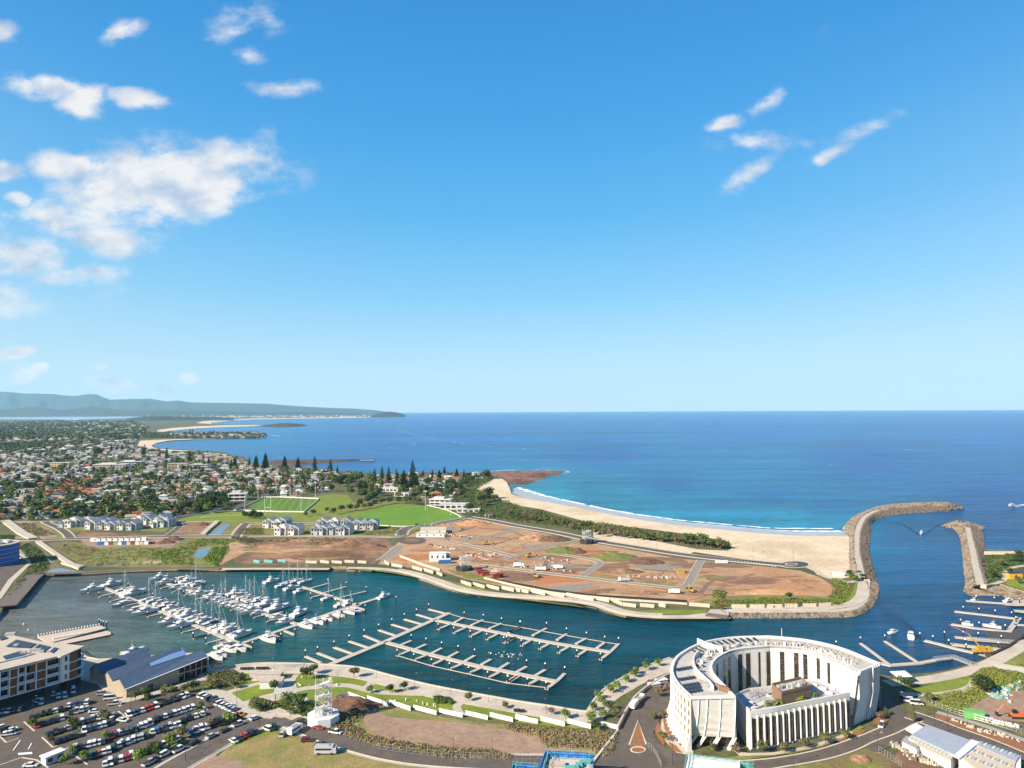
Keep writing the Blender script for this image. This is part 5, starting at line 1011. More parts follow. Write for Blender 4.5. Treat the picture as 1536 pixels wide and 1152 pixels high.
mb = MB(); mb.add([Vector(A[0])+Vector((-.6, .1, -1.5)), Vector(A[0])+Vector((.1, -.12, -1.5)), Vector(A[2])+Vector((.3, -.1, 0)), Vector(A[2])+Vector((-.5, .0, 0))], [(0, 3, 2, 1)]); mb.build('corner_slot', M_dglass, hotel)
# infill of the ring floor plates at both ends
# podium with fins, terrace
ZP = 14.6
pf = [P(*q, ZP) for q in t5((1062, 1022), (1112, 1076))+t7b((0, 272), (300, 207), (600, 150), (880, 92))]
pfs = [pf[0]]+smooth_line(pf[1:], 10); back = [P(*q, ZP) for q in t6((520, 690), (300, 700))]+[P(*q, ZP) for q in t5((1360, 770), (1100, 800), (945, 862))]
pod = pfs+back; mb = MB(); mb.prism([(p.x, p.y) for p in pod], 2, ZP-.6, bottom=False); mb.build('podium', M_ren2, hotel)
mb = MB(); q = [Vector((p.x, p.y, ZP-.56)) for p in pod]; mb.add(q if sum(q[i].x*q[(i+1) % len(q)].y-q[(i+1) % len(q)].x*q[i].y for i in range(len(q))) > 0 else q[::-1], [tuple(range(len(q)))]); mb.build('terrace_floor', M_terr, hotel)
mb = MB(); mb.ribbon([Vector((p.x, p.y, ZP-.6)) for p in offs(pfs, .25)], .6, 1.5); mb.ribbon([Vector((p.x, p.y, ZP-.5)) for p in [pfs[-1]]+back+[pfs[0]]], .4, .9); mb.build('terrace_parapet', M_ren, hotel)
fr = resamp(pfs[1:], 17); sd = -1
for i in range(17):
    p, q = fr[i], fr[i+1]; d = (q-p).normalized(); nn = Vector((d.y, -d.x, 0)); mb = MB()
    a, b = p.lerp(q, .09)+nn*.08, p.lerp(q, .93)+nn*.08
    mb.add([(a.x, a.y, 2.8), (b.x, b.y, 2.8), (b.x, b.y, ZP-2.0), (a.x, a.y, ZP-2.0)], [(0, 1, 2, 3)]); mb.build('window_slot', M_dglass, hotel)
    mb = MB(); vs = []
    for s_ in (-.14, .14):
        for o_, z in ((0, ZP-.9), (.8, ZP-.9), (1.0, 3.2), (.2, 2.2), (0, 2.2)): w = p+d*s_+nn*o_; vs.append((w.x, w.y, z))
    mb.add(vs, [(0, 1, 2, 3, 4), (9, 8, 7, 6, 5)]+[(j, 5+j, 5+(j+1) % 5, (j+1) % 5) for j in range(5)]); mb.build('fin', M_ren, hotel)
# brown batten plant room and planting on the terrace
A_, B_, D_ = P(*t6((95, 985))[0], ZP-.5), P(*t6((432, 900))[0], ZP-.5), P(*t5((1370, 885))[0], ZP-.5); C_ = B_+(D_-A_)
mb = MB(); mb.prism([(v.x, v.y) for v in (A_, B_, C_, D_)], ZP-.5, ZP+3.4, 0, 1, bottom=False); mb.build('plant_room', [M_brown, M_terr], hotel)
mb = MB(); mb.ribbon([Vector((v.x, v.y, ZP+3.4)) for v in (A_, B_, C_, D_, A_)], .3, 1.0); mb.build('batten_screen', M_brown, hotel)
rr = random.Random(5)
for k in range(9):
    p = A_.lerp(B_, .12+.09*k)+(D_-A_)*rr.uniform(.25, .75); mb = MB(); mb.box(p.x, p.y, ZP+3.4, rr.uniform(1, 2), rr.uniform(.8, 1.6), ZP+3.4+rr.uniform(.7, 1.3), .3); mb.build('air_unit', M_plant, hotel)
for k in range(14):
    x, y = ((1330+k*14, 885-k*3) if k < 4 else (1125, 968) if k == 4 else (1187, 1010) if k == 5 else (1010+k*22, 1085-k*9)); p = P(*t5((x, y))[0], ZP-.5); mb = MB(); mb.box(p.x, p.y, ZP-.5, 1.2, 1.2, ZP+.4, .2); mb.build('planter_box', M_wht, hotel)
for (x, y) in ((1160, 870), (1215, 885), (1175, 910)):
    p = P(*t5((x, y))[0], ZP-.5); mb = MB()
    for a in (-1.5, 1.5):
        for b in (-1.2, 1.2): mb.tube((p.x+a, p.y+b, ZP-.5), (p.x+a, p.y+b, ZP+2.2), .08, 4)
        mb.tube((p.x+a, p.y-1.2, ZP+2.2), (p.x+a, p.y+1.2, ZP+2.2), .08, 4)
    mb.build('pergola', M_brown, hotel)
for (x, y, w_) in ((560, 800, 3), (640, 850, 2.5), (680, 800, 2), (470, 760, 2)):
    p = P(*t6((x, y))[0], ZP-.5); mb = MB(); mb.box(p.x, p.y, ZP-.5, w_, 1.2, ZP+.3, -.5); mb.build('planter_box', M_wht, hotel)
# roof plant and solar panels
for k in range(8, 92, 1):
    p, q = O_[k], I_[k]; n_ = 1
    if 6 <= k < 30 or k > 32:
        f = .62+rr.uniform(-.05, .1); w = p.lerp(q, f); mb = MB(); ang = math.atan2((O_[k+1]-O_[k]).y, (O_[k+1]-O_[k]).x)
        s_ = rr.uniform(.5, 1.4); mb.box(w.x, w.y, ZR-.9, s_, rr.uniform(.6, 1.6), ZR-.9+rr.uniform(.5, 1.6), ang); mb.build('air_unit', M_plant if k % 3 else M_ren, hotel)
    if (k % 2 == 0 and 34 <= k < 60):
        w0, w1 = p.lerp(q, .16), O_[k+1].lerp(I_[k+1], .16); w2, w3 = O_[k+1].lerp(I_[k+1], .42), p.lerp(q, .42); mb = MB()
        mb.add([(w0.x, w0.y, ZR-.1), (w1.x, w1.y, ZR-.1), (w2.x, w2.y, ZR-.5), (w3.x, w3.y, ZR-.5)], [(0, 1, 2, 3)]); mb.build('solar_panel', M_solar, hotel)
for k in range(60, 92, 2):
    p, q = O_[k].lerp(I_[k], .3), O_[k+1].lerp(I_[k+1], .3); mb = MB(); mb.ribbon([Vector((p.x, p.y, ZR-.88)), Vector((q.x, q.y, ZR-.88))], .8, .35); mb.build('roof_duct', mat('rust_duct', (.34, .24, .16)), hotel)
for (x, y, n1, n2) in ((338, 738, 5, 3), (252, 555, 5, 1), (285, 668, 5, 1)):
    for i in range(n1):
        for j in range(n2):
            q = [P(*t5((x+a, y+b))[0], ZR-.45) for a, b in ((i*38+j*14, j*38-i*6), (i*38+34+j*14, j*38-i*6-5), (i*38+46+j*14, j*38+30-i*6-5), (i*38+12+j*14, j*38+30-i*6))]
            mb = MB(); mb.add(q, [(3, 2, 1, 0)]); mb.build('solar_panel', M_solar, hotel)
scr = [P(*q, ZR-.9) for q in t5((520, 400), (470, 470), (468, 545), (500, 620), (570, 690), (650, 765), (690, 820))]
mb = MB(); mb.ribbon(smooth_line(scr, 5), .5, 2.0); mb.build('plant_screen', M_ren, hotel)
scr = [P(*q, ZR-.9) for q in t5((510, 275), (600, 320), (700, 350), (800, 375))]; mb = MB(); mb.ribbon(scr, .5, 2.4); mb.build('plant_screen', M_ren, hotel)
for k in range(8): p = P(*t5((740+k*17, 800+k*5))[0], ZR-.9); mb = MB(); mb.box(p.x, p.y, ZR-.9, .35, 2.6, ZR+.9, .2); mb.build('louvre', mat('brown_louvre', (.25, .16, .10)), hotel)
for a, b in (((480, 510), (520, 450)), ((540, 640), (640, 745)), ((560, 520), (520, 500)), ((600, 440), (640, 430))):
    mb = MB(); mb.tube(P(*t5(a)[0], ZR+.2), P(*t5(b)[0], ZR+.2), .5, 6); mb.build('roof_duct', M_plant, hotel)
q = P(*t5((1480, 190))[0], ZR); mb = MB(); mb.tube(q, q+Vector((0, 0, 3.5)), .12); mb.build('antenna', M_ren, hotel)

layer('footpath', 2.285, M_conc, [(1098, 1124), (1122, 1129.5), (1160, 1128.5), (1210, 1119), (1250, 1107), (1275, 1096), (1280, 1099), (1254, 1111), (1212, 1123.5), (1160, 1132.5), (1110, 1134)])
layer('mulch_bed', 2.29, M_mulch, [(1272, 1104), (1292, 1094), (1300, 1096), (1280, 1108), (1258, 1115), (1256, 1111)], [(1310, 1076), (1324, 1072), (1336, 1078), (1322, 1088), (1310, 1086)])
# ================================================================== APARTMENTS, SHED, TOWERS
apt = thing('apartment_building', 'white three-storey apartment block with timber screens and a pointed cantilevered roof', 'apartment building')
tz = lambda *p: T8(0, 880, *p)
ZA, ZB = 18.0, 6.3
F0 = P(*tz((690, 1105))[0], ZB); F1 = P(*tz((0, 1300))[0], ZB); fd = (F1-F0).normalized(); F2 = F0+fd*75; bn = Vector((fd.y, -fd.x, 0));
if bn.y < 0: bn = -bn
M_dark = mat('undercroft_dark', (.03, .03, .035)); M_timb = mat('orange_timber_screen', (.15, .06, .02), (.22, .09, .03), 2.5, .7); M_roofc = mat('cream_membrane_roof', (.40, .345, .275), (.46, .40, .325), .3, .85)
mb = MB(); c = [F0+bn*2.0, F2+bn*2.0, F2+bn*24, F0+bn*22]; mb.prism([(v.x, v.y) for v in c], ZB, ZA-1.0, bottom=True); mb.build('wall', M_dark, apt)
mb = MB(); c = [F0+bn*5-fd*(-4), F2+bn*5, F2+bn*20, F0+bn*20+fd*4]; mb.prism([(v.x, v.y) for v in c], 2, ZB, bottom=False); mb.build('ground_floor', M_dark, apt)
for k in range(4):       # slab edges
    z = ZB+k*3.55; mb = MB(); mb.ribbon([F0+bn*1.0+Vector((0, 0, z-ZB-.16)), F2+bn*1.0+Vector((0, 0, z-ZB-.16))], 2.2, .34); mb.build('floor_slab', M_wht, apt)
bays = [(0, 5.2, 'g'), (5.2, 9.0, 't'), (9.0, 12.8, 'm'), (12.8, 15.4, 'w'), (15.4, 18.4, 't'), (18.4, 21.6, 'o'), (21.6, 27, 't'), (27, 31, 'm'), (31, 35, 't'), (35, 41, 'g'), (41, 46, 't')]
for i, (u0, u1, kd) in enumerate(bays):
    mb = MB(); p = F0+fd*u0+bn*.6; mb.box(p.x, p.y, ZB, .35, 2.2, ZA-1.0, math.atan2(fd.y, fd.x)); mb.build('blade_wall', M_wht, apt)
    for fl in range(3):
        z = ZB+fl*3.55+.2; a, b = F0+fd*(u0+.2)+bn*.35, F0+fd*(u1-.1)+bn*.35
        if kd in 'tm' and not (kd == 'm' and fl == 1):
            b2 = b if kd == 't' else a.lerp(b, .55)
            mb = MB(); mb.add([(a.x, a.y, z), (b2.x, b2.y, z), (b2.x, b2.y, z+3.2), (a.x, a.y, z+3.2)], [(3, 2, 1, 0)]); mb.build('timber_screen', M_timb, apt)
        else:
            a, b = a+bn*1.2, b+bn*1.2; mb = MB(); mb.add([(a.x, a.y, z), (b.x, b.y, z), (b.x, b.y, z+3.2), (a.x, a.y, z+3.2)], [(3, 2, 1, 0)]); mb.build('window', M_glass, apt)
            a, b = a-bn*1.6, b-bn*1.6; mb = MB(); mb.add([(a.x, a.y, z), (b.x, b.y, z), (b.x, b.y, z+1.0), (a.x, a.y, z+1.0)], [(3, 2, 1, 0)]); mb.build('balustrade', mat('pale_glass', (.35, .42, .45), rough=.2), apt)
# white corner tower and right hand return with screens
ea, eb, ec = P(*tz((712, 1105))[0], ZB), P(*tz((798, 1075))[0], ZB), P(*tz((955, 1018))[0], ZB)
mb = MB(); mb.prism([(v.x, v.y) for v in (F0, ea, eb, eb+bn*9, F0+bn*9)], ZB, ZA-.4); mb.build('corner_tower', M_wht, apt)
for fl in range(3):
    p, q = ea.lerp(eb, .35), ea.lerp(eb, .7); d = (eb-ea).normalized(); nn = Vector((d.y, -d.x, 0)); z = ZB+1+fl*3.7
    p, q = p+nn*.06, q+nn*.06; mb = MB(); mb.add([(p.x, p.y, z), (q.x, q.y, z), (q.x, q.y, z+2), (p.x, p.y, z+2)], [(0, 1, 2, 3)]); mb.build('window', M_glass, apt)
    mb = MB(); zz = ZB+fl*3.55-.16; mb.prism([(v.x, v.y) for v in (eb, ec, ec+Vector((-3, 6, 0)), eb+bn*9)], zz, zz+.34); mb.build('floor_slab', M_wht, apt)
    a, b = eb.lerp(ec, .08)+bn*.4, eb.lerp(ec, .62)+bn*.4; z = ZB+fl*3.55+.2; mb = MB(); mb.add([(a.x, a.y, z), (b.x, b.y, z), (b.x, b.y, z+3.2), (a.x, a.y, z+3.2)], [(0, 1, 2, 3)]); mb.build('timber_screen', M_timb, apt)
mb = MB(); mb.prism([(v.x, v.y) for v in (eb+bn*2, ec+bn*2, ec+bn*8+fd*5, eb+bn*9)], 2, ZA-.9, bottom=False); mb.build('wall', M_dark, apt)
rp = [P(*q, ZA) for q in tz((0, 945), (655, 802), (700, 806), (975, 682), (430, 622), (150, 560), (0, 535))]; rp[0] = rp[0]+fd*40; rp[-1] = rp[-1]+fd*40
mb = MB(); mb.prism([(v.x, v.y) for v in rp], ZA-.5, ZA, bottom=True); mb.build('roof', M_roofc, apt)
mb = MB(); lp = [P(*tz((0, 880))[0], ZA)+fd*30]+[P(*q, ZA) for q in tz((0, 880), (250, 820), (400, 775))]
mb.ribbon(lp, .4, .6); mb.build('roof_upstand', M_wht, apt)
for qd in (((60, 690), (190, 608), (415, 655), (345, 705)), ((425, 735), (500, 670), (580, 690), (500, 748)), ((565, 750), (625, 697), (668, 705), (605, 762)), ((30, 800), (250, 735), (300, 790), (75, 850)), ((0, 570), (60, 575), (90, 590), (0, 620)), ((395, 700), (455, 660), (478, 665), (420, 712))):
    mb = MB(); q = [P(*v, ZA+.35) for v in tz(*qd)]; mb.add(q[::-1], [(0, 1, 2, 3)]); mb.build('solar_panel', M_solar, apt)
for x, y, s_ in ((385, 745, 1.6), (440, 745, 1.2), (270, 775, 1.4), (185, 690, 1.2), (480, 760, 1.0), (120, 560, 2.5)):
    p = P(*tz((x, y))[0], ZA); mb = MB(); mb.box(p.x, p.y, ZA, s_*1.6, s_, ZA+1.1, .3); mb.build('air_unit', M_plant, apt)
# blue sawtooth shed
shed = thing('boat_shed', 'timber-clad waterfront tavern shed with a blue-grey metal sawtooth roof', 'tavern')
M_broof = mat('blue_steel_roof', (.06, .09, .14), (.08, .115, .17), .8, .4, metal=.1, spec=.4); M_clad = mat('weathered_cladding', (.24, .20, .155), (.31, .26, .20), 1.2, .9)
g0 = P(*tE((728, 750))[0], 2); g1 = P(*tE((1200, 606))[0], 2); dl = (g1-g0); Ls = dl.length; dl.normalize(); dw = Vector((-dl.y, dl.x, 0)); gl = P(*tE((545, 622))[0], 2); Ws = (gl-g0).dot(dw)
print('SHED', Ls, Ws)
nG = 3; wG = Ws/nG
def sp(u, v, z): w = g0+dl*u+dw*v; return (w.x, w.y, z)
# each gable: front slope low-to-ridge, ridge, down to valley
for k in range(nG):
    v0, vr, v1 = k*wG, k*wG+wG*.48, (k+1)*wG; u1 = Ls-(0, 4, 14)[k]; zl0, zl1 = (5.6 if k == 0 else 6.4), (9.3 if k == 0 else 8.0); zr0, zr1 = 8.8+k*.2, 11.2
    zv0, zv1 = (6.4, 8.0) if k < 2 else (5.4, 6.5)
    mb = MB(); mb.add([sp(-.6, v0, zl0), sp(u1, v0, zl1), sp(u1, vr, zr1), sp(-.6, vr, zr0)], [(0, 1, 2, 3)]); mb.add([sp(-.6, vr, zr0), sp(u1, vr, zr1), sp(u1, v1, zv1), sp(-.6, v1, zv0)], [(0, 1, 2, 3)])
    mb.add([sp(-.6, v0, zl0-.35), sp(u1, v0, zl1-.35), sp(u1, v0, zl1), sp(-.6, v0, zl0)], [(0, 1, 2, 3)]); mb.build('roof', M_broof, shed)
    mb = MB(); mb.add([sp(0, v0, 2), sp(0, v0, zl0-.05), sp(0, vr, zr0-.05), sp(0, v1, zv0-.05), sp(0, v1, 2)], [(0, 1, 2, 3, 4)]); mb.build('gable_wall', M_clad, shed); mb = MB(); mb.add([sp(u1-.3, v0, 2), sp(u1-.3, v0, zl1-.05), sp(u1-.3, vr, zr1-.05), sp(u1-.3, v1, zv1-.05), sp(u1-.3, v1, 2)], [(4, 3, 2, 1, 0)]); mb.build('gable_wall', M_clad, shed)
mb = MB(); mb.add([sp(0, .3, 2), sp(Ls*.62, .3, 2), sp(Ls*.62, .3, 7.7), sp(0, .3, 5.5)], [(0, 1, 2, 3)]); mb.build('side_wall', M_clad, shed); mb = MB(); mb.add([sp(0, Ws-.3, 2), sp(Ls-14, Ws-.3, 2), sp(Ls-14, Ws-.3, 6.4), sp(0, Ws-.3, 5.3)], [(3, 2, 1, 0)]); mb.build('side_wall', M_clad, shed)
mb = MB(); mb.add([sp(Ls*.62, 1.2, 2), sp(Ls-.5, 1.2, 2), sp(Ls-.5, 1.2, 9.0), sp(Ls*.62, 1.2, 7.6)], [(0, 1, 2, 3)]); mb.build('glazing', M_glass, shed)
for k in range(6): mb = MB(); p = sp(Ls*.62+k*(Ls*.37/5), .5, 0); mb.box(p[0], p[1], 2, .4, .4, 7.5+k*.3, math.atan2(dl.y, dl.x)); mb.build('post', M_clad, shed)
mb = MB(); a, b = Vector(sp(Ls*.62, .5, 5.2)), Vector(sp(Ls, .5, 5.2)); mb.ribbon([a, b], 1.4, .5); mb.build('balcony_rail', M_clad, shed)
for u in (.28, .75): mb = MB(); a = sp(Ls*u-1, .18, 2); b = sp(Ls*u+1, .18, 2); mb.add([a, b, (b[0], b[1], 4.6), (a[0], a[1], 4.6)], [(0, 1, 2, 3)]); mb.build('door', M_dark, shed)
mb = MB(); mb.ribbon([Vector(sp(-.6, .0, 5.62)), Vector(sp(Ls, .0, 9.32))], .5, .12); mb.build('gutter', M_wht, shed)
mb = MB(); mb.add([sp(Ls*.45, wG*.5+wG*.55, 7.4+.35), sp(Ls*.9, wG*.5+wG*.55, 8.2+.35), sp(Ls*.9, wG*1.45, 10.9), sp(Ls*.45, wG*1.45, 9.9)], [(0, 1, 2, 3)]); mb.build('skylight', mat('pale_blue_skylight', (.16, .27, .46), rough=.2), shed)
sheet('plaza', tE((440, 486), (570, 556), (730, 755), (690, 800), (560, 670), (450, 640), (380, 600), (380, 520)), 2.14, M_conc_p); rib('footpath', tE((690, 770), (850, 730), (1030, 680), (1150, 640), (1210, 620)), 5, 2.12, M_conc)
# white scaffold stair towers
M_scaf = mat('white_scaffold', (.46, .46, .44), rough=.5)
def tower(label, x, y, H, s, base_m, b_h=3.2, by=0):
    r = thing('viewing_tower', label, 'lookout tower', P(x, y, 2), .3); mb = MB(); b = s*1.35
    ring = lambda k, z: [(b*k*math.cos(R(a+22)), b*k*math.sin(R(a+22)), z) for a in range(0, 360, 45)]
    mb.loft([ring(1, 0), ring(1, b_h)]); mb.build('base_enclosure', base_m, r)
    for a in range(4):
        cx, cy = s*.62*(1 if a in (0, 3) else -1), s*.62*(1 if a < 2 else -1); mb = MB(); mb.tube((cx, cy, b_h), (cx, cy, H), .13, 4); mb.build('post', M_scaf, r)
    mb = MB(); mb.tube((0, 0, 0), (0, 0, H-1), .22, 6); mb.build('core_post', M_scaf, r)
    n = int((H-b_h)/2.1)
    for k in range(n):
        z = b_h+.6+k*2.1; mb = MB(); s1 = 1 if k % 2 else -1
        mb.box(s*.55*s1, 0, z+1.3, s*.28, s*1.1, z+1.38); mb.build('landing', M_scaf, r)
        mb = MB(); q = [(-s*.5*s1, -s*.6*s1, z), (s*.5*s1, -s*.6*s1, z+1.35), (s*.5*s1, -s*.1*s1, z+1.35), (-s*.5*s1, -s*.1*s1, z)]; mb.add(q+[(v[0], v[1], v[2]+.2) for v in q], [(0, 3, 2, 1), (4, 5, 6, 7), (0, 1, 5, 4), (1, 2, 6, 5), (2, 3, 7, 6), (3, 0, 4, 7)]); mb.build('stair_flight', M_scaf, r)
        mb = MB()
        for sx, sy, ex, ey in ((1, 1, -1, 1), (-1, 1, -1, -1), (-1, -1, 1, -1), (1, -1, 1, 1)):
            for dz in (.4, 1.0): mb.tube((s*.62*sx, s*.62*sy, z+dz), (s*.62*ex, s*.62*ey, z+dz+.0), .06, 3)
            mb.tube((s*.62*sx, s*.62*sy, z-.5), (s*.62*ex, s*.62*ey, z+1.4), .05, 3)
        mb.build('guard_rail', M_scaf, r)
    return r
tower('tall white scaffold stair tower on a white base beside the southern park', 485, 1083.5, 17.5, 4.6, M_wht)
tower('grey scaffold stair tower with a black base on the brown building site', 696, 855, 11.5, 4.5, M_dark, 2.4)
tower('small scaffold stair tower with a black base beside the beach road', 880, 815, 13.0, 4.6, M_dark, 3.0)
# blue wrapped building, far left
r = thing('wrapped_building', 'round-cornered building wrapped in bright blue netting at the left edge', 'building')
c = P(-3, 846, 2); M_net = mat('blue_netting', (.015, .09, .32), (.03, .14, .42), .8, .6)
for k in range(5):
    mb = MB(); rg = [[(c.x+13*math.cos(R(a)), c.y+15*math.sin(R(a)), 2.1+k*3.2+z) for a in range(0, 360, 20)] for z in (0, 2.9)]; mb.loft(rg); mb.build('netting', M_net, r)
    mb = MB(); rg = [[(c.x+13.4*math.cos(R(a)), c.y+15.4*math.sin(R(a)), 2.1+k*3.2+z) for a in range(0, 360, 20)] for z in (2.9, 3.2)]; mb.loft(rg); mb.build('floor_edge', M_conc, r)
for a in range(0, 360, 36): mb = MB(); mb.box(c.x+6*math.cos(R(a)), c.y+7*math.sin(R(a)), 18.1, 4, 3, 19.6, R(a)); mb.build('roof_stack', M_plant if a % 72 else M_wht, r)
# scaffolded buildings along the bottom edge
M_teal = mat('teal_scaffold_net', (.08, .28, .26), (.14, .38, .34), 1.5, .7); M_bnet = mat('blue_edge_netting', (.02, .12, .40), (.04, .18, .5), 1.0, .6)
def scaffold_block(label, pts, z1, wrap, deck, n_in, z0=2):
    r = thing('building_site_block', label, 'building under construction'); q = [P(a, b, z1) for a, b in pts]
    mb = MB(); mb.prism([(v.x, v.y) for v in q], z0, z1-1.6, bottom=False); mb.build('concrete_frame', deck, r)
    mb = MB(); mb.ribbon([Vector((v.x, v.y, z1-5)) for v in q+[q[0]]], .3, 5.2); mb.build('edge_netting', wrap, r)
    for i in range(len(q)):
        a, b = q[i], q[(i+1) % len(q)]; L_ = (b-a).length; nn = Vector(((b-a).y, -(b-a).x, 0)).normalized()*1.2; m_ = max(2, int(L_/2.6)); mb = MB()
        for k in range(m_+1): w = a.lerp(b, k/m_)+nn; mb.tube((w.x, w.y, 2), (w.x, w.y, z1+1.6), .07, 4)
        for z in (z1-3, z1-1, z1+.4, z1+1.3): mb.tube((a.x+nn.x, a.y+nn.y, z), (b.x+nn.x, b.y+nn.y, z), .06, 4)
        for k in range(0, m_, 2): w, w2 = a.lerp(b, k/m_)+nn, a.lerp(b, (k+1)/m_)+nn; mb.tube((w.x, w.y, z1-1), (w2.x, w2.y, z1+1.3), .05, 3)
        mb.build('scaffold', M_teal, r)
    c = sum(q, Vector())/len(q)
    for k in range(n_in):
        w = c.lerp(q[k % len(q)], rr.uniform(.1, .75)); mb = MB(); mb.box(w.x, w.y, z1-1.6, rr.uniform(1, 5), rr.uniform(.5, 2.5), z1-1.6+rr.uniform(.3, 1.6), rr.uniform(0, .4)); mb.build(('formwork_panel', 'material_stack')[k % 2], [M_conc, M_teal, M_wht, M_bnet][k % 4], r)
    return r
scaffold_block('unfinished building with blue netting and teal scaffold at the bottom edge', [(818, 1127), (890, 1131), (889, 1178), (800, 1178)], 10, M_bnet, mat('raw_concrete', (.40, .38, .35), (.5, .48, .44), .6, .9), 22)
scaffold_block('lower unfinished block with bright blue netting, left at the bottom edge', [(770, 1146), (808, 1149), (800, 1180), (760, 1180)], 8, M_bnet, mat('raw_concrete', (.4, .38, .35)), 6)
scaffold_block('building with a long white wrapped roof inside green scaffold below the hotel', [(1030, 1134), (1112, 1144), (1130, 1146), (1130, 1190), (1020, 1190)], 10, M_teal, mat('raw_concrete', (.4, .38, .35)), 5)
q = [P(*v, 10.3) for v in ((1033, 1132), (1110, 1141), (1110, 1185), (1022, 1180))]; mb = MB(); mb.prism([(v.x, v.y) for v in q], 9.4, 10.3); o = mb.build('roof_wrap', M_wht, [x for x in bpy.data.objects if x.get('label', '').startswith('building with a long white')][0])
# ================================================================== TREES AND PLANTS
def leafmat(name, a, b):
    m = mat(name, a, b, .35, .8, lo=.3, hi=.7, detail=3, spec=.15); return m
LV = {'dark': (leafmat('dark_leaf', (.014, .028, .008), (.028, .048, .013)), leafmat('dark_leaf_tip', (.045, .075, .02), (.065, .10, .03))),
      'mid': (leafmat('mid_leaf', (.035, .062, .014), (.055, .09, .022)), leafmat('mid_leaf_tip', (.075, .115, .028), (.11, .15, .04))),
      'olive': (leafmat('olive_leaf', (.055, .065, .02), (.085, .095, .032)), leafmat('olive_leaf_tip', (.12, .125, .045), (.16, .16, .06))),
      'brown': (leafmat('brown_leaf', (.075, .06, .03), (.11, .085, .045)), leafmat('brown_leaf_tip', (.15, .12, .07), (.19, .15, .09))),
      'lime': (leafmat('bright_leaf', (.06, .10, .012), (.09, .14, .02)), leafmat('bright_leaf_tip', (.14, .20, .03), (.19, .25, .05)))}
M_bark = mat('bark', (.10, .07, .05), (.16, .12, .08), 2, .95)
def leaf_cloud(mb, n, blobs, size, rr):
    """leaf-sized faces spread through a crown made of several overlapping clumps"""
    for _ in range(n):
        cx, cy, cz, r, h, mi = rr.choice(blobs)
        while True:
            x, y, z = rr.uniform(-1, 1), rr.uniform(-1, 1), rr.uniform(-.75, 1); q = x*x+y*y+z*z
            if .30 < q < 1: break
        p = Vector((cx+x*r, cy+y*r, cz+z*h)); nn = Vector((x, y, z+.5)).normalized()+Vector((rr.uniform(-.6, .6), rr.uniform(-.6, .6), rr.uniform(-.4, .6))); u = nn.orthogonal().normalized(); w = nn.cross(u).normalized(); s_ = size*rr.uniform(.6, 1.3)
        a = rr.uniform(0, 6.28); u, w = u*math.cos(a)+w*math.sin(a), w*math.cos(a)-u*math.sin(a)
        mb.add([p-u*s_, p+w*s_*.7, p+u*s_*1.1, p-w*s_*.8], [(0, 1, 2, 3)], mi if rr.random() > .25 else 1-mi)
def crown_blobs(rr, rad, h0, hh, k):
    o = []
    for i in range(k):
        a = i*2.4+rr.random(); d = rad*.55*math.sqrt((i+.3)/k); o.append((d*math.cos(a), d*math.sin(a), h0+hh*rr.uniform(.3, .7), rad*rr.uniform(.38, .62), hh*rr.uniform(.28, .42), 1 if rr.random() < .4 else 0))
    return o
TP = {}
def tree_proto(kind, seed, rad, ht, n, size, k=9):
    rr = random.Random(seed); r = thing('tree', 'x', 'tree'); mb = MB(); leaf_cloud(mb, n, crown_blobs(rr, rad, ht*.32, ht*.68, k), size, rr)
    mb.build('crown', LV[kind], r); mb = MB(); mb.tube((0, 0, -.3), (.1, 0, ht*.45), .04*ht*.6, 6, r2=.02*ht)
    for a in range(3): mb.tube((.05, 0, ht*.33), (rad*.45*math.cos(a*2.1+seed), rad*.45*math.sin(a*2.1+seed), ht*.62), .016*ht, 4, r2=.006*ht)
    mb.build('trunk', M_bark, r); return Proto(r)
for kd in LV:
    for v in range(3): TP[kd, v] = tree_proto(kd, v*7+len(kd), 4.4+v*.5, 8.5+v, 560, .60)
def pine_proto(ht, rad, seed, layers=15):
    rr = random.Random(seed); r = thing('norfolk_pine', 'x', 'tree'); mb = MB()
    for L in range(layers):
        u = L/(layers-1); z = ht*(.14+.84*u); rl = rad*(1-u)**.75*rr.uniform(.8, 1.08)+.3; nb_ = 11
        for b_ in range(nb_):
            a = b_*2*math.pi/nb_+rr.random()*.5; rl2 = rl*rr.uniform(.75, 1.1); d = Vector((math.cos(a), math.sin(a), 0)); s_ = Vector((-d.y, d.x, 0))
            for q in range(4):
                f0, f1 = q/4, (q+1)/4; p0, p1 = d*rl2*f0+Vector((0, 0, z+rl2*.10*f0)), d*rl2*f1+Vector((0, 0, z+rl2*.16*f1)); w = .62*(1-f0*.5)
                mb.add([p0-s_*w-Vector((0, 0, .25)), p1-s_*w*.8+Vector((0, 0, rr.uniform(-.5, .1))), p1+s_*w*.8+Vector((0, 0, rr.uniform(-.5, .1))), p0+s_*w+Vector((0, 0, .1))], [(0, 1, 2, 3)], 1 if rr.random() < .3 else 0)
                mb.add([p0+Vector((0, 0, .5)), p1+Vector((0, 0, .45)), p1-Vector((0, 0, .7)), p0-Vector((0, 0, .6))], [(0, 1, 2, 3)], 0)
    mb.build('crown', LV['dark'], r); mb = MB(); mb.tube((0, 0, -.3), (0, 0, ht), .45, 6, r2=.05); mb.build('trunk', M_bark, r); return Proto(r)
PN = [pine_proto(26, 4.6, 1), pine_proto(22, 5.2, 2), pine_proto(18, 3.4, 3, 12)]
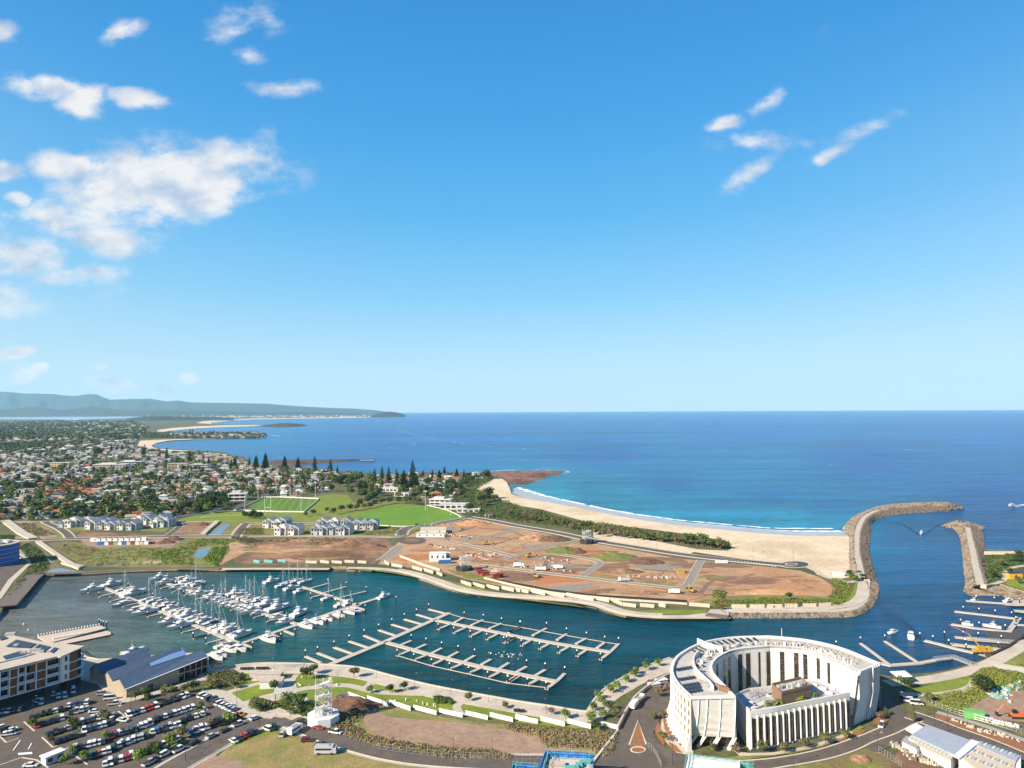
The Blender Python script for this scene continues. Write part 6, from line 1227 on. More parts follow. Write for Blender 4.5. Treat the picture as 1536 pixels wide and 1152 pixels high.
def bush_mesh(name, polys, n, size, mats_, seed, h=1.6, label=None, cat=None, zb=2.0, blob=1.8):
    rr = random.Random(seed); mb = MB()
    for pol in polys:
        q = [P(a, b, 2) for a, b in pol]; w = [(v.x, v.y) for v in q]; x0, x1 = min(v[0] for v in w), max(v[0] for v in w); y0, y1 = min(v[1] for v in w), max(v[1] for v in w); c = 0; t_ = 0
        while c < n and t_ < n*12:
            t_ += 1; x, y = rr.uniform(x0, x1), rr.uniform(y0, y1)
            if not inpoly(x, y, w): continue
            c += 1; hh = h*rr.uniform(.4, 1.3); bl = [(x, y, zb+hh*.35, blob*rr.uniform(.6, 1.4), hh*.8, 1 if rr.random() < .4 else 0)]; leaf_cloud(mb, 22, bl, size, rr)
    return tag(mb.build(name, mats_), label, cat, kind='stuff')
# dune scrub and bank vegetation
dune = tC((0, 285), (90, 330), (200, 330), (300, 375), (470, 400), (560, 405), (800, 440), (1000, 470), (1270, 510), (1285, 545), (1180, 548), (1000, 520), (700, 480), (500, 460), (300, 425), (100, 395), (0, 385))
bush_mesh('dune_scrub', [dune], 1500, .55, LV['olive'], 1, 1.5, 'low green dune scrub between the beach and the beach road', 'scrub', blob=2.4)
bush_mesh('dune_scrub', [tB((1230, 430), (1360, 420), (1385, 455), (1290, 515), (1420, 570), (1536, 610), (1536, 700), (1400, 690), (1230, 660), (1100, 560), (1050, 520), (1180, 470))], 1500, .6, LV['mid'], 2, 2.2, 'dense green coastal scrub behind the north end of the beach', 'scrub', blob=3)
bush_mesh('marsh_bushes', [[(222, 828), (262, 824), (300, 808), (352, 808), (352, 818), (318, 818), (296, 820), (286, 836), (290, 848), (250, 848)], [(319, 823), (340, 820), (326, 850), (306, 840)]], 420, .4, LV['lime'], 3, 1.3, 'bright green bushes round the small creek pond', 'bushes', blob=2)
bush_mesh('marsh_bushes', [[(26, 820), (46, 815), (62, 830), (74, 846), (66, 860), (46, 862), (20, 895), (10, 895), (40, 858), (48, 845)], [(-10, 803), (20, 804), (24, 816), (-10, 814)]], 260, .45, LV['mid'], 4, 1.4, 'green bushes along the creek beside the western street', 'bushes')
bush_mesh('spoil_bushes', [[(392, 812), (440, 806), (520, 808), (560, 822), (520, 826), (440, 814)], [(345, 806), (375, 808), (395, 812), (370, 815)]], 160, .4, LV['brown'], 5, 1.2, 'brown bushes growing over the excavated bank', 'bushes')
bush_mesh('park_shrubs', [tE((1195, 615), (1330, 590), (1410, 620), (1390, 670), (1240, 700), (1190, 680)), tF((0, 755), (70, 770), (150, 800), (60, 830), (-20, 800))], 260, .34, LV['olive'], 6, 1.1, 'olive and ochre shrubs beside the sandy park garden', 'shrubs', blob=1.3)
bush_mesh('park_shrubs', [tF((150, 760), (300, 770), (330, 830), (240, 850), (150, 800)), tF((1040, 745), (1130, 750), (1160, 785), (1060, 780))], 90, .3, LV['mid'], 7, 1.0, 'green shrubs among the park paths near the stair tower', 'shrubs', blob=1.2)
bush_mesh('weed_bank', [tF((450, 770), (560, 770), (640, 800), (640, 860), (560, 900), (640, 950), (520, 960), (440, 930), (480, 870)), tF((560, 950), (800, 1000), (1100, 1040), (1350, 1050), (1500, 1080), (1480, 1100), (1100, 1090), (800, 1040), (560, 980))], 420, .3, (LV['brown'][1], M_dry), 8, .9, 'dry brown weeds on the bank around the clay pond', 'weeds', blob=1.3)
bush_mesh('weed_bank', [tG((0, 900), (250, 925), (450, 945), (640, 945), (620, 1040), (560, 1090), (500, 1090), (500, 1040), (240, 1030), (180, 970), (0, 930))], 950, .28, (LV['brown'][1], M_dry), 9, .9, 'golden-brown dry weeds between the white hoarding and the blue site', 'weeds', blob=1.2)
bush_mesh('grass_bank', [tH((940, 760), (1250, 690), (1300, 600), (1536, 560), (1536, 700), (1380, 690), (1200, 800), (1140, 830)), tH((1240, 640), (1300, 590), (1380, 580), (1260, 690))], 650, .3, (M_weed, LV['lime'][1]), 10, 1.0, 'tall yellow-green grass on the slope behind the boat ramp', 'grass', blob=1.5)
bush_mesh('bank_scrub', [tD((1310, 440), (1536, 430), (1536, 490), (1440, 500), (1400, 590), (1330, 590))], 330, .45, LV['mid'], 11, 1.5, 'green scrub beside the right breakwater', 'scrub', blob=1.8)
bush_mesh('bank_scrub', [tD((440, 570), (540, 600), (540, 650), (480, 720), (380, 715), (440, 650)), tD((0, 680), (200, 690), (420, 690), (440, 715), (0, 720)), tC((1200, 850), (1536, 850), (1536, 885), (1180, 885)), tC((1195, 790), (1260, 800), (1240, 840), (1200, 830))], 280, .4, (M_weed, LV['lime'][0]), 12, .9, 'yellow-green weeds around the eastern end of the site', 'weeds', blob=1.6)
bush_mesh('marsh_tufts', [[(84, 822), (100, 814), (150, 824), (240, 822), (262, 826), (240, 848), (130, 849)], [(24, 785), (48, 785), (84, 802), (50, 806)], [(440, 795), (560, 803), (600, 800), (600, 792), (570, 790)], [(362, 792), (395, 792), (395, 802), (356, 802)]], 420, .3, (M_weed, LV['olive'][0]), 13, .6, 'rough tufts of yellow-green grass on the vacant paddocks', 'grass tufts', blob=1.6)
GT = 'trees of the shore and the town'
tn = {}
def trees(where, items, group=GT):
    """items: (kind, x, y, height scale)"""
    names = {'dark': 'dark green tree', 'mid': 'green tree', 'olive': 'olive-grey tree', 'brown': 'brownish tree', 'lime': 'bright green tree'}
    cnt = {}
    for kd, x, y, s_ in sorted(items, key=lambda q: q[1]):
        cnt[kd] = cnt.get(kd, 0)+1; tot = sum(1 for q in items if q[0] == kd)
        lab = names[kd]+' '+where if tot == 1 else '%s %s, %s from the left' % (names[kd], where, ordn(cnt[kd]))
        TP[kd, rnd.randrange(3)].put(P(x, y, 2), rnd.uniform(0, 6), lab, group, s_)
pc = {}
def pines(where, items):
    for i, (v, x, y, s_) in enumerate(sorted(items, key=lambda q: q[1])):
        PN[v].put(P(x, y, 2), rnd.uniform(0, 6), 'tall dark Norfolk pine %s, %s from the left' % (where, ordn(i+1)), 'Norfolk pines along the coast', s_*1.22)
pines('along the shore by the old breakwater', [(1, 384, 703, 1.05), (1, 398, 705, 1.3), (0, 374, 700, .7), (1, 427, 703, 1.0), (1, 447, 704, .95), (0, 472, 708, 1.0), (0, 496, 709, .85), (1, 506, 712, .55)])
pines('in the row before the open sea', [(0, 562, 724, .75), (0, 573, 723, .85), (0, 583, 728, .95), (0, 595, 729, .85), (1, 606, 736, 1.15), (0, 619, 737, 1.45), (1, 624, 742, 1.1), (2, 634.5, 718, .7), (2, 648.5, 718, .75), (1, 659, 724, .8), (2, 666.5, 716, .9), (1, 685, 716, .6), (2, 696, 716, .6)])
pines('standing over the town near the curved beach', [(0, 250, 690, 1.0), (0, 285, 694, .9), (0, 214, 684, .9), (0, 217, 684, 1.0), (1, 167, 678, .8), (1, 183, 676, .8), (2, 313, 700, 1.0), (1, 352, 704, .95), (1, 347, 705, .8)])
pines('on the far peninsula with houses', [(1, 278, 653, .8), (0, 285, 653, 1.1), (0, 289, 653, 1.1), (2, 307, 654, 1.0), (1, 316, 653, .9), (0, 320, 654, 1.0), (2, 238, 651, .8), (2, 268, 652, .8), (2, 348, 651, .8), (2, 357, 651, .8), (1, 374, 652, .7), (1, 363, 653, .6)])
# named groves
rr = random.Random(11)
it = [(rr.choice(['olive', 'brown', 'mid']), 760+a/3.84, 680+b/3.84, s_) for a, b, s_ in ((20, 360, .9), (60, 375, .8), (110, 385, .9), (150, 395, .8), (190, 370, .9), (230, 400, .9), (270, 415, .8), (310, 410, .9), (340, 425, 1.0), (380, 440, .9), (430, 450, 1.0), (470, 440, .9), (510, 470, .9), (560, 480, .8), (600, 478, .9), (640, 485, .8), (690, 490, .9), (730, 492, .8), (770, 500, .9), (810, 505, .9), (850, 498, .8), (890, 512, 1.0), (940, 505, .9), (975, 515, .9), (1010, 525, 1.0), (1045, 532, 1.1), (1080, 525, .9), (1125, 540, 1.15), (1175, 545, 1.0), (1230, 552, 1.15), (1265, 550, .8))]
trees('in the banksia strip behind the beach', it)
it = []
for _ in range(60):
    x, y = rr.uniform(495, 625), rr.uniform(722, 752)
    if inpoly(x, y, [(488, 728), (505, 718), (545, 722), (575, 738), (600, 742), (640, 752), (640, 758), (600, 757), (560, 756), (545, 750), (520, 741), (490, 740)]): it.append((rr.choice(['dark', 'mid', 'olive']), x, y, rr.uniform(1.2, 1.9)))
trees('in the thick grove above the sports oval', it)
it = [(rr.choice(['mid', 'dark']), x, y, s_) for x, y, s_ in ((546, 764, .8), (555, 763, .9), (535, 766, .8), (525, 767, .9), (512, 769, 1.0), (500, 772, .9), (490, 769, .7), (470, 773, .7), (458, 775, .6), (562, 760, 1.0), (572, 758, 1.0), (585, 756, 1.1), (598, 756, 1.1), (610, 757, 1.2), (620, 757, 1.1), (628, 758, .9), (540, 760, 1.0), (552, 756, 1.2))]
trees('edging the top of the sports oval', it)
it = []
for _ in range(62):
    x, y = rr.uniform(600, 745), rr.uniform(716, 785)
    if inpoly(x, y, [(604, 740), (640, 722), (700, 716), (728, 712), (738, 716), (716, 733), (745, 752), (790, 762), (800, 775), (770, 776), (740, 772), (700, 770), (690, 764), (660, 756), (640, 752)]) and not inpoly(x, y, [(645, 745), (690, 745), (705, 768), (650, 762)]): it.append((rr.choice(['dark', 'mid', 'olive', 'dark']), x, y, rr.uniform(1.0, 1.7)))
trees('in the scrub behind the surf club', it)
trees('left of the rugby pitch', [('dark', 276, 768, 1.6), ('mid', 285, 766, 1.3), ('olive', 296, 768, 1.4), ('dark', 305, 762, 2.0), ('dark', 312, 766, 1.9), ('lime', 312, 770, 1.3), ('dark', 322, 758, 2.1), ('dark', 330, 756, 1.7), ('dark', 336, 764, 1.7), ('mid', 341, 768, 1.2), ('dark', 293, 772, 1.0), ('dark', 268, 774, 1.0)])
trees('below the rugby pitch', [('dark', 369, 777, .8), ('dark', 375, 778, .7), ('dark', 380, 776, .9), ('dark', 384, 779, .7), ('dark', 390, 778, .9), ('dark', 366, 775, .7)])
trees('on the western slope', [('dark', 145, 685, 2.6), ('dark', 150, 684, 2.2), ('lime', 92, 707, 1.6), ('dark', 40, 737, 1.7), ('mid', 22, 735, 1.5), ('mid', 12, 733, 1.3), ('dark', 70, 778, 1.0), ('dark', 64, 776, .9), ('dark', 128, 773, 1.0), ('dark', 232, 777, 1.1), ('dark', 226, 776, 1.0), ('mid', 242, 776, 1.0)])
trees('beside the car park and shed', [('dark', 290.5, 1038, .52), ('mid', 203, 1052, .42), ('mid', 217.5, 1048, .42), ('olive', 248, 1048, .45), ('olive', 246, 1040, .4), ('olive', 261, 1042, .45), ('mid', 276, 1040, .4), ('dark', 222, 1054, .4)])
trees('among the rows of parked cars', [('lime', 126, 1142, .42), ('mid', 110, 1094, .45), ('dark', 116, 1096, .4), ('lime', 209, 1145, .5), ('dark', 228, 1131, .42), ('mid', 235, 1131, .45), ('lime', 256, 1120, .5), ('olive', 272, 1108, .45), ('lime', 341, 1084, .45), ('lime', 348, 1083, .4), ('brown', 318, 1092, .4), ('brown', 153, 1078, .45), ('olive', 160, 1082, .4), ('mid', 107, 1089, .35), ('mid', 300, 1065, .3), ('lime', 109, 1130, .3), ('brown', 272, 1109, .4), ('lime', 98, 1148, .4), ('mid', 48, 1092, .35), ('brown', 77, 1114, .3), ('lime', 158, 1109, .35), ('mid', 335, 1087, .3)])
trees('in the southern park', [('mid', 446, 1064, .55), ('mid', 431, 1062, .6), ('dark', 459, 1020, .6), ('olive', 470, 1012, .55), ('dark', 452, 1075, .45), ('mid', 462, 1074, .4), ('olive', 555, 1040, .4), ('dark', 585, 1040, .4), ('dark', 606, 1036, .4), ('brown', 531, 1017, .55), ('dark', 410, 1036, .5), ('lime', 848, 1079, .45), ('lime', 887, 1084, .5), ('dark', 894, 1096, .45), ('brown', 827, 1073, .3), ('olive', 703, 1052, .4), ('brown', 758, 1063, .35), ('mid', 385, 1068, .4), ('olive', 348, 1034, .45), ('mid', 360, 1022, .4), ('olive', 320, 1034, .4)])
trees('on the promenade west of the hotel', [('lime', 890, 1067, .38), ('lime', 903, 1058, .45), ('lime', 897, 1049, .38), ('mid', 912, 1068, .42), ('lime', 916, 1040, .4), ('lime', 925, 1035, .42), ('lime', 939, 1024, .42), ('lime', 951, 1017, .4), ('lime', 954, 1012, .4), ('lime', 970, 1006, .42), ('lime', 987, 1000, .38), ('olive', 924, 1078, .38), ('lime', 905, 1078, .42)])
trees('along the street around the hotel', [('brown', 989, 1046, .4), ('olive', 980, 1080, .4), ('brown', 995, 1080, .4), ('olive', 995, 1113, .42), ('brown', 1104, 1130, .4), ('olive', 1143, 1129, .4), ('brown', 1176, 1130, .42), ('brown', 1207, 1124, .45), ('olive', 1238, 1117, .42), ('olive', 1267, 1110, .45), ('brown', 1322, 1080, .4), ('brown', 1370, 1084, .4), ('olive', 1330, 1074, .35), ('olive', 1070, 1127, .35), ('dark', 1474, 1040, .8), ('mid', 1483, 1038, .6), ('dark', 1364, 1032, .5), ('mid', 1352, 1028, .42), ('olive', 1394, 1054, .45)])
trees('at the root of the long breakwater', [('mid', 1277, 871, .5), ('lime', 1283, 873, .5), ('dark', 1294, 870, .45), ('mid', 1288, 864, .4), ('dark', 1274, 865, .5), ('dark', 1184, 900, .5)])
trees('on the right headland', [('mid', 1512, 843, .7), ('dark', 1526, 845, .8), ('dark', 1490, 868, .6), ('mid', 1528, 876, .5), ('dark', 1530, 838, .7), ('olive', 1500, 850, .7), ('dark', 1516, 862, .5)])
# hotel terrace planting (parts of the hotel)
for k, (x, y) in enumerate(t6((20, 975), (70, 985), (150, 960), (330, 935), (370, 925), (480, 890), (500, 880), (300, 945))+t5((1340, 980), (1400, 990), (1440, 960), (1310, 990))):
    mb = MB(); leaf_cloud(mb, 60, [(0, 0, .9, 1.2, 1.2, k % 2)], .3, rr); mb.build('terrace_plant', LV['lime' if k % 2 else 'olive'], hotel, loc=P(x, y, ZP-.5))

# ================================================================== HOUSES
WALLC = {'white': (.54, .52, .48), 'cream': (.48, .40, .28), 'pale grey': (.38, .395, .40), 'brick': (.34, .19, .12), 'tan': (.50, .38, .26)}
ROOFC = {'white': (.52, .50, .46), 'pale grey': (.32, .325, .33), 'terracotta': (.38, .125, .055), 'red-brown': (.24, .075, .045), 'dark grey': (.09, .095, .105), 'sand': (.38, .28, .18), 'grey-blue': (.20, .26, .30)}
WM = {k: mat('wall_'+k.replace(' ', '_').replace('-', '_'), v, rough=.85) for k, v in WALLC.items()}
RM = {k: mat('roof_'+k.replace(' ', '_').replace('-', '_'), v, tuple(q*.8 for q in v), 1.3, .7) for k, v in ROOFC.items()}
M_win = mat('house_window', (.03, .035, .045), rough=.15, spec=.7)
def hip(mb, cx, cy, sx, sy, z, h, rz=0, ov=.6, gable=False, mi=0):
    a, b = sx/2+ov, sy/2+ov; r_ = a if gable else max(a-b, .3); c, s_ = math.cos(rz), math.sin(rz)
    v = [(-a, -b, z), (a, -b, z), (a, b, z), (-a, b, z), (-r_, 0, z+h), (r_, 0, z+h)]; v = [(cx+x*c-y*s_, cy+x*s_+y*c, q) for x, y, q in v]
    mb.add(v, [(0, 1, 5, 4), (1, 2, 5), (2, 3, 4, 5), (3, 0, 4), (3, 2, 1, 0)], mi)
def winbox(r, x, y, z, w, h, side):
    mb = MB()
    if side in 'fb': mb.box(x, y, z, w, .12, z+h)
    else: mb.box(x, y, z, .12, w, z+h)
    mb.build('window', M_win, r)
def house_proto(shape, wall, roof):
    r = thing('house', 'x', 'house'); mb = MB(); m2 = MB()
    if shape == 'hip': mb.box(0, 0, 0, 14, 10, 3); hip(m2, 0, 0, 14, 10, 3, 2.4)
    elif shape == 'ell': mb.box(0, 0, 0, 15, 8, 3); mb.box(4, -5, 0, 6.4, 6, 2.98); hip(m2, 0, 0, 15, 8, 3, 2.2); hip(m2, 4, -4, 8.5, 6.2, 3.02, 1.9, math.pi/2)
    elif shape == 'gable': mb.box(0, 0, 0, 13, 9, 3.2); hip(m2, 0, 0, 13, 9, 3.2, 2.6, gable=True)
    elif shape == 'two': mb.box(0, 0, 0, 12, 10, 5.8); mb.box(8, 0, 0, 5, 8, 2.9); hip(m2, 0, 0, 12, 10, 5.8, 2.2); m2.box(8, 0, 2.9, 5.2, 8.6, 3.15)
    else: mb.box(0, 0, 0, 13, 10, 5.6); mb.box(-3, -1, 5.6, 6, 7, 6.8); m2.box(1, 0, 5.6, 14, 11, 5.95); m2.box(-3, -1, 6.8, 6.8, 7.6, 7.05)
    mb.build('wall', WM[wall], r); m2.build('roof', RM[roof], r); h2 = shape in ('two', 'box')
    for x in (-4, 0, 4): mb = MB(); mb.box(x, -(4 if shape == 'ell' else 4.5 if shape == 'gable' else 5), 3.7 if h2 and x else .9, 1.9, .14, 5.0 if h2 and x else 2.3); mb.build('window', M_win, r)
    return Proto(r)
combos = [('hip', 'cream', 'white'), ('hip', 'white', 'pale grey'), ('hip', 'brick', 'terracotta'), ('hip', 'tan', 'red-brown'), ('ell', 'white', 'white'), ('ell', 'cream', 'terracotta'), ('ell', 'tan', 'dark grey'), ('gable', 'white', 'pale grey'), ('gable', 'cream', 'sand'),
          ('gable', 'white', 'grey-blue'), ('two', 'white', 'white'), ('two', 'cream', 'dark grey'), ('two', 'white', 'pale grey'), ('box', 'white', 'white'), ('box', 'white', 'pale grey'), ('box', 'cream', 'sand'), ('hip', 'white', 'dark grey'), ('ell', 'brick', 'red-brown')]
HP = [(c, house_proto(*c)) for c in combos]
SH = {'hip': 'hip-roofed', 'ell': 'L-shaped', 'gable': 'gabled', 'two': 'two-storey', 'box': 'flat-roofed'}
townA = [(-30, 790), (-30, 700), (0, 690), (60, 684), (120, 676), (190, 676), (240, 677), (300, 681), (338, 684), (362, 690), (378, 700), (430, 706), (500, 710), (560, 716), (600, 715), (700, 715), (726, 713), (722, 722), (700, 730), (690, 742), (650, 744), (600, 735), (570, 736), (545, 718), (510, 714), (490, 724), (488, 738), (450, 744), (400, 746), (370, 748), (345, 756), (334, 764), (300, 768), (262, 778), (258, 778), (230, 779), (90, 779), (84, 781), (60, 781), (0, 781)]
redzone = [(88, 722), (150, 716), (158, 728), (140, 742), (95, 748), (70, 740)]; redzone2 = [(145, 762), (215, 756), (275, 764), (270, 775), (225, 772), (150, 775)]
keep_out = [[(140, 688), (215, 688), (215, 712), (135, 716)], [(70, 690), (112, 688), (112, 704), (70, 706)], [(250, 692), (315, 692), (315, 706), (250, 708)], [(296, 744), (345, 744), (345, 775), (296, 775)]]
hs = []; ang = R(14); ca_, sa_ = math.cos(ang), math.sin(ang); rr = random.Random(21)
for row in range(0, 60):
    dy = 690+row*24+(row//2)*9
    for col in range(-70, 40):
        gx, gy = col*18.5+rr.uniform(-4, 4), dy+rr.uniform(-4.5, 4.5); x, y = gx*ca_-(gy-700)*sa_, 700+gx*sa_+(gy-700)*ca_
        if y < 300: continue
        X_, Y_ = px((x, y, 2))
        if not (-25 < X_ < 740) or not inpoly(X_, Y_, townA) or any(inpoly(X_, Y_, k) for k in keep_out) or rr.random() < .17: continue
        hs.append((y, x, row, X_, Y_))
hs.sort(); NI = 255; print('HOUSES', len(hs))
rows = {}
cls = {}
def pick(X_, Y_):
    if inpoly(X_, Y_, redzone) or inpoly(X_, Y_, redzone2): return rr.choice([i for i, c in enumerate(combos) if c[2] in ('terracotta', 'red-brown')])
    w = [{'white': 5, 'pale grey': 5, 'terracotta': 4.5, 'red-brown': 3.5, 'dark grey': 4.5, 'sand': 5, 'grey-blue': 1.6}[c[2]] for c in combos]
    return rr.choices(range(len(combos)), w)[0]
chosen = [(y, x, row, X_, Y_, pick(X_, Y_)) for (y, x, row, X_, Y_) in hs]
ind = chosen[:NI]; cnt = {}
for (y, x, row, X_, Y_, i) in sorted(ind, key=lambda q: q[3]):
    rws = sorted(set(q[2] for q in ind)); rk = rws.index(row)+1; c = combos[i]; key = (rk, i); cnt[key] = cnt.get(key, 0)+1; tot = sum(1 for q in ind if q[2] == row and q[5] == i)
    lab = '%s %s house, %s roof, town row %s' % (c[1], SH[c[0]], c[2], 'nearest basin' if rk == 1 else ordn(rk)+' from basin')
    if tot > 1: lab += ', '+('leftmost' if cnt[key] == 1 else ordn(cnt[key]))
    HP[i][1].put((x, y, 2), ang+rr.choice([0, math.pi, math.pi/2])+rr.uniform(-.08, .08), lab, 'houses of the coastal town', rr.uniform(.82, 1.12))
def merged(name, items, label, cat):
    """the houses beyond the nearest ones, one sheet of roofs and walls"""
    mb = MB(); mats_ = [WM['white'], WM['cream'], WM['brick'], WM['tan']]+[RM[k] for k in ROOFC]; rk = list(ROOFC); wk = ['white', 'cream', 'brick', 'tan']
    for (y, x, i, s_) in items:
        c = combos[i]; wi = wk.index(c[1]) if c[1] in wk else 0; rz = ang+rr.choice([0, math.pi/2]); L_, B_ = 14*s_, 10*s_; h = 5.6*s_ if c[0] in ('two', 'box') else 3*s_
        mb.box(x, y, 1.9, L_, B_, 2+h, rz, wi)
        if c[0] == 'box': mb.box(x, y, 2+h, L_+.8, B_+.8, 2.4+h, rz, 4+rk.index(c[2]))
        else: hip(mb, x, y, L_, B_, 2+h, 2.2*s_, rz, gable=c[0] == 'gable', mi=4+rk.index(c[2]))
    return tag(mb.build(name, mats_), label, cat, kind='stuff')
merged('distant_houses', [(y, x, i, rr.uniform(.85, 1.15)) for (y, x, row, X_, Y_, i) in chosen[NI:]], 'houses of the coastal town farther up towards the sea', 'houses')
farp = [(-30, 690), (-30, 633), (60, 632), (130, 631), (200, 632), (225, 642), (205, 655), (200, 672), (225, 678), (190, 676), (120, 676), (60, 684)]
it = []
for _ in range(9000):
    X_, Y_ = rr.uniform(-30, 240), 630+60*rr.random()
    if inpoly(X_, Y_, farp):
        p = P(X_, Y_, 2); g_ = noise.noise(Vector((p.x*.0012, p.y*.0007, 2)))
        if rr.random() < .32+1.0*g_+.30*((X_ > 90) and (Y_ < 655)): it.append((p.y, p.x, pick(0, 0), rr.uniform(1.0, 1.5)))
    if len(it) > 1500: break
for _ in range(150): X_, Y_ = rr.uniform(250, 396), rr.uniform(650, 657); p = P(X_, Y_, 2); it.append((p.y, p.x, pick(0, 0), rr.uniform(1.0, 1.4)))
for _ in range(170):
    X_ = rr.uniform(200, 560); Y_ = rr.uniform(623.4, 627) if X_ > 300 else rr.uniform(619, 623); p = P(X_, Y_+(0 if X_ > 300 else 3), 2); it.append((p.y, p.x, rr.choice([4, 10, 13, 0]), rr.uniform(2, 3.5)))
merged('distant_suburb', it, 'far suburb of tiny pale roofs towards the lake and the hills', 'suburb')
# town buildings that stand out
def block(label, cat, x, y, w, d, h, rz, wm, rm, floors=3, bands=True, name='apartment_block', step=0):
    r = thing(name, label, cat, P(x, y, 2), rz); mb = MB(); mb.box(0, 0, 0, w, d, h); mb.build('wall', wm, r); mb = MB(); mb.box(0, 0, h, w+1, d+1, h+.5)
    if step: mb.box(-w*.1, d*.1, h+.5, w*.5, d*.5, h+2.8)
    mb.build('roof', rm, r)
    for k in range(floors):
        z = h*(k+.25)/floors
        for s_ in range(max(2, int(w/6))): mb = MB(); u = (s_+.5)/max(2, int(w/6))-.5; mb.box(u*w, -d/2-.03, z, w/max(2, int(w/6))*.72, .12, z+h/floors*.5); mb.build('window', M_win, r)
        if bands: mb = MB(); mb.box(0, -d/2-.8, h*k/floors+h/floors*.95, w+.6, 1.8, h*k/floors+h/floors*1.02); mb.build('balcony', wm, r)
    return r
block('wide white four-storey apartment block on the town hill', 'apartment block', 168, 706, 62, 24, 13, .1, WM['white'], RM['white'], 4, step=1)
block('pale blue-grey flats to the right of the wide white block', 'apartment block', 198, 700, 46, 20, 11, .05, WM['pale grey'], RM['white'], 3, step=1)
block('ochre-ended school building with dark window bands', 'school', 91, 701, 44, 16, 10, 0, WM['tan'], RM['white'], 3, False, 'school_building')
block('cream apartment block with balconies, middle of town', 'apartment block', 262, 704, 22, 18, 12, .1, WM['cream'], RM['pale grey'], 4)
block('white apartment block right of the cream block in town', 'apartment block', 277, 704, 20, 18, 12, -.1, WM['white'], RM['sand'], 4)
block('pale flats at the right of the mid-town pair', 'apartment block', 300, 705, 36, 18, 11, 0, WM['white'], RM['pale grey'], 3, step=1)
block('white club house beside the rugby pitch with a tall portal', 'club house', 357, 750, 22, 18, 9, .2, WM['white'], RM['white'], 2, name='club_house', step=1)
block('yellow-roofed surf club above the sports oval', 'surf club', 640, 748, 15, 8, 6, .1, WM['tan'], mat('yellow_roof', (.62, .42, .03)), 2, False, 'surf_club')
block('white stepped pavilion beside the sports oval', 'pavilion', 662, 757, 26, 14, 7, -.2, WM['white'], RM['white'], 2, name='pavilion', step=1)
block('long white-roofed hall below the pavilion', 'hall', 682, 763, 34, 14, 6, -.1, WM['white'], RM['white'], 1, False, 'hall')
block('long white caravan park hall among the trees', 'hall', 590, 737, 30, 14, 5, -.25, WM['white'], RM['white'], 1, False, 'hall')
block('smaller white hall below the long caravan park hall', 'hall', 605, 744, 22, 12, 5, -.25, WM['white'], RM['pale grey'], 1, False, 'hall')
block('white-roofed villa left of the caravan park hall', 'hall', 576, 731, 24, 12, 5, -.2, WM['cream'], RM['white'], 1, False, 'villa')
block('small stone hut with dark roof at the sports oval entrance', 'hut', 733, 776, 8, 6, 4, .1, WM['tan'], RM['dark grey'], 1, False, 'hut')
block('flat white shade canopy of the caravan park by the road', 'canopy', 703, 768, 26, 9, 4, -.1, WM['white'], RM['white'], 1, False, 'canopy_building')
# new white and grey town houses around the site
def townhouse(wall, roof, v):
    r = thing('town_house', 'x', 'town house'); mb = MB(); mb.box(0, 0, 0, 9, 12, 6.2); mb.box(-1.6, -7, 0, 5.4, 3, 5.9)
    mb.add([(-4.5, -6, 6.2), (4.5, -6, 6.2), (0, -6, 9.0)], [(0, 1, 2)]); mb.add([(-4.3, -8.5, 5.9), (1.1, -8.5, 5.9), (-1.6, -8.5, 7.8)], [(0, 1, 2)]); mb.build('wall', WM[wall], r)
    mb = MB(); hip(mb, 0, 0, 12, 9, 6.2, 2.8, math.pi/2, .55, gable=(v == 0)); hip(mb, -1.6, -6, 5.6, 5.4, 5.92, 1.95, math.pi/2, .45, gable=True); mb.build('roof', RM[roof], r)
    for x, y, z in ((-3, -8.52, 3.7), (-.4, -8.52, 3.7), (-3, -8.52, .8), (3, -6.02, 3.8)): winbox(r, x, y, z, 1.5, 1.5, 'f')
    for y in (-3, 2): winbox(r, -4.52, y, 3.6, 1.6, 1.4, 's'); winbox(r, 4.52, y, 3.6, 1.6, 1.4, 's')
    mb = MB(); mb.box(2.8, -6.02, .05, 2.8, .14, 2.4); mb.build('garage_door', RM['pale grey'], r); return Proto(r)
TH = {('white', 'white', 1): None, ('pale grey', 'pale grey', 0): None, ('white', 'pale grey', 0): None, ('pale grey', 'grey-blue', 1): None, ('white', 'grey-blue', 0): None}
for k in TH: TH[k] = townhouse(*k)
def ths(where, L):
    cnt = {}
    for x, y, w, rf, v, s_ in sorted(L):
        k = (w, rf, v); cnt[k] = cnt.get(k, 0)+1; tot = sum(1 for q in L if q[2:5] == k)
        TH[k].put(P(x, y, 2), rnd.uniform(-.25, .1), '%s two-storey house, %s %s roof, %s%s' % (w, rf, 'gable' if v == 0 else 'hip', where, '' if tot == 1 else ', '+ordn(cnt[k])+' such'), 'new houses beside the building site', s_)
ths('in the left cluster', [(100, 790, 'pale grey', 'grey-blue', 1, .9), (113, 789.5, 'white', 'white', 1, 1.15), (122, 789, 'pale grey', 'pale grey', 0, 1.0), (133, 787, 'white', 'white', 1, 1.0), (144, 792, 'white', 'pale grey', 0, 1.1), (152, 787, 'white', 'grey-blue', 0, 1.0), (158, 792, 'pale grey', 'grey-blue', 1, 1.0), (166, 787, 'pale grey', 'pale grey', 0, .9), (171, 793, 'white', 'pale grey', 0, 1.0), (180, 792, 'pale grey', 'grey-blue', 1, .9),
    (189, 793, 'white', 'grey-blue', 0, 1.05), (203, 793.5, 'pale grey', 'pale grey', 0, 1.0), (211, 785, 'white', 'white', 1, 1.0), (226, 785, 'white', 'grey-blue', 0, 1.05), (236, 790, 'white', 'white', 1, .9), (246, 786, 'white', 'pale grey', 0, 1.2), (252, 789, 'pale grey', 'grey-blue', 1, 1.1)])
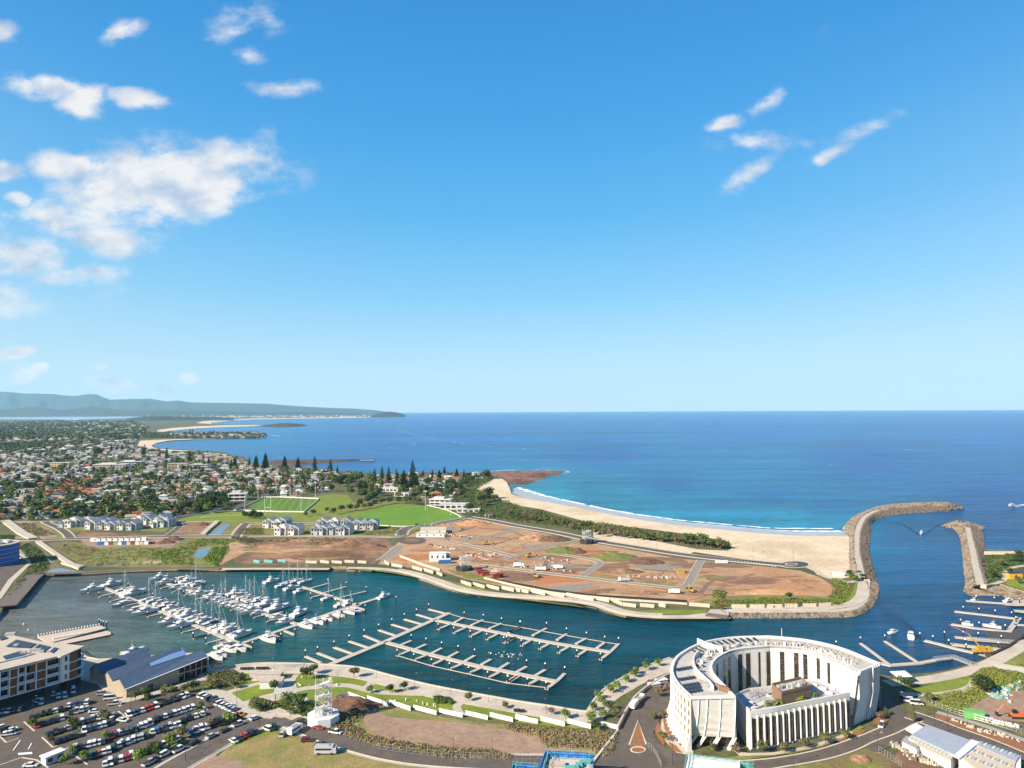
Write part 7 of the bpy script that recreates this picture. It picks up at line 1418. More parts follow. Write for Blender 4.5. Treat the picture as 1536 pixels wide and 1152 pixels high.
ths('below the rugby pitch', [(407, 790, 'white', 'pale grey', 0, 1.1), (427, 789, 'pale grey', 'pale grey', 0, 1.1), (427, 801, 'white', 'white', 1, 1.15), (445, 801, 'white', 'pale grey', 0, 1.1), (417, 791, 'white', 'white', 1, 1.0), (437, 800, 'pale grey', 'grey-blue', 1, 1.0)])
ths('left of the oval', [(478, 801, 'pale grey', 'grey-blue', 1, 1.15), (488, 801, 'pale grey', 'pale grey', 0, 1.1), (488, 790, 'white', 'pale grey', 0, 1.15), (503, 790, 'white', 'white', 1, 1.1), (501, 800, 'pale grey', 'grey-blue', 1, 1.15), (520, 800.5, 'white', 'grey-blue', 0, 1.15), (521, 789.5, 'white', 'pale grey', 0, 1.1), (514, 801, 'pale grey', 'pale grey', 0, 1.0), (538, 792, 'white', 'pale grey', 0, 1.1), (549, 793, 'pale grey', 'pale grey', 0, 1.1), (560, 793, 'pale grey', 'grey-blue', 1, 1.15)])
for v in TH.values(): v.drop()
# town trees between the houses
M_tleaf = (LV['dark'][0], LV['mid'][1]); tl = []
rr = random.Random(33)
for _ in range(5600):
    X_, Y_ = rr.uniform(-25, 735), 676+110*rr.random()**1.3
    if not inpoly(X_, Y_, townA): continue
    p = P(X_, Y_, 2)
    if any(abs(p.x-h[1]) < 5.2 and abs(p.y-h[0]) < 4.6 for h in hs if abs(h[0]-p.y) < 7): continue
    tl.append((p.y, p.x, X_, Y_))
tl.sort(); print('TOWNTREES', len(tl)); NT = 20; cnt = {}
near = tl[:1500:20][:NT]
for (y, x, X_, Y_) in sorted(near, key=lambda q: q[2]):
    kd = rr.choice(['dark', 'mid', 'olive', 'dark', 'lime']); zone = 'left part' if X_ < 120 else 'middle part' if X_ < 260 else 'right part'; key = (kd, zone); cnt[key] = cnt.get(key, 0)+1
    TP[kd, rr.randrange(3)].put((x, y, 2), rr.uniform(0, 6), '%s tree between town houses, %s of town, %s' % ({'dark': 'dark green', 'mid': 'green', 'olive': 'olive', 'lime': 'bright green'}[kd], zone, 'leftmost' if cnt[key] == 1 else ordn(cnt[key])+' such'), GT, rr.uniform(.7, 1.15))
ns_ = set(near); mb = MB()
for q in tl:
    if q in ns_: continue
    y, x = q[0], q[1]; s_ = rr.choice((.5, .65, .8, 1.1, 1.6))*rr.uniform(.85, 1.15); r_ = 3.6*s_; far_ = y > 1150
    leaf_cloud(mb, 34 if far_ else 60, [(x, y, 2+3.6*s_, r_, 3.2*s_, rr.randrange(2)), (x+rr.uniform(-2, 2), y+rr.uniform(-2, 2), 2+4.4*s_, r_*.7, 2.6*s_, rr.randrange(2))], 1.25*s_ if far_ else .95*s_, rr)
tag(mb.build('town_tree_cover', M_tleaf), 'green tree cover between the roofs of the town', 'trees', kind='stuff')
mb = MB(); n = 0
for _ in range(9000):
    X_, Y_ = rr.uniform(-30, 235), 629.5+55*rr.random()
    if not inpoly(X_, Y_, farp+[]): continue
    p = P(X_, Y_, 2)
    if rr.random() > .42-.6*noise.noise(Vector((p.x*.0012, p.y*.0007, 2))): continue
    s_ = 1.5 if Y_ > 660 else 2.6; n += 1
    leaf_cloud(mb, 13, [(p.x, p.y, 2+4*s_*.6, 6*s_, 4.0*s_*.7, rr.randrange(2))], 2.6*s_, rr)
for _ in range(700):
    X_, Y_ = rr.uniform(215, 398), rr.uniform(649.5, 657.5); p = P(X_, Y_, 2); leaf_cloud(mb, 12, [(p.x, p.y, 6, 8, 5, rr.randrange(2))], 3, rr)
tag(mb.build('distant_woodland', (LV['dark'][1], LV['olive'][0])), 'dark woodland belts across the far plain', 'woodland', kind='stuff')
for c, hp in HP: hp.drop()
# ================================================================== CARS
CARC = {'white': (.66, .66, .65), 'silver': (.38, .39, .40), 'black': (.015, .015, .018), 'dark grey': (.06, .065, .07), 'red': (.42, .03, .015), 'blue': (.04, .10, .26), 'orange': (.62, .22, .015), 'maroon': (.16, .012, .018)}
CM = {k: mat('car_paint_'+k.replace(' ', '_'), v, rough=.25, spec=.6) for k, v in CARC.items()}; M_tyre = mat('tyre', (.02, .02, .02))
def car_proto(kind, colr):
    r = thing('parked_car', 'x', 'car'); c = CM[colr]; mb = MB()
    L, H, rf = {'hatch': (4.1, 1.48, (-1.9, -1.2, .55, 1.25)), 'sedan': (4.7, 1.45, (-1.75, -.9, .55, 1.35)), 'suv': (4.7, 1.75, (-2.2, -1.85, .75, 1.3)), 'ute': (5.3, 1.75, (-.6, -.3, 1.0, 1.6)), 'van': (5.0, 2.1, (-2.45, -2.35, 1.3, 2.1))}[kind]
    h = L/2; belt = .98 if kind != 'van' else 1.15
    mb.loft([[(x, -y, z), (x, y, z)][::1] for x, y, z in ()] or [[(-h+.1, -.8, .28), (h-.1, -.8, .28), (h-.1, .8, .28), (-h+.1, .8, .28)], [(-h, -.9, .55), (h, -.88, .5), (h, .88, .5), (-h, .9, .55)], [(-h+.08, -.86, belt), (h-.35, -.82, belt-.22), (h-.35, .82, belt-.22), (-h+.08, .86, belt)]])
    a, b, d, e = rf; mb.box((b+d)/2, 0, H-.04, d-b+.1, 1.28, H+.03)
    for s_ in (-1, 1): mb.box((b+d)/2, s_*.63, belt, .12, .1, H)
    mb.build('body', c, r)
    mb = MB(); mb.loft([[(a, -.80, belt-.02), (e, -.78, belt-.08), (e, .78, belt-.08), (a, .80, belt-.02)], [(b, -.64, H-.04), (d, -.64, H-.04), (d, .64, H-.04), (b, .64, H-.04)]]); mb.build('window', M_glass, r)
    if kind == 'ute': mb = MB(); mb.box(-1.6, 0, belt-.05, 1.9, 1.45, belt+.02); mb.build('tray', M_dark, r)
    for x in (-h+.85, h-.85):
        for s_ in (-1, 1): mb = MB(); mb.tube((x, s_*.72, .33), (x, s_*.92, .33), .34, 10); mb.build('wheel', M_tyre, r)
    return Proto(r)
CP = {}
def car(x, y, kind, colr, rz, lab, grp='cars parked around the waterfront'):
    if (kind, colr) not in CP: CP[kind, colr] = car_proto(kind, colr)
    CP[kind, colr].put(P(x, y, 2.17), rz, lab, grp, .97)
KN = {'hatch': 'hatchback', 'sedan': 'sedan', 'suv': 'off-roader', 'ute': 'utility', 'van': 'van'}
rr = random.Random(77)
def car_row(where, a, b, n, flip=1, gaps=(), fixed={}, slant=0.0, skip=.06):
    p, q = P(*a, 2), P(*b, 2); d = (q-p); base_a = math.atan2(d.y, d.x)+math.pi/2*flip+slant-.2
    for k in range(n):
        if k in gaps: continue
        f = (k+.5)/n; x, y = a[0]+(b[0]-a[0])*f, a[1]+(b[1]-a[1])*f
        kind = rr.choice(['hatch', 'sedan', 'suv', 'suv', 'sedan', 'ute' if rr.random() < .4 else 'suv']); c = rr.choices(list(CARC)[:6], [54, 15, 12, 14, 2, 3])[0]
        if k in fixed: c = fixed[k]
        car(x, y, kind, c, base_a+(math.pi if rr.random() < .3 else 0)+rr.uniform(-.03, .03), '%s %s, %s from left in %s' % (c, KN[kind], ordn(k+1) if k else 'first', where))
u1 = lambda *p: T8(0, 1002, *p); u2 = lambda *p: T8(180, 1002, *p)
rowsd = [
 ('the top row along the shed', u2((75, 560))[0], u2((440, 440))[0], 7, {4: 'red', 5: 'red'}), ('the short top row near the shed end', u2((480, 420))[0], u2((790, 315))[0], 6, {}),
 ('the upper double row, far side', u2((390, 610))[0], u2((860, 460))[0], 9, {0: 'black', 1: 'dark grey'}), ('the upper double row, near side', u2((690, 620))[0], u2((985, 530))[0], 4, {0: 'black', 1: 'black'}),
 ('the pair of bays left of the upper rows', u2((215, 690))[0], u2((370, 640))[0], 3, {}), ('the small centre row right of the shrubs', u2((350, 755))[0], u2((700, 655))[0], 7, {2: 'dark grey'}),
 ('the second double row, far side', u2((0, 770))[0], u2((190, 715))[0], 4, {1: 'dark grey'}), ('the second double row, near side', u2((-60, 890))[0], u2((320, 790))[0], 8, {}),
 ('the lower right row beside the white vans', u2((780, 760))[0], u2((1030, 680))[0], 4, {}), ('the row left of the orange car', u2((1040, 650))[0], u2((1220, 590))[0], 4, {0: 'dark grey', 1: 'black'}),
 ('the row above the lime street tree', u2((420, 925))[0], u2((680, 815))[0], 5, {2: 'dark grey'}), ('the lowest row by the street', u2((60, 1050))[0], u2((340, 965))[0], 5, {0: 'red', 3: 'black'}),
 ('the left block, first far row', u1((1040, 590))[0], u1((1150, 560))[0], 2, {}), ('the left block below the apartment', u1((330, 590))[0], u1((740, 480))[0], 6, {1: 'dark grey', 3: 'black'}), ('the left block, near side', u1((400, 680))[0], u1((740, 580))[0], 6, {0: 'red', 3: 'black', 4: 'dark grey'}),
 ('the shaded row under the apartment block', u1((760, 450))[0], u1((1040, 400))[0], 4, {1: 'blue', 2: 'dark grey'}), ('the shaded near row under the apartments', u1((790, 530))[0], u1((1030, 470))[0], 4, {0: 'dark grey'}),
 ('the middle left double row, far side', u1((530, 790))[0], u1((820, 690))[0], 4, {}), ('the middle left double row, near side', u1((620, 870))[0], u1((890, 780))[0], 4, {0: 'black', 1: 'black', 2: 'black', 3: 'dark grey'}),
 ('the centre left double row, far side', u1((910, 640))[0], u1((1240, 560))[0], 5, {1: 'dark grey'}), ('the centre left double row, near side', u1((940, 740))[0], u1((1290, 640))[0], 6, {}),
 ('the third row from the street, far side', u1((840, 940))[0], u1((1220, 850))[0], 7, {1: 'black', 2: 'dark grey'}), ('the third row from the street, near side', u1((1000, 1040))[0], u1((1330, 940))[0], 6, {2: 'red'}),
 ('the row beside the orange-red cars', u1((1250, 810))[0], u1((1540, 700))[0], 6, {0: 'maroon', 1: 'maroon'}), ('the row below the orange-red cars', u1((1340, 910))[0], u1((1540, 840))[0], 4, {}),
 ('the bottom row nearest the kiosk trees', u1((1180, 1130))[0], u1((1540, 1020))[0], 6, {4: 'red', 2: 'black'}), ('the far left shaded bays', u1((-10, 700))[0], u1((150, 740))[0], 3, {1: 'dark grey'}), ('the far left dark bays under the building', u1((0, 520))[0], u1((280, 480))[0], 4, {0: 'silver', 2: 'dark grey', 3: 'dark grey'})]
for w, a, b, n, fx in rowsd: car_row(w, a, b, n, fixed=fx)
# rank at the right end of the car park and others
car_row('the slanting rank beside the park path', u2((930, 320))[0], u2((1330, 500))[0], 10, 1, fixed={2: 'dark grey', 3: 'black', 4: 'dark grey', 6: 'white', 8: 'silver', 9: 'silver'}, slant=.35)
ra = dirang((300, 1128), (350, 1100))
for x, y, k, c, l in ((224, 1146, 'ute', 'silver', 'silver utility on the street, lowest of the kerbside line'), (247, 1133, 'suv', 'white', 'white car with black roof parked on the street kerb'), (268, 1126, 'ute', 'white', 'white utility parked on the street below the hedge'), (292, 1116, 'suv', 'black', 'black four-wheel drive parked on the street'),
                      (317, 1106, 'sedan', 'silver', 'pale blue-silver car driving on the street'), (337, 1097, 'sedan', 'dark grey', 'dark blue-grey wagon on the street'), (358, 1088, 'ute', 'white', 'white utility on the street bend'), (382, 1079, 'hatch', 'white', 'white hatchback on the bend by the park'), (5.6, 1100, 'hatch', 'white', 'white car in far left bays')):
    if x > 10: car(x, y, k, c, ra if x < 350 else ra*.8, l)
for i, (x, y, k, c) in enumerate(((350, 1113, 'sedan', 'white'), (358, 1109, 'sedan', 'dark grey'), (367, 1105, 'hatch', 'red'), (374, 1102, 'suv', 'black'), (381, 1099, 'suv', 'dark grey'))): car(x, y, k, c, ra+1.25, '%s car on the dry grass, %s of the five beside the bend' % (c, ordn(i+1)))
for x, y, k, c, a, l in ((401, 1095, 'suv', 'white', 2.5, 'white car standing on the dry grass below the bend'), (410, 1093, 'ute', 'black', 1.7, 'black utility on the grass beside the white car'), (424, 1103, 'suv', 'silver', 1.6, 'silver car on the dry grass left of the camper'), (455, 1085, 'ute', 'black', -.35, 'black pickup at the kerb before the stair tower'),
                         (478, 1093, 'sedan', 'red', -.3, 'bright red car driving past the stair tower'), (503, 1100, 'ute', 'white', -.3, 'white utility parked on the kerb right of the red car'), (461, 1112, 'suv', 'maroon', .15, 'maroon car on the grass below the road'), (482, 1118, 'sedan', 'dark grey', 0, 'dark car half hidden behind the grey minibus'),
                         (1323, 1089, 'ute', 'white', .9, 'white utility parked on the street right of the hotel'), (1358, 1050, 'van', 'red', .3, 'red van at the corner behind the hotel'), (1364, 1053, 'van', 'white', -.2, 'white van behind the red van'), (1375, 1057, 'van', 'white', -.25, 'white long van at the fence corner'),
                         (55+2, 1054, 'ute', 'white', 2.6, 'white utility in the shaded car park aisle'), (62, 1055, 'suv', 'white', -1.0, 'white car crossing the shaded aisle'), (97, 1045, 'suv', 'white', -.9, 'white wagon in shade below the white tower'), (110, 1038, 'van', 'white', -1.0, 'white van under the apartment corner'), (154, 1042, 'suv', 'silver', .3, 'silver car in shade before the tavern gable'),
                         (165, 1049, 'van', 'white', .3, 'large white minibus before the tavern gable'), (172, 1057, 'ute', 'white', .4, 'white utility below the minibus'), (142, 1069, 'sedan', 'white', .3, 'white sedan crossing the car park aisle'), (168, 1075, 'sedan', 'white', -1.1, 'white car at the end of the shrub island'), (184, 1082, 'sedan', 'white', -.25, 'white sedan driving in the car park centre'),
                         (80, 1043, 'hatch', 'silver', -1, 'silver hatchback in the shade row'), (88, 1046, 'hatch', 'white', -1, 'white hatchback beside the silver one in shade'), (360, 1073, 'hatch', 'orange', -.6, 'orange car at the lower end of the slanting rank'), (349, 1076, 'suv', 'white', 2.2, 'white wagon left of the orange car'), (13, 1103, 'ute', 'white', .4, 'white utility in the left shaded bays'), (46, 1150, 'sedan', 'white', .1, 'white car at the bottom edge left of the kiosk'),
                         (695, 778, 'van', 'silver', 0, 'silver car at the beach road junction'), (626, 788, 'suv', 'dark grey', .2, 'dark car parked at the foot of the oval'), (1046, 1000, 'x', '', 0, '')):
    if k != 'x': car(x, y, k, c, a, l)
for v in CP.values(): v.drop()
# camper, minibus, trucks
def boxtruck(name, label, cat, x, y, rz, L, W_w, H, c, m2, dark=True):
    r = thing(name, label, cat, P(x, y, 2.17), rz); mb = MB(); mb.box(-.5, 0, .5, L-1.2, W_w, H); mb.box(L/2-.6, 0, .5, 1.4, W_w*.95, H*.82, tx=.8); mb.build('body', c, r)
    mb = MB(); mb.box(L/2-.2, 0, H*.5, .7, W_w*.88, H*.75); mb.box(-.5, 0, H*.55, L-2.0, W_w+.05, H*.78); mb.build('window', m2, r)
    mb = MB(); mb.box(-.5, 0, H, L*.5, W_w*.5, H+.25); mb.build('roof_rack', M_plant, r)
    for a in (-L*.3, L*.3):
        for s_ in (-1, 1): mb = MB(); mb.tube((a, s_*(W_w/2-.15), .4), (a, s_*(W_w/2+.03), .4), .42, 10); mb.build('wheel', M_tyre, r)
    return r
boxtruck('camper_van', 'white camper van with roof rack on the dry grass', 'camper van', 442, 1099, 1.2, 6.5, 2.2, 2.7, CM['white'], M_glass)
boxtruck('minibus', 'long grey minibus parked on the grass below the maroon car', 'minibus', 488.5, 1130, .0, 7.5, 2.4, 2.8, CM['silver'], M_glass)
# ---- car park details: islands, lines, kerbs
mb = MB()
for a, b in ((u1((850, 1000))[0], u1((1010, 1115))[0]), (u1((485, 800))[0], u1((615, 920))[0]), (u1((275, 620))[0], u1((400, 730))[0]), (u1((0, 790))[0], u1((75, 862))[0]), (u1((75, 862))[0], u1((220, 810))[0]), (u2((-20, 500))[0], u2((110, 595))[0]), (u1((615, 920))[0], u1((660, 900))[0]), (u1((0, 1120))[0], u1((250, 1035))[0]), (u1((420, 1060))[0], u1((560, 1152))[0]), (u1((250, 1035))[0], u1((420, 1060))[0])):
    mb.ribbon([P(*a, 2.05), P(*b, 2.05)], .45, .16)
tag(mb.build('kerb', M_kerb), kind='structure')
for k, (a, b, w) in enumerate(((u2((-160, 870))[0], u2((190, 760))[0], 2.0), (u2((330, 745))[0], u2((700, 630))[0], 2.2), (u1((560, 820))[0], u1((900, 720))[0], 2.2), (u1((870, 1010))[0], u1((1330, 900))[0], 2), (u2((-60, 840))[0], u2((330, 720))[0], 1.6), (u1((320, 620))[0], u1((720, 520))[0], 1.8), (u2((480, 560))[0], u2((980, 480))[0], 2.4), (u2((380, 970))[0], u2((800, 820))[0], 2.6), (u2((1150, 690))[0], u2((1420, 570))[0], 3), (u2((160, 1020))[0], u2((400, 930))[0], 2.5))):
    rib('planted_island', [a, b], w, 2.10, M_grass if k % 2 else M_scrubf, .12, sm=0)
mb = MB()
for (a, b, n) in ((u1((215, 990))[0], u1((380, 978))[0], 6), (u1((650, 1035))[0], u1((840, 1000))[0], 8), (u1((480, 1005))[0], u1((530, 1015))[0], 2)):
    for k in range(n): f = k/n; x, y = a[0]+(b[0]-a[0])*f, a[1]+(b[1]-a[1])*f; mb.ribbon([P(x, y-1.4, 2.21), P(x+1.6, y+1.2, 2.21)], .6)
for a, b in ((u1((325, 935))[0], u1((365, 865))[0]), (u1((735, 935))[0], u1((815, 908))[0]), (u2((930, 430))[0], u2((1010, 480))[0]), (u1((150, 950))[0], u1((235, 830))[0])): mb.ribbon([P(*a, 2.21), P(*b, 2.21)], .3)
tag(mb.build('painted_marking', M_white), kind='structure')
mb = MB()
for i in range(26):
    f = i/26
    for a, b in ((tF((110, 895))[0], tF((300, 940))[0]),):
        x, y = a[0]+(b[0]-a[0])*f, a[1]+(b[1]-a[1])*f; mb.ribbon([P(x, y, 2.24), P(x+1.0, y+.25, 2.24)], .2)
tag(mb.build('lane_marking', M_white), kind='structure')
r = thing('kiosk', 'small white kiosk shelter beside the car park crossing', 'kiosk', P(79, 1142, 2), -.5); mb = MB(); mb.box(0, 0, 0, 3, 6, 2.6); mb.build('wall', mat('pale_panel', (.45, .5, .55)), r); mb = MB(); mb.box(0, 0, 2.6, 3.6, 6.8, 2.9); mb.build('roof', M_wht, r)
for y in (-1.6, 1.6): mb = MB(); mb.box(1.52, y, .8, .08, 1.6, 2.0); mb.build('window', M_glass, r)

# ================================================================== STREET LAMPS, HOARDINGS, FENCES
r = thing('street_lamp', 'x', 'street lamp'); mb = MB(); mb.tube((0, 0, 0), (0, 0, 8), .09, 6, r2=.05); mb.tube((0, 0, 7.9), (1.2, 0, 8.2), .05, 4); mb.build('pole', M_dark, r); mb = MB(); mb.box(1.2, 0, 8.1, .7, .3, 8.25); mb.build('lamp_head', M_plant, r); LPp = Proto(r)
def lamps(where, L, s_=1.0):
    for i, (x, y) in enumerate(sorted(L)): LPp.put(P(x, y, 2), rnd.uniform(0, 6), 'thin dark lamp pole %s, %s from left' % (where, ordn(i+1)), 'street and promenade lamps', s_)
lamps('in the car park', [u1((905, 900))[0], u2((75+50, 480))[0], u2((935, 445))[0], u2((315, 905))[0], u2((680, 235))[0], u2((520, 500))[0], u1((1380, 980))[0], u1((380, 520))[0]], .8)
lamps('along the park street', [u2((1345, 470))[0], u2((755, 1070))[0], (389, 1097), (435, 1107), (540, 1122), (600, 1133), (680, 1143), (738, 1145), (434, 1070)])
lamps('along the southern promenade', [(411, 1008), (456, 1010), (507, 1027), (565, 1018), (622, 1031), (676, 1043), (733, 1054), (820, 1071), (373, 1020), (420, 1037)], .75)
lamps('along the hotel promenade', [(905, 1052), (920, 1044), (938, 1036), (948, 1025), (968, 1012), (893, 1072)], .8)
lamps('along the street around the hotel', [(1190, 1149), (1317, 1134), (1371, 1084), (1402, 1090), (1358, 1070), (1422, 1098), (1325, 1062), (960, 1078), (1009, 1148)])
lamps('along the beach road', [(820, 792), (905, 808), (985, 822), (1060, 830), (1130, 842), (1190, 842)], 1.1)
lamps('on the northern promenade', [(608, 855), (500, 850), (1010, 922), (1180, 914), (760, 893), (860, 901)], .8)
LPp.drop()
# tall flood-light poles and rugby posts
r = thing('floodlight_pole', 'x', 'floodlight'); mb = MB(); mb.tube((0, 0, 0), (0, 0, 22), .35, 6, r2=.2); mb.build('pole', M_alu, r); mb = MB(); mb.box(0, 0, 22, 4, .8, 23.2); mb.build('lamp_bank', M_wht, r); FP = Proto(r)
for x, y, l in ((434, 745, 'behind the pitch, left'), (441, 745, 'behind the pitch, second'), (451.5, 766, 'front right corner of the pitch'), (473, 750, 'back right corner of the pitch'), (387, 749, 'left of the pitch by the club house'), (638, 766, 'top of the oval'), (676.5, 774, 'right side of the oval'), (367, 770, 'left in front of the pitch')): FP.put(P(x, y, 2), .3, 'tall pale floodlight pole '+l, 'sports floodlights')
FP.drop()
for i, (x, y, l) in enumerate(((401.5, 766.5, 'near end'), (440, 749, 'far end'))):
    r = thing('rugby_posts', 'white H-shaped rugby posts at the %s of the pitch' % l, 'goal posts', P(x, y, 2), 0); p = 3.6
    for s_ in (-1, 1): mb = MB(); mb.tube((s_*p, 0, 0), (s_*p, 0, 17), .22, 6); mb.build('post', M_wht, r)
    mb = MB(); mb.tube((-p, 0, 4), (p, 0, 4), .2, 6); mb.build('crossbar', M_wht, r)
M_fencew = mat('white_fence', (.62, .60, .54), rough=.8)
def wallthing(name, label, cat, pts, h, t, m, z=2.0, sm=4): mb = MB(); mb.ribbon(lvl(pts, z, sm) if sm else [P(a, b, z) for a, b in pts], t, h); return tag(mb.build(name, m), label, cat)
wallthing('pitch_fence', 'low white advertising fence around the rugby pitch', 'fence', [(350, 766), (379, 755), (397, 746.3), (420, 746), (478, 748.5), (477, 751), (456, 768.5), (420, 768.2), (352, 766.2)], 1.4, .5, M_fencew, sm=0)
wallthing('estate_fence', 'pale wall between the town and the open paddocks', 'fence', [(262, 777), (300, 771.5), (330, 765), (345, 760)], 1.6, .5, M_fencew)
wallthing('oval_fence', 'low pale rail fence around the sports oval', 'fence', [(568, 788.5), (600, 790), (630, 788.6), (665, 784), (690, 778.5), (690, 775), (670, 765.5), (640, 758)], .8, .3, M_fencew)
# hoardings: each panel run is its own thing
M_hoard = mat('cream_hoarding', (.42, .36, .28), (.52, .45, .36), .4, .8); M_hoardw = mat('white_hoarding', (.50, .50, .49), (.60, .59, .57), .5, .8)
def hoard(where, a, b, m, h=2.3, k=None, cname='cream'):
    p, q = P(*a, 2), P(*b, 2); d = q-p; r = thing('hoarding', '%s hoarding section %s' % (cname, where), 'hoarding', p, math.atan2(d.y, d.x), 'hoarding around the building sites'); L_ = d.length; n = max(2, int(L_/2.4)); mb = MB()
    for i in range(n): mb.box(L_*(i+.5)/n, (.03 if i % 2 else 0), .15, L_/n*.97, .08, h)
    mb.build('panel', m, r); mb = MB()
    for i in range(n+1): mb.tube((L_*i/n, .25, 0), (L_*i/n, .06, h-.2), .07, 4)
    mb.build('brace', M_plant, r)
hb = [tB(*v) for v in (((755, 938), (782, 955)), ((795, 958), (857, 968)), ((915, 972), (972, 988)), ((980, 985), (1035, 1003)), ((1055, 1003), (1088, 1018)))]+[tB(*v) for v in (((1195, 1055), (1255, 1075)), ((1265, 1068), (1332, 1087)), ((1343, 1080), (1415, 1098)), ((1430, 1090), (1500, 1106)), ((1512, 1103), (1536, 1108)))]
hb += [tC(*v) for v in (((0, 788), (42, 797)), ((50, 792), (125, 808)), ((140, 802), (220, 820)), ((232, 813), (330, 832)), ((345, 822), (500, 852)), ((515, 845), (590, 860)), ((600, 852), (665, 880)), ((668, 880), (745, 890)), ((768, 885), (850, 892)), ((875, 882), (915, 890)), ((1050, 880), (1170, 890)), ((1295, 892), (1380, 893)), ((1400, 892), (1485, 893)), ((1500, 892), (1536, 893)))]
hb += [tD(*v) for v in (((0, 738), (40, 738)), ((58, 737), (145, 737)), ((160, 735), (232, 735)), ((262, 733), (340, 733)), ((355, 730), (425, 727)))]
for i, (a, b) in enumerate(hb): hoard('%s from the left along the northern promenade' % ordn(i+1), a, b, M_hoard)
hb = [tB(*v) for v in (((0, 935), (35, 942)), ((60, 935), (110, 940)), ((140, 932), (185, 937)), ((300, 940), (365, 943)), ((385, 938), (435, 943)), ((450, 940), (510, 944)), ((525, 937), (580, 940)), ((600, 940), (650, 943)))]+[T8(0, 780, *v) for v in (((950, 525), (1060, 515)), ((1110, 515), (1200, 505)), ((1230, 505), (1330, 495)), ((1360, 500), (1470, 490)), ((1500, 492), (1600, 485)), ((1640, 488), (1740, 482)), ((1760, 485), (1860, 480)))]
for i, (a, b) in enumerate(hb): a, b = (a[0], a[1]+(2.6 if i > 7 else 0)), (b[0], b[1]+(2.6 if i > 7 else 0)); hoard('%s along the western quay boardwalk' % ordn(i+1), a, b, M_hoard if i > 2 else mat('turquoise_banner', (.10, .34, .36)), 2.2, cname='pale' if i > 2 else 'turquoise')
hb = [tF(*v) for v in (((450, 770), (545, 740)), ((545, 738), (645, 775)), ((655, 760), (775, 800)), ((785, 785), (905, 825)), ((922, 815), (1055, 850)), ((1070, 835), (1205, 865)), ((1222, 848), (1350, 878)), ((1362, 858), (1495, 890)), ((1510, 868), (1580, 885)))]+[tG(*v) for v in (((50, 876), (180, 900)), ((195, 882), (335, 915)), ((350, 895), (485, 930)), ((548, 912), (645, 935)))]
for i, (a, b) in enumerate(hb): hoard('%s from the left behind the southern lawn' % ordn(i+1), a, b, M_hoardw, 1.9, cname='white')
M_dkw = mat('black_shade_cloth', (.02, .02, .02)); wallthing('shade_cloth_fence', 'long black shade-cloth fence along the southern edge of the brown site', 'fence', tC((-70, 735), (0, 750), (120, 772), (250, 797), (300, 803), (500, 828), (760, 845), (1040, 862)), 1.8, .15, M_dkw)
wallthing('site_fence_wall', 'long cream wall inside the site above the promenade', 'wall', tC((-130, 722), (-60, 740), (60, 768), (170, 790), (300, 812), (600, 842), (800, 856), (1040, 872)), 1.2, .6, M_hoard)
wallthing('site_fence_wall', 'cream retaining wall descending beside the white site sheds', 'wall', tB((845, 905), (900, 925), (980, 955), (1075, 985)), 1.6, .6, M_hoard)
def meshfence(label, pts, h=1.9, n=24):
    L = resamp(lvl(pts, 2.1, 4), n); r = thing('wire_fence', label, 'fence')
    for p in L: mb = MB(); mb.tube(p, p+Vector((0, 0, h)), .06, 4); mb.build('post', M_rail, r)
    mb = MB()
    for z in (.1, h*.5, h): 
        for a, b in zip(L, L[1:]): mb.tube(a+Vector((0, 0, z)), b+Vector((0, 0, z)), .035, 3)
    mb.build('rail', M_rail, r)
meshfence('wire fence beside the boat ramp road, right of the hotel', [(1378, 1048), (1400, 1058), (1430, 1070), (1480, 1084), (1520, 1096), (1545, 1106)], n=26)
meshfence('wire fence along the bottom street by the dry weeds', [(560, 1122), (640, 1133), (740, 1138), (840, 1138)], n=26)
meshfence('temporary wire fence across the hotel forecourt', [(968, 1120), (980, 1128), (988, 1142), (992, 1152)], n=10)
meshfence('curved wire fence at the bottom left of the sales sheds', [(1318, 1128), (1335, 1138), (1352, 1150)], n=8)
mb = MB()
for k in range(22): p = P(925-k*1.9, 1100+k*2.4, 2.05); mb.box(p.x, p.y, 2.2, .5, .9, 2.9)
tag(mb.build('road_barrier', M_wht), 'line of white water-filled barriers closing the road beside the weeds', 'barrier')

# ================================================================== SITE: MOUNDS, SHEDS, MACHINES
def mound(label, x, y, w, d, h, m, seed=0, rz=0):
    c = P(x, y, 1.9); vs = []; fs = []; n = 40; k_ = 14
    for j in range(k_+1):
        u = j/k_
        for i in range(n):
            a = 2*math.pi*i/n; r_ = 1+.22*noise.noise(Vector((math.cos(a)*1.3+seed, math.sin(a)*1.3, seed))); hh = h*(1-u)**.85*(1+.35*noise.noise(Vector((math.cos(a)*2*u+seed, math.sin(a)*2*u, u*3)))) if j < k_ else -.2
            hh += (.12*h*noise.fractal(Vector((u*5*math.cos(a)+seed, u*5*math.sin(a), seed)), 1, 2, 4) if 0 < j < k_ else 0); X_, Y_ = w/2*u*r_*math.cos(a), d/2*u*r_*math.sin(a); vs.append((X_*math.cos(rz)-Y_*math.sin(rz), X_*math.sin(rz)+Y_*math.cos(rz), hh))
    for j in range(k_):
        for i in range(n): a, b = j*n+i, j*n+(i+1) % n; fs.append((a, a+n, b+n, b))
    mb = MB(); mb.add(vs, fs); return tag(mb.build('spoil_mound', m, loc=c), label, 'mound')
M_dsoil = mat('dark_topsoil', (.085, .045, .03), (.15, .085, .055), .5, .95, bump=.5, bscale=.5); M_gsoil = mat('grassed_soil', (.09, .12, .03), (.15, .15, .05), .4, .95, bump=.4, bscale=.6)
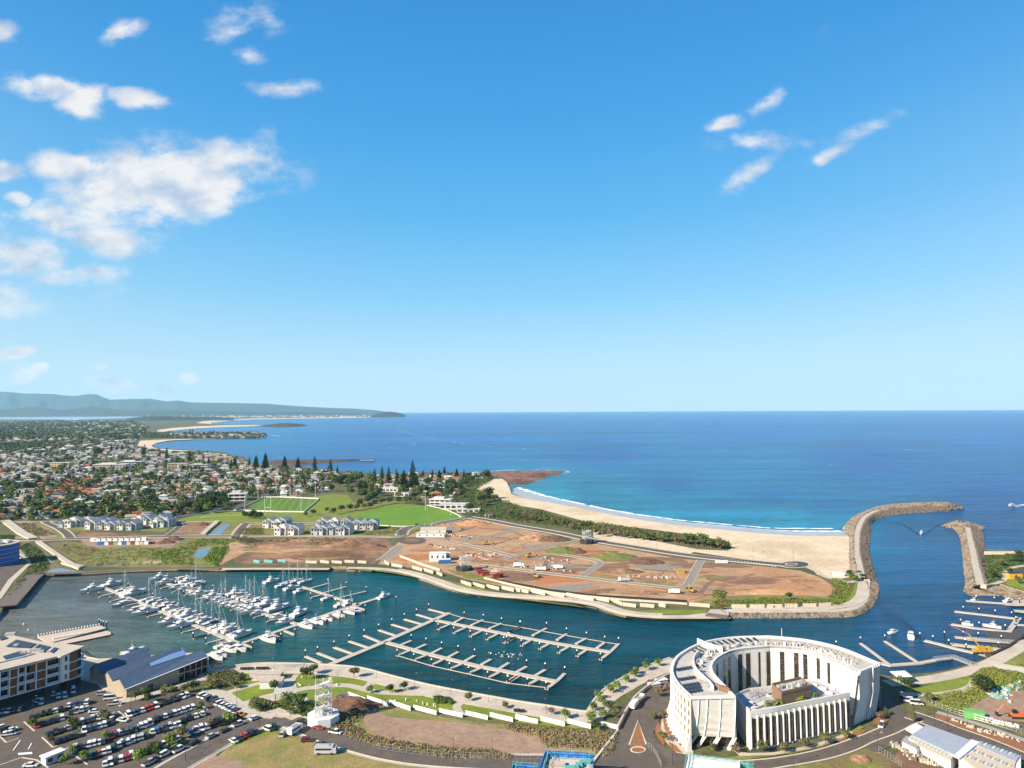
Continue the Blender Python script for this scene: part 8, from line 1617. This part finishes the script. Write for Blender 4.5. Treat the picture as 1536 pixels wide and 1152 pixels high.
for a in (('dark brown soil heap in the right half of the site', *tC((805, 632))[0], 30, 16, 4.5, M_dsoil, 1), ('grassy green mound left of the dark soil heap', *tC((612, 598))[0], 40, 18, 4, M_gsoil, 2), ('grassy mound near the scaffold tower of the beach road', *tC((325, 565))[0], 34, 26, 4, M_gsoil, 3), ('dark end of the grassy mound by the tower', *tC((400, 570))[0], 20, 16, 4, M_dsoil, 4),
          ('grey-brown gravel heap in the middle of the site', *tC((660, 685))[0], 34, 15, 3, M_earth2, 5), ('orange soil heap at the north-west corner of the site', *tB((1270, 715))[0], 40, 26, 4.5, M_earth, 6), ('red-brown soil bank at the top of the site', *tC((160, 490))[0], 30, 30, 4, M_earth, 7), ('dark spoil bank at the top of the site', *tC((265, 500))[0], 34, 22, 5, M_dsoil, 8), ('low brown heap beside the small white tanker', *tC((790, 810))[0], 22, 6, 1.5, M_earth2, 9),
          ('dark brown heap above the marsh by the containers', *T8(180, 700, (530, 880))[0], 18, 12, 4, M_dsoil, 10), ('second dark heap above the marsh, farther right', *T8(180, 700, (620, 845))[0], 20, 12, 4, M_dsoil, 11), ('dark soil pile in the fenced lot left of the creek', *T8(180, 700, (960, 675))[0], 16, 12, 3.5, M_dsoil, 12), ('long excavated bank of dark soil above the northern quay', *tB((560, 850))[0], 70, 30, 6, M_earth2, 13), ('orange-brown excavated bank above the quay, left part', *tB((330, 900))[0], 90, 18, 5, M_earth2, 14),
          ('brown spoil ridge above the quay, farthest left', *tB((120, 850))[0], 60, 16, 3, M_earth2, 15), ('spoil heap near the small roundabout', *tB((700, 850))[0], 22, 14, 4, M_dsoil, 16), ('sandy cut bank at the eastern end of the site', *tD((110, 650))[0], 60, 14, 2.5, M_earth, 17), ('low ridge of scraped earth in the east of the site', *tD((230, 585))[0], 34, 6, 2, M_earth2, 18), ('pale sand heap beside the red containers', *T8(560, 780, (1420, 590))[0], 10, 7, 2, M_earth, 19),
          ('brown rubble mound behind the clay pond', *tF((560, 800))[0], 26, 13, 4, M_dsoil, 20), ('weedy brown mound beside the stair tower', *tF((500, 780))[0], 18, 10, 3, M_earth2, 21), ('brown mound by the street below the hotel', *tH((600, 1110))[0], 9, 7, 1.8, M_earth2, 22)): mound(*a[:7], seed=a[7])
def shed_(label, x, y, L, W_w, H, rz, wall, roof, name='site_shed', cat='site shed', wins=2, z=2):
    r = thing(name, label, cat, P(x, y, z), rz); mb = MB(); mb.box(0, 0, 0, L, W_w, H); mb.build('wall', wall, r); mb = MB(); mb.box(0, 0, H, L+.4, W_w+.4, H+.18); mb.build('roof', roof, r)
    for i in range(wins): mb = MB(); mb.box(-L/2+L*(i+.5)/wins, -W_w/2-.03, H*.4, 1.1, .1, H*.75); mb.build('window', M_win, r)
    return r
M_blue_c = mat('blue_container', (.02, .11, .34)); M_red_c = mat('red_brown_container', (.22, .04, .03)); M_green_c = mat('green_container', (.12, .34, .10))
shed_('long white site office beside the small roundabout', 646, 805, 26, 6, 3.4, 0, M_wht, mat('sand_roof', (.5, .42, .28)), wins=4); shed_('large sand-roofed hall behind the long white site office', 650, 799, 24, 16, 4, .1, M_wht, mat('sand_roof', (.5, .42, .28)))
shed_('white stacked site cabins, upper left of the blue one', *T8(560, 780, (745, 470))[0], 13, 6, 6.4, 0, M_wht, M_wht, wins=3); shed_('blue site container at the foot of the white cabins', *T8(560, 780, (820, 500))[0], 9, 4, 3.2, .1, M_blue_c, M_wht, wins=0); shed_('white site cabin right of the stacked cabins', *T8(560, 780, (830, 455))[0], 8, 4, 5, .1, M_wht, M_wht)
for i, (x, y, m_, c) in enumerate(((1240, 620, M_red_c, 'red-brown'), (1215, 590, M_red_c, 'red-brown'), (1290, 640, M_red_c, 'red-brown'), (1415, 670, M_red_c, 'red-brown'), (1455, 660, M_red_c, 'red-brown'))): shed_('%s shipping container on the site, %s from left' % (c, ordn((1, 2, 3, 4, 5)[i])), *T8(560, 780, (x, y))[0], 5, 2.5, 2.6, .3, m_, m_, 'shipping_container', 'container', 0)
for i in range(11):
    c = [M_blue_c, M_wht, M_red_c, M_green_c, M_wht, M_blue_c, M_conc, M_red_c, M_wht, M_conc, M_wht][i]; n_ = ['blue', 'white', 'red-brown', 'green', 'white', 'blue', 'grey', 'red-brown', 'white', 'grey', 'white'][i]
    shed_('%s container, %s in the lower row above the marsh' % (n_, ordn(i+1)), 152+i*6.6, 817.5-.1*i, 6, 2.6, 2.6, 0, c, c, 'shipping_container', 'container', 0)
for i in range(9): shed_('white cabin, %s in the upper row above the marsh' % ordn(i+1), 144+i*8.6, 812-.15*i, 9, 3, 2.8, 0, M_wht, M_wht, wins=1)
shed_('orange-red skip beside the upper row of cabins', *T8(180, 700, (340, 885))[0], 8, 3, 1.6, 0, mat('orange_skip', (.55, .09, .03)), M_earth2, 'skip', 'skip', 0)
def excavator(label, x, y, rz, m_, s_=1.0, armdir=1):
    r = thing('excavator', label, 'excavator', P(x, y, 2), rz); r.scale = (s_,)*3
    for b in (-1, 1): mb = MB(); mb.box(0, b*1.2, 0, 4.2, .6, .9, tx=.85); mb.build('track', M_tyre, r)
    mb = MB(); mb.box(-.4, 0, .9, 3.8, 2.4, 2.1); mb.box(-1.9, 0, 1.0, 1.0, 2.5, 2.5); mb.build('body', m_, r); mb = MB(); mb.box(.8, .65, 2.1, 1.5, 1.1, 3.4, tx=.85); mb.build('cab', M_glass, r)
    mb = MB(); mb.tube((1.0, -.3, 1.8), (4.2, -.3, 4.6), .28, 5); mb.build('boom', m_, r); mb = MB(); mb.tube((4.2, -.3, 4.6), (6.6, -.3, 2.0), .22, 5); mb.build('arm', m_, r); mb = MB(); mb.box(6.7, -.3, .9, 1.0, 1.1, 2.0, tx=.6); mb.build('bucket', M_dark, r)
M_ylw = mat('machine_yellow', (.40, .24, .03), rough=.6); M_org = mat('machine_orange', (.48, .13, .03), rough=.5)
excavator('yellow excavator beside the white truck row on the site', *tC((130, 600))[0], .4, M_ylw); excavator('dark yellow excavator at the lower left of the site', *tC((170, 715))[0], 2.6, M_ylw, .9); excavator('yellow excavator at the pale rubble in mid-site', *T8(560, 780, (1300, 285))[0], .2, M_ylw); excavator('small yellow excavator beside the stacked site cabins', *T8(560, 780, (1010, 120))[0], 1.2, M_ylw, .8)
excavator('orange-red excavator on the northern orange ground', *tC((155, 500))[0], .1, M_org, .9); excavator('small excavator digging near the quay lawn', *tC((1070, 800))[0], 2.0, M_ylw, .9); excavator('large orange excavator in the yard at the right edge', 1524, 1077, 3.05, M_org, 1.0); excavator('orange machine in front of the hotel promenade wall', *tG((893, 712))[0], .6, M_org, .55); excavator('small yellow digger on the bank above the marsh', *tA((1470, 1000))[0], .6, M_ylw, .7)
def truck(label, x, y, rz, m_, tray=True, s_=1.0):
    r = thing('tip_truck', label, 'truck', P(x, y, 2.05), rz); r.scale = (s_,)*3; mb = MB(); mb.box(3.0, 0, .7, 1.9, 2.3, 2.9, tx=.9); mb.build('cab', CM['white'], r); mb = MB(); mb.box(-1.0, 0, 1.0, 5.6, 2.4, 2.4 if tray else 3.2, tx=1.04, ty=1.06); mb.build('tray', m_, r)
    mb = MB(); mb.box(3.75, 0, 1.7, .5, 2.0, 2.6); mb.build('windscreen', M_glass, r)
    for a in (-2.6, -1.3, 2.9):
        for b in (-1, 1): mb = MB(); mb.tube((a, b*.95, .5), (a, b*1.25, .5), .5, 8); mb.build('wheel', M_tyre, r)
truck('white tip truck driving on the lower site track', *tC((675, 738))[0], 3.1, CM['silver']); truck('white tanker truck near the southern fence of the site', *tC((965, 808))[0], 2.9, CM['white'], False, .9); truck('white truck at the left in the line beside the site track', *tC((70, 655))[0], -.1, CM['white'], False); truck('white truck second in the line beside the site track', *tC((195, 675))[0], -.1, CM['white'])
truck('white truck in the middle of the brown site', *tC((295, 665))[0], 0, CM['white'], False, .9); truck('white articulated hauler standing in front of the hotel promenade', *tG((735, 805))[0], 1.1, M_wht, False, .8); truck('white crane truck parked before the hotel, upper', *tG((768, 770))[0], 1.0, M_plant, True, .8)
for i, (x, y) in enumerate((tG((850, 680))[0], tG((890, 658))[0])): shed_('white flat storage box by the hotel car court, %s' % ordn(i+1), x, y, 5, 2.5, 1.2, .4, M_wht, M_wht, 'storage_box', 'box', 0)
shed_('green container in the yard behind the wire fence', 1461, 1077, 6.5, 3, 2.6, -.4, M_green_c, M_green_c, 'shipping_container', 'container', 0); shed_('black site box beside the tower on the beach road', *tC((462, 520))[0], 10, 4, 3, 0, M_dark, M_dark, 'site_box', 'container', 0)
shed_('yellow bin beside the scraped eastern lot', *tC((1003, 688))[0], 5, 3, 2, 0, M_ylw, M_ylw, 'skip', 'skip', 0)
rr = random.Random(5)
def litterpile(name, label, cat, pts, n, s0, s1, mats_, z=2.0):
    mb = MB()
    for _ in range(n):
        a, b = rr.choice(pts), rr.choice(pts); f = rr.random(); x, y = a[0]+(b[0]-a[0])*f+rr.uniform(-2, 2), a[1]+(b[1]-a[1])*f+rr.uniform(-.8, .8); p = P(x, y, z); mb.box(p.x, p.y, z-.1, rr.uniform(s0, s1), rr.uniform(s0*.6, s1*.6), z+rr.uniform(.3, 1.4), rr.uniform(0, 3), rr.randrange(len(mats_)), rr.uniform(.5, 1), rr.uniform(.5, 1))
    tag(mb.build(name, mats_), label, cat, kind='stuff')
mr_ = [M_conc, M_conc_p, M_gravel, M_plant, M_earth2]
litterpile('rubble', 'pale rubble and pipes scattered over the site', 'rubble', T8(560, 780, (640, 290), (760, 310), (900, 330), (980, 350)), 70, .8, 3, mr_); litterpile('rubble', 'rubble along the middle track of the site', 'rubble', T8(560, 780, (1100, 400), (1230, 375), (1300, 450), (1400, 400)), 60, .8, 3, mr_)
litterpile('rubble', 'pale stone piles near the white tip truck', 'rubble', tC((700, 708), (760, 712), (860, 718), (900, 720), (945, 720)), 60, .7, 2.4, mr_); litterpile('rubble', 'stones and equipment in the western site', 'rubble', tC((40, 655), (110, 660), (200, 665), (300, 670), (380, 685), (220, 600), (340, 615)), 60, .8, 2.6, mr_)
litterpile('rubble', 'pale materials beside the site office', 'rubble', T8(560, 780, (980, 185), (1100, 215), (1160, 200), (820, 160), (900, 170)), 55, .8, 2.8, mr_); litterpile('rubble', 'rubble on the north-western lots', 'rubble', T8(560, 780, (600, 60), (700, 60), (850, 50), (1000, 50)), 40, .8, 2.4, mr_)
litterpile('yard_materials', 'heaps of teal pipes and pallets in the right-hand yard', 'building materials', T8(1336, 1002, (1120, 300), (1180, 340), (1300, 260), (1420, 200), (1500, 180), (1300, 350), (1380, 400)), 80, .5, 2.2, [M_teal, M_conc, mat('pale_teal', (.25, .45, .45)), M_plant]); litterpile('yard_materials', 'pallets and blocks lined up behind the wire fence', 'building materials', T8(1336, 1002, (1060, 600), (1130, 600), (1240, 640), (1330, 655), (1450, 680)), 50, .5, 2.0, [M_wht, M_conc, M_blue_c, M_conc_p])
litterpile('garden_rocks', 'sandstone blocks beside the sales sheds', 'rocks', T8(1336, 1002, (0, 880), (60, 900), (150, 960), (280, 1030), (380, 1060), (450, 1110), (560, 1130), (240, 1060)), 90, .5, 1.8, [M_conc_p, M_conc, M_riprap]); litterpile('garden_rocks', 'sandstone blocks in the bark garden strip', 'rocks', T8(1336, 1002, (700, 600), (900, 680), (1050, 740), (1200, 780), (1320, 790), (1480, 850)), 30, .5, 1.6, [M_conc_p, M_conc])
litterpile('shore_items', 'benches, boulders and small things on the southern park', 'park furniture', tF((20, 590), (130, 600), (560, 780), (900, 770), (960, 770), (1050, 800)), 26, .4, 1.2, [M_conc, M_wht])
# yellow crane at the ramp
r = thing('mobile_crane', 'yellow mobile crane with lattice boom at the boat ramp', 'crane', P(*ty((1060, 845))[0], .9), .0)
mb = MB(); mb.box(0, 0, .9, 9, 2.6, 1.9); mb.box(-1, 0, 1.9, 4, 2.4, 3.4); mb.build('body', M_ylw, r); mb = MB(); mb.box(3.2, 0, 1.9, 2, 2.4, 3.2, tx=.85); mb.build('cab', M_ylw, r)
for a in (-3.2, -1.2, 1.2, 3.2):
    for b in (-1, 1): mb = MB(); mb.tube((a, b*1.1, .6), (a, b*1.4, .6), .6, 8); mb.build('wheel', M_tyre, r)
mb = MB(); mb.tube((-1, 0, 3), (-6, 1, 9), .35, 5, r2=.25); mb.build('boom', M_ylw, r); mb = MB(); mb.tube((-6, 1, 9), (-14, 3, 13), .16, 4); mb.build('jib', M_org, r)
# shelters, benches, toilets
def shelter(label, x, y, L, W_w, rz, roofm, h=3.2):
    r = thing('picnic_shelter', label, 'shelter', P(x, y, 2), rz); mb = MB(); mb.add([(-L/2, -W_w/2, h), (L/2, -W_w/2, h), (L/2, W_w/2, h+.7), (-L/2, W_w/2, h+.7)]+[(-L/2, -W_w/2, h+.2), (L/2, -W_w/2, h+.2), (L/2, W_w/2, h+.9), (-L/2, W_w/2, h+.9)], [(3, 2, 1, 0), (4, 5, 6, 7), (0, 1, 5, 4), (1, 2, 6, 5), (2, 3, 7, 6), (3, 0, 4, 7)]); mb.build('roof', roofm, r)
    for a in (-1, 1):
        for b in (-1, 1): mb = MB(); mb.tube((a*L*.42, b*W_w*.42, 0), (a*L*.42, b*W_w*.42, h+.3), .12, 5); mb.build('post', M_dark, r)
    mb = MB(); mb.box(0, 0, .7, 1.8, .9, .8); mb.build('table', M_plank, r)
shelter('picnic shelter with a pale grey tilted roof in the southern park', 424.5, 1050, 7, 4.5, .3, M_roofd); shelter('white-roofed picnic shelter behind the hotel lawn', 1352, 1024, 7, 5, .1, M_wht)
shed_('low white flat-roofed amenities block in the park', 408, 1030, 9, 5, 3, .1, M_wht, M_conc, 'amenities_block', 'amenities block', 0); shed_('pale concrete kiosk walls behind the amenities block', 404, 1018, 11, 4, 2.6, 0, M_conc, M_conc, 'amenities_block', 'amenities block', 0)
shed_('orange kiosk beside the turning circle on the right headland', 1521, 868, 9, 4, 4, .05, mat('orange_wall', (.55, .28, .04)), M_dark, 'beach_kiosk', 'kiosk', 1); shed_('small white hut beside the path at the breakwater', 1258, 864, 7, 3, 2.6, 0, M_wht, M_wht, 'hut', 'hut', 0)
shed_('white slab store on the scraped eastern lot', *tC((1238, 630))[0], 9, 3, 1.5, 0, M_wht, M_wht, 'storage_box', 'box', 0)
shed_('long grey corrugated fence shed at the far right bank', 1520, 1008, 14, .6, 2.6, dirang((1498, 1004), (1545, 1012)), mat('grey_sheet', (.30, .31, .30)), M_conc, 'sheet_screen', 'screen wall', 0)
bn_ = 0
for T, L in ((lambda q: T8(330, 980, q)[0], ((260, 190), (305, 190), (352, 188), (440, 186), (485, 186), (528, 184))), (lambda q: T8(750, 1040, q)[0], ((195, 212), (250, 218)))):
    for q in L:
        bn_ += 1; x, y = T(q); r = thing('bench', 'dark park bench on the southern promenade, %s from the left' % ordn(bn_), 'bench', P(x, y, 2.2), .0, 'dark promenade benches'); mb = MB(); mb.box(0, 0, .35, 2.6, 1.2, .5); mb.build('seat', M_dark, r); mb = MB(); mb.box(0, .6, .5, 2.6, .15, 1.0); mb.build('backrest', M_dark, r)
# the sales / factory sheds bottom right
sr = thing('work_shed', 'large low shed with grey ribbed roof and striped skylights at the bottom right', 'industrial shed'); tq = lambda *p: T8(1336, 1002, *p)
M_rib = mat('grey_ribbed_roof', (.27, .30, .35), (.32, .35, .39), .6, .5); M_skl = mat('pale_green_skylight', (.42, .50, .44)); M_tanr = mat('tan_roof', (.46, .38, .27), (.52, .43, .31), .8, .7)
zt = 6.5
def rpoly(name, pts, z, m_, par, th=.3): q = [P(*v, z) for v in tq(*pts)]; mb = MB(); mb.prism([(v.x, v.y) for v in q], z-th, z); return mb.build(name, m_, par)
rpoly('roof', ((240, 770), (420, 650), (915, 830), (725, 995)), zt, M_rib, sr); rpoly('canopy_roof', ((165, 700), (290, 632), (380, 680), (265, 760)), zt-1.2, M_wht, sr)
rpoly('eave_roof', ((200, 800), (240, 772), (728, 998), (690, 1060), (330, 890)), zt-.35, M_tanr, sr)
for k in range(11):
    a, b = (245+k*44, 775+k*20.5), (270+k*44, 786+k*20.5); rpoly('skylight', ((a[0]-38, a[1]+30), a, b, (b[0]-38, b[1]+32)), zt-.25, M_skl, sr, .08)
q = [P(*v, zt-.7) for v in tq((210, 800), (425, 655), (910, 832), (690, 1055))]; mb = MB(); mb.prism([(v.x, v.y) for v in q], 2, zt-.75, bottom=False); mb.build('wall', M_wht, sr)
q = [P(*v, 4.8) for v in tq((130, 845), (180, 780), (350, 880), (300, 940))]; mb = MB(); mb.prism([(v.x, v.y) for v in q], 2, 4.6, bottom=False); mb.build('annex', M_wht, sr); rpoly('annex_roof', ((125, 840), (180, 775), (352, 878), (295, 925)), 4.95, RM['pale grey'], sr)
for k, (x, y) in enumerate(((150, 880), (205, 915), (240, 920))): p = P(*tq((x, y))[0], 3); mb = MB(); mb.box(p.x, p.y-.2, 2.6, 1.2, .2, 4.2); mb.build('window', M_win, sr)
s2 = thing('work_shed', 'tan-roofed shed with rows of striped skylights in the bottom right corner', 'industrial shed')
rpoly('link_roof', ((690, 995), (930, 820), (1030, 850), (790, 1045)), zt-.1, M_wht, s2); rpoly('roof', ((830, 1040), (1010, 900), (1440, 1080), (1400, 1250), (1100, 1250)), zt-.2, M_tanr, s2); rpoly('roof', ((985, 880), (1030, 850), (1490, 1010), (1440, 1078)), zt-.15, M_rib, s2)
for (x0, y0, dx, dy, n) in ((935, 950, 46, 19, 10), (850, 1010, 46, 19, 8), (1020, 865, 48, 17.5, 9)):
    for k in range(n): rpoly('skylight', ((x0+k*dx, y0+k*dy), (x0+26+k*dx, y0-24+k*dy), (x0+50+k*dx, y0-14+k*dy), (x0+24+k*dx, y0+12+k*dy)), zt+.02, M_skl if k % 2 else mat('blue_skylight', (.25, .32, .42)), s2, .1)
q = [P(*v, zt-.6) for v in tq((780, 1045), (1030, 852), (1500, 1012), (1500, 1260), (900, 1260))]; mb = MB(); mb.prism([(v.x, v.y) for v in q], 2, zt-.6, bottom=False); mb.build('wall', M_wht, s2)
# bollards along ramps, little buoys, mooring posts
for k, (x, y) in enumerate(tz((275, 440), (328, 505))): mb = MB(); mb.loft([[(.45*s_*math.cos(R(a)), .45*s_*math.sin(R(a)), z) for a in range(0, 360, 45)] for s_, z in ((.5, -.4), (1, .2), (.9, .7), (.3, 1.1))]); tag(mb.build('buoy', M_wht, loc=P(x, y, 0)), 'white mooring buoy off the apartment block, %s' % ('upper' if k == 0 else 'lower'), 'buoy')
# birds on the water of the dock pool
mb = MB()
for _ in range(20): p = P(rnd.gauss(765, 17), 982.5+rnd.gauss(0, 3), 0); mb.box(p.x, p.y, 0, .55, .3, .28, tx=.5, ty=.5)
tag(mb.build('gull_flock', M_wht), 'scattered flock of white gulls sitting on the water between the empty docks', 'gulls', kind='stuff')
# ================================================================== PEOPLE (tiny figures on the walkways and the beach)
def person(label, x, y, z, shirt, legs, rz=0, stride=.22):
    me = bpy.data.meshes.new('person'); a = stride
    v = [(0, 0, .95), (0, 0, 1.2), (0, 0, 1.45), (0, 0, 1.56), (.02, 0, 1.7), (0, .1, .92), (a, .1, .5), (a*.6, .11, .06), (a*.6+.14, .11, .03), (0, -.1, .92), (-a*.5, -.1, .5), (-a*1.3, -.11, .08), (-a*1.3+.13, -.11, .03), (0, .2, 1.43), (-.08, .26, 1.15), (.08, .27, .92), (0, -.2, 1.43), (.06, -.26, 1.15), (.2, -.25, .95)]
    e = [(0, 1), (1, 2), (2, 3), (3, 4), (0, 5), (5, 6), (6, 7), (7, 8), (0, 9), (9, 10), (10, 11), (11, 12), (2, 13), (13, 14), (14, 15), (2, 16), (16, 17), (17, 18)]
    me.from_pydata(v, e, []); o = bpy.data.objects.new('person', me); COL.objects.link(o)
    md = o.modifiers.new('skin', 'SKIN'); rr_ = [.14, .13, .13, .06, .11, .09, .065, .045, .04, .09, .065, .045, .04, .06, .045, .035, .06, .045, .035]
    for q, r_ in zip(me.skin_vertices[0].data, rr_): q.radius = (r_, r_*1.1)
    me.skin_vertices[0].data[0].use_root = True; s2_ = o.modifiers.new('smooth', 'SUBSURF'); s2_.levels = 1; s2_.render_levels = 1
    m = bpy.data.materials.new('clothed_figure'); m.use_nodes = True; t = m.node_tree; tc_ = t.nodes.new('ShaderNodeTexCoord'); sp_ = t.nodes.new('ShaderNodeSeparateXYZ'); rp_ = t.nodes.new('ShaderNodeValToRGB'); dv = t.nodes.new('ShaderNodeMath'); dv.operation = 'DIVIDE'; dv.inputs[1].default_value = 2
    t.links.new(tc_.outputs['Object'], sp_.inputs[0]); t.links.new(sp_.outputs[2], dv.inputs[0]); t.links.new(dv.outputs[0], rp_.inputs[0]); c = rp_.color_ramp; c.interpolation = 'CONSTANT'
    while len(c.elements) < 4: c.elements.new(.5)
    for el, (p_, k_) in zip(c.elements, ((0, legs), (.49, shirt), (.765, (.42, .24, .16)), (.86, (.05, .03, .02)))): el.position = p_; el.color = (*k_, 1)
    t.links.new(rp_.outputs[0], t.nodes['Principled BSDF'].inputs['Base Color']); me.materials.append(m)
    o.location = P(x, y, z); o.rotation_euler = (0, 0, rz); tag(o, label, 'person')
for a in (('person in red top walking at the root of the right breakwater', 1468.5, 877, 3.0, (.5, .03, .02), (.05, .05, .06), .5), ('person in dark clothes right of the red-topped walker', 1475, 877.5, 2.4, (.04, .04, .05), (.03, .03, .04), 2), ('person in white top on the southern promenade edge, left of a pair', 815.3, 1064.5, 2.22, (.6, .6, .6), (.08, .08, .1), 0), ('person in dark top on the southern promenade edge, right of a pair', 818.5, 1065, 2.22, (.05, .05, .07), (.2, .2, .22), 3),
          ('person in black walking near the corner of the southern promenade', 866, 1075.5, 2.22, (.03, .03, .03), (.03, .03, .03), .2), ('person standing on the wide sand beside the breakwater', 1145, 829, 2.1, (.05, .06, .1), (.1, .1, .1), 1), ('person walking on the wet curve of the beach', 855, 762, 2.1, (.5, .1, .08), (.1, .1, .12), 1), ('person walking halfway along the right breakwater', 1455, 815, 4.5, (.5, .5, .5), (.06, .06, .08), 1.5),
          ('person in blue on the path of the long breakwater', 1288, 835, 4.7, (.05, .12, .4), (.05, .05, .05), 1.5), ('person in red walking on the park promenade beside the gangway', 470, 1008, 2.22, (.45, .04, .03), (.05, .05, .07), .3)): person(*a)
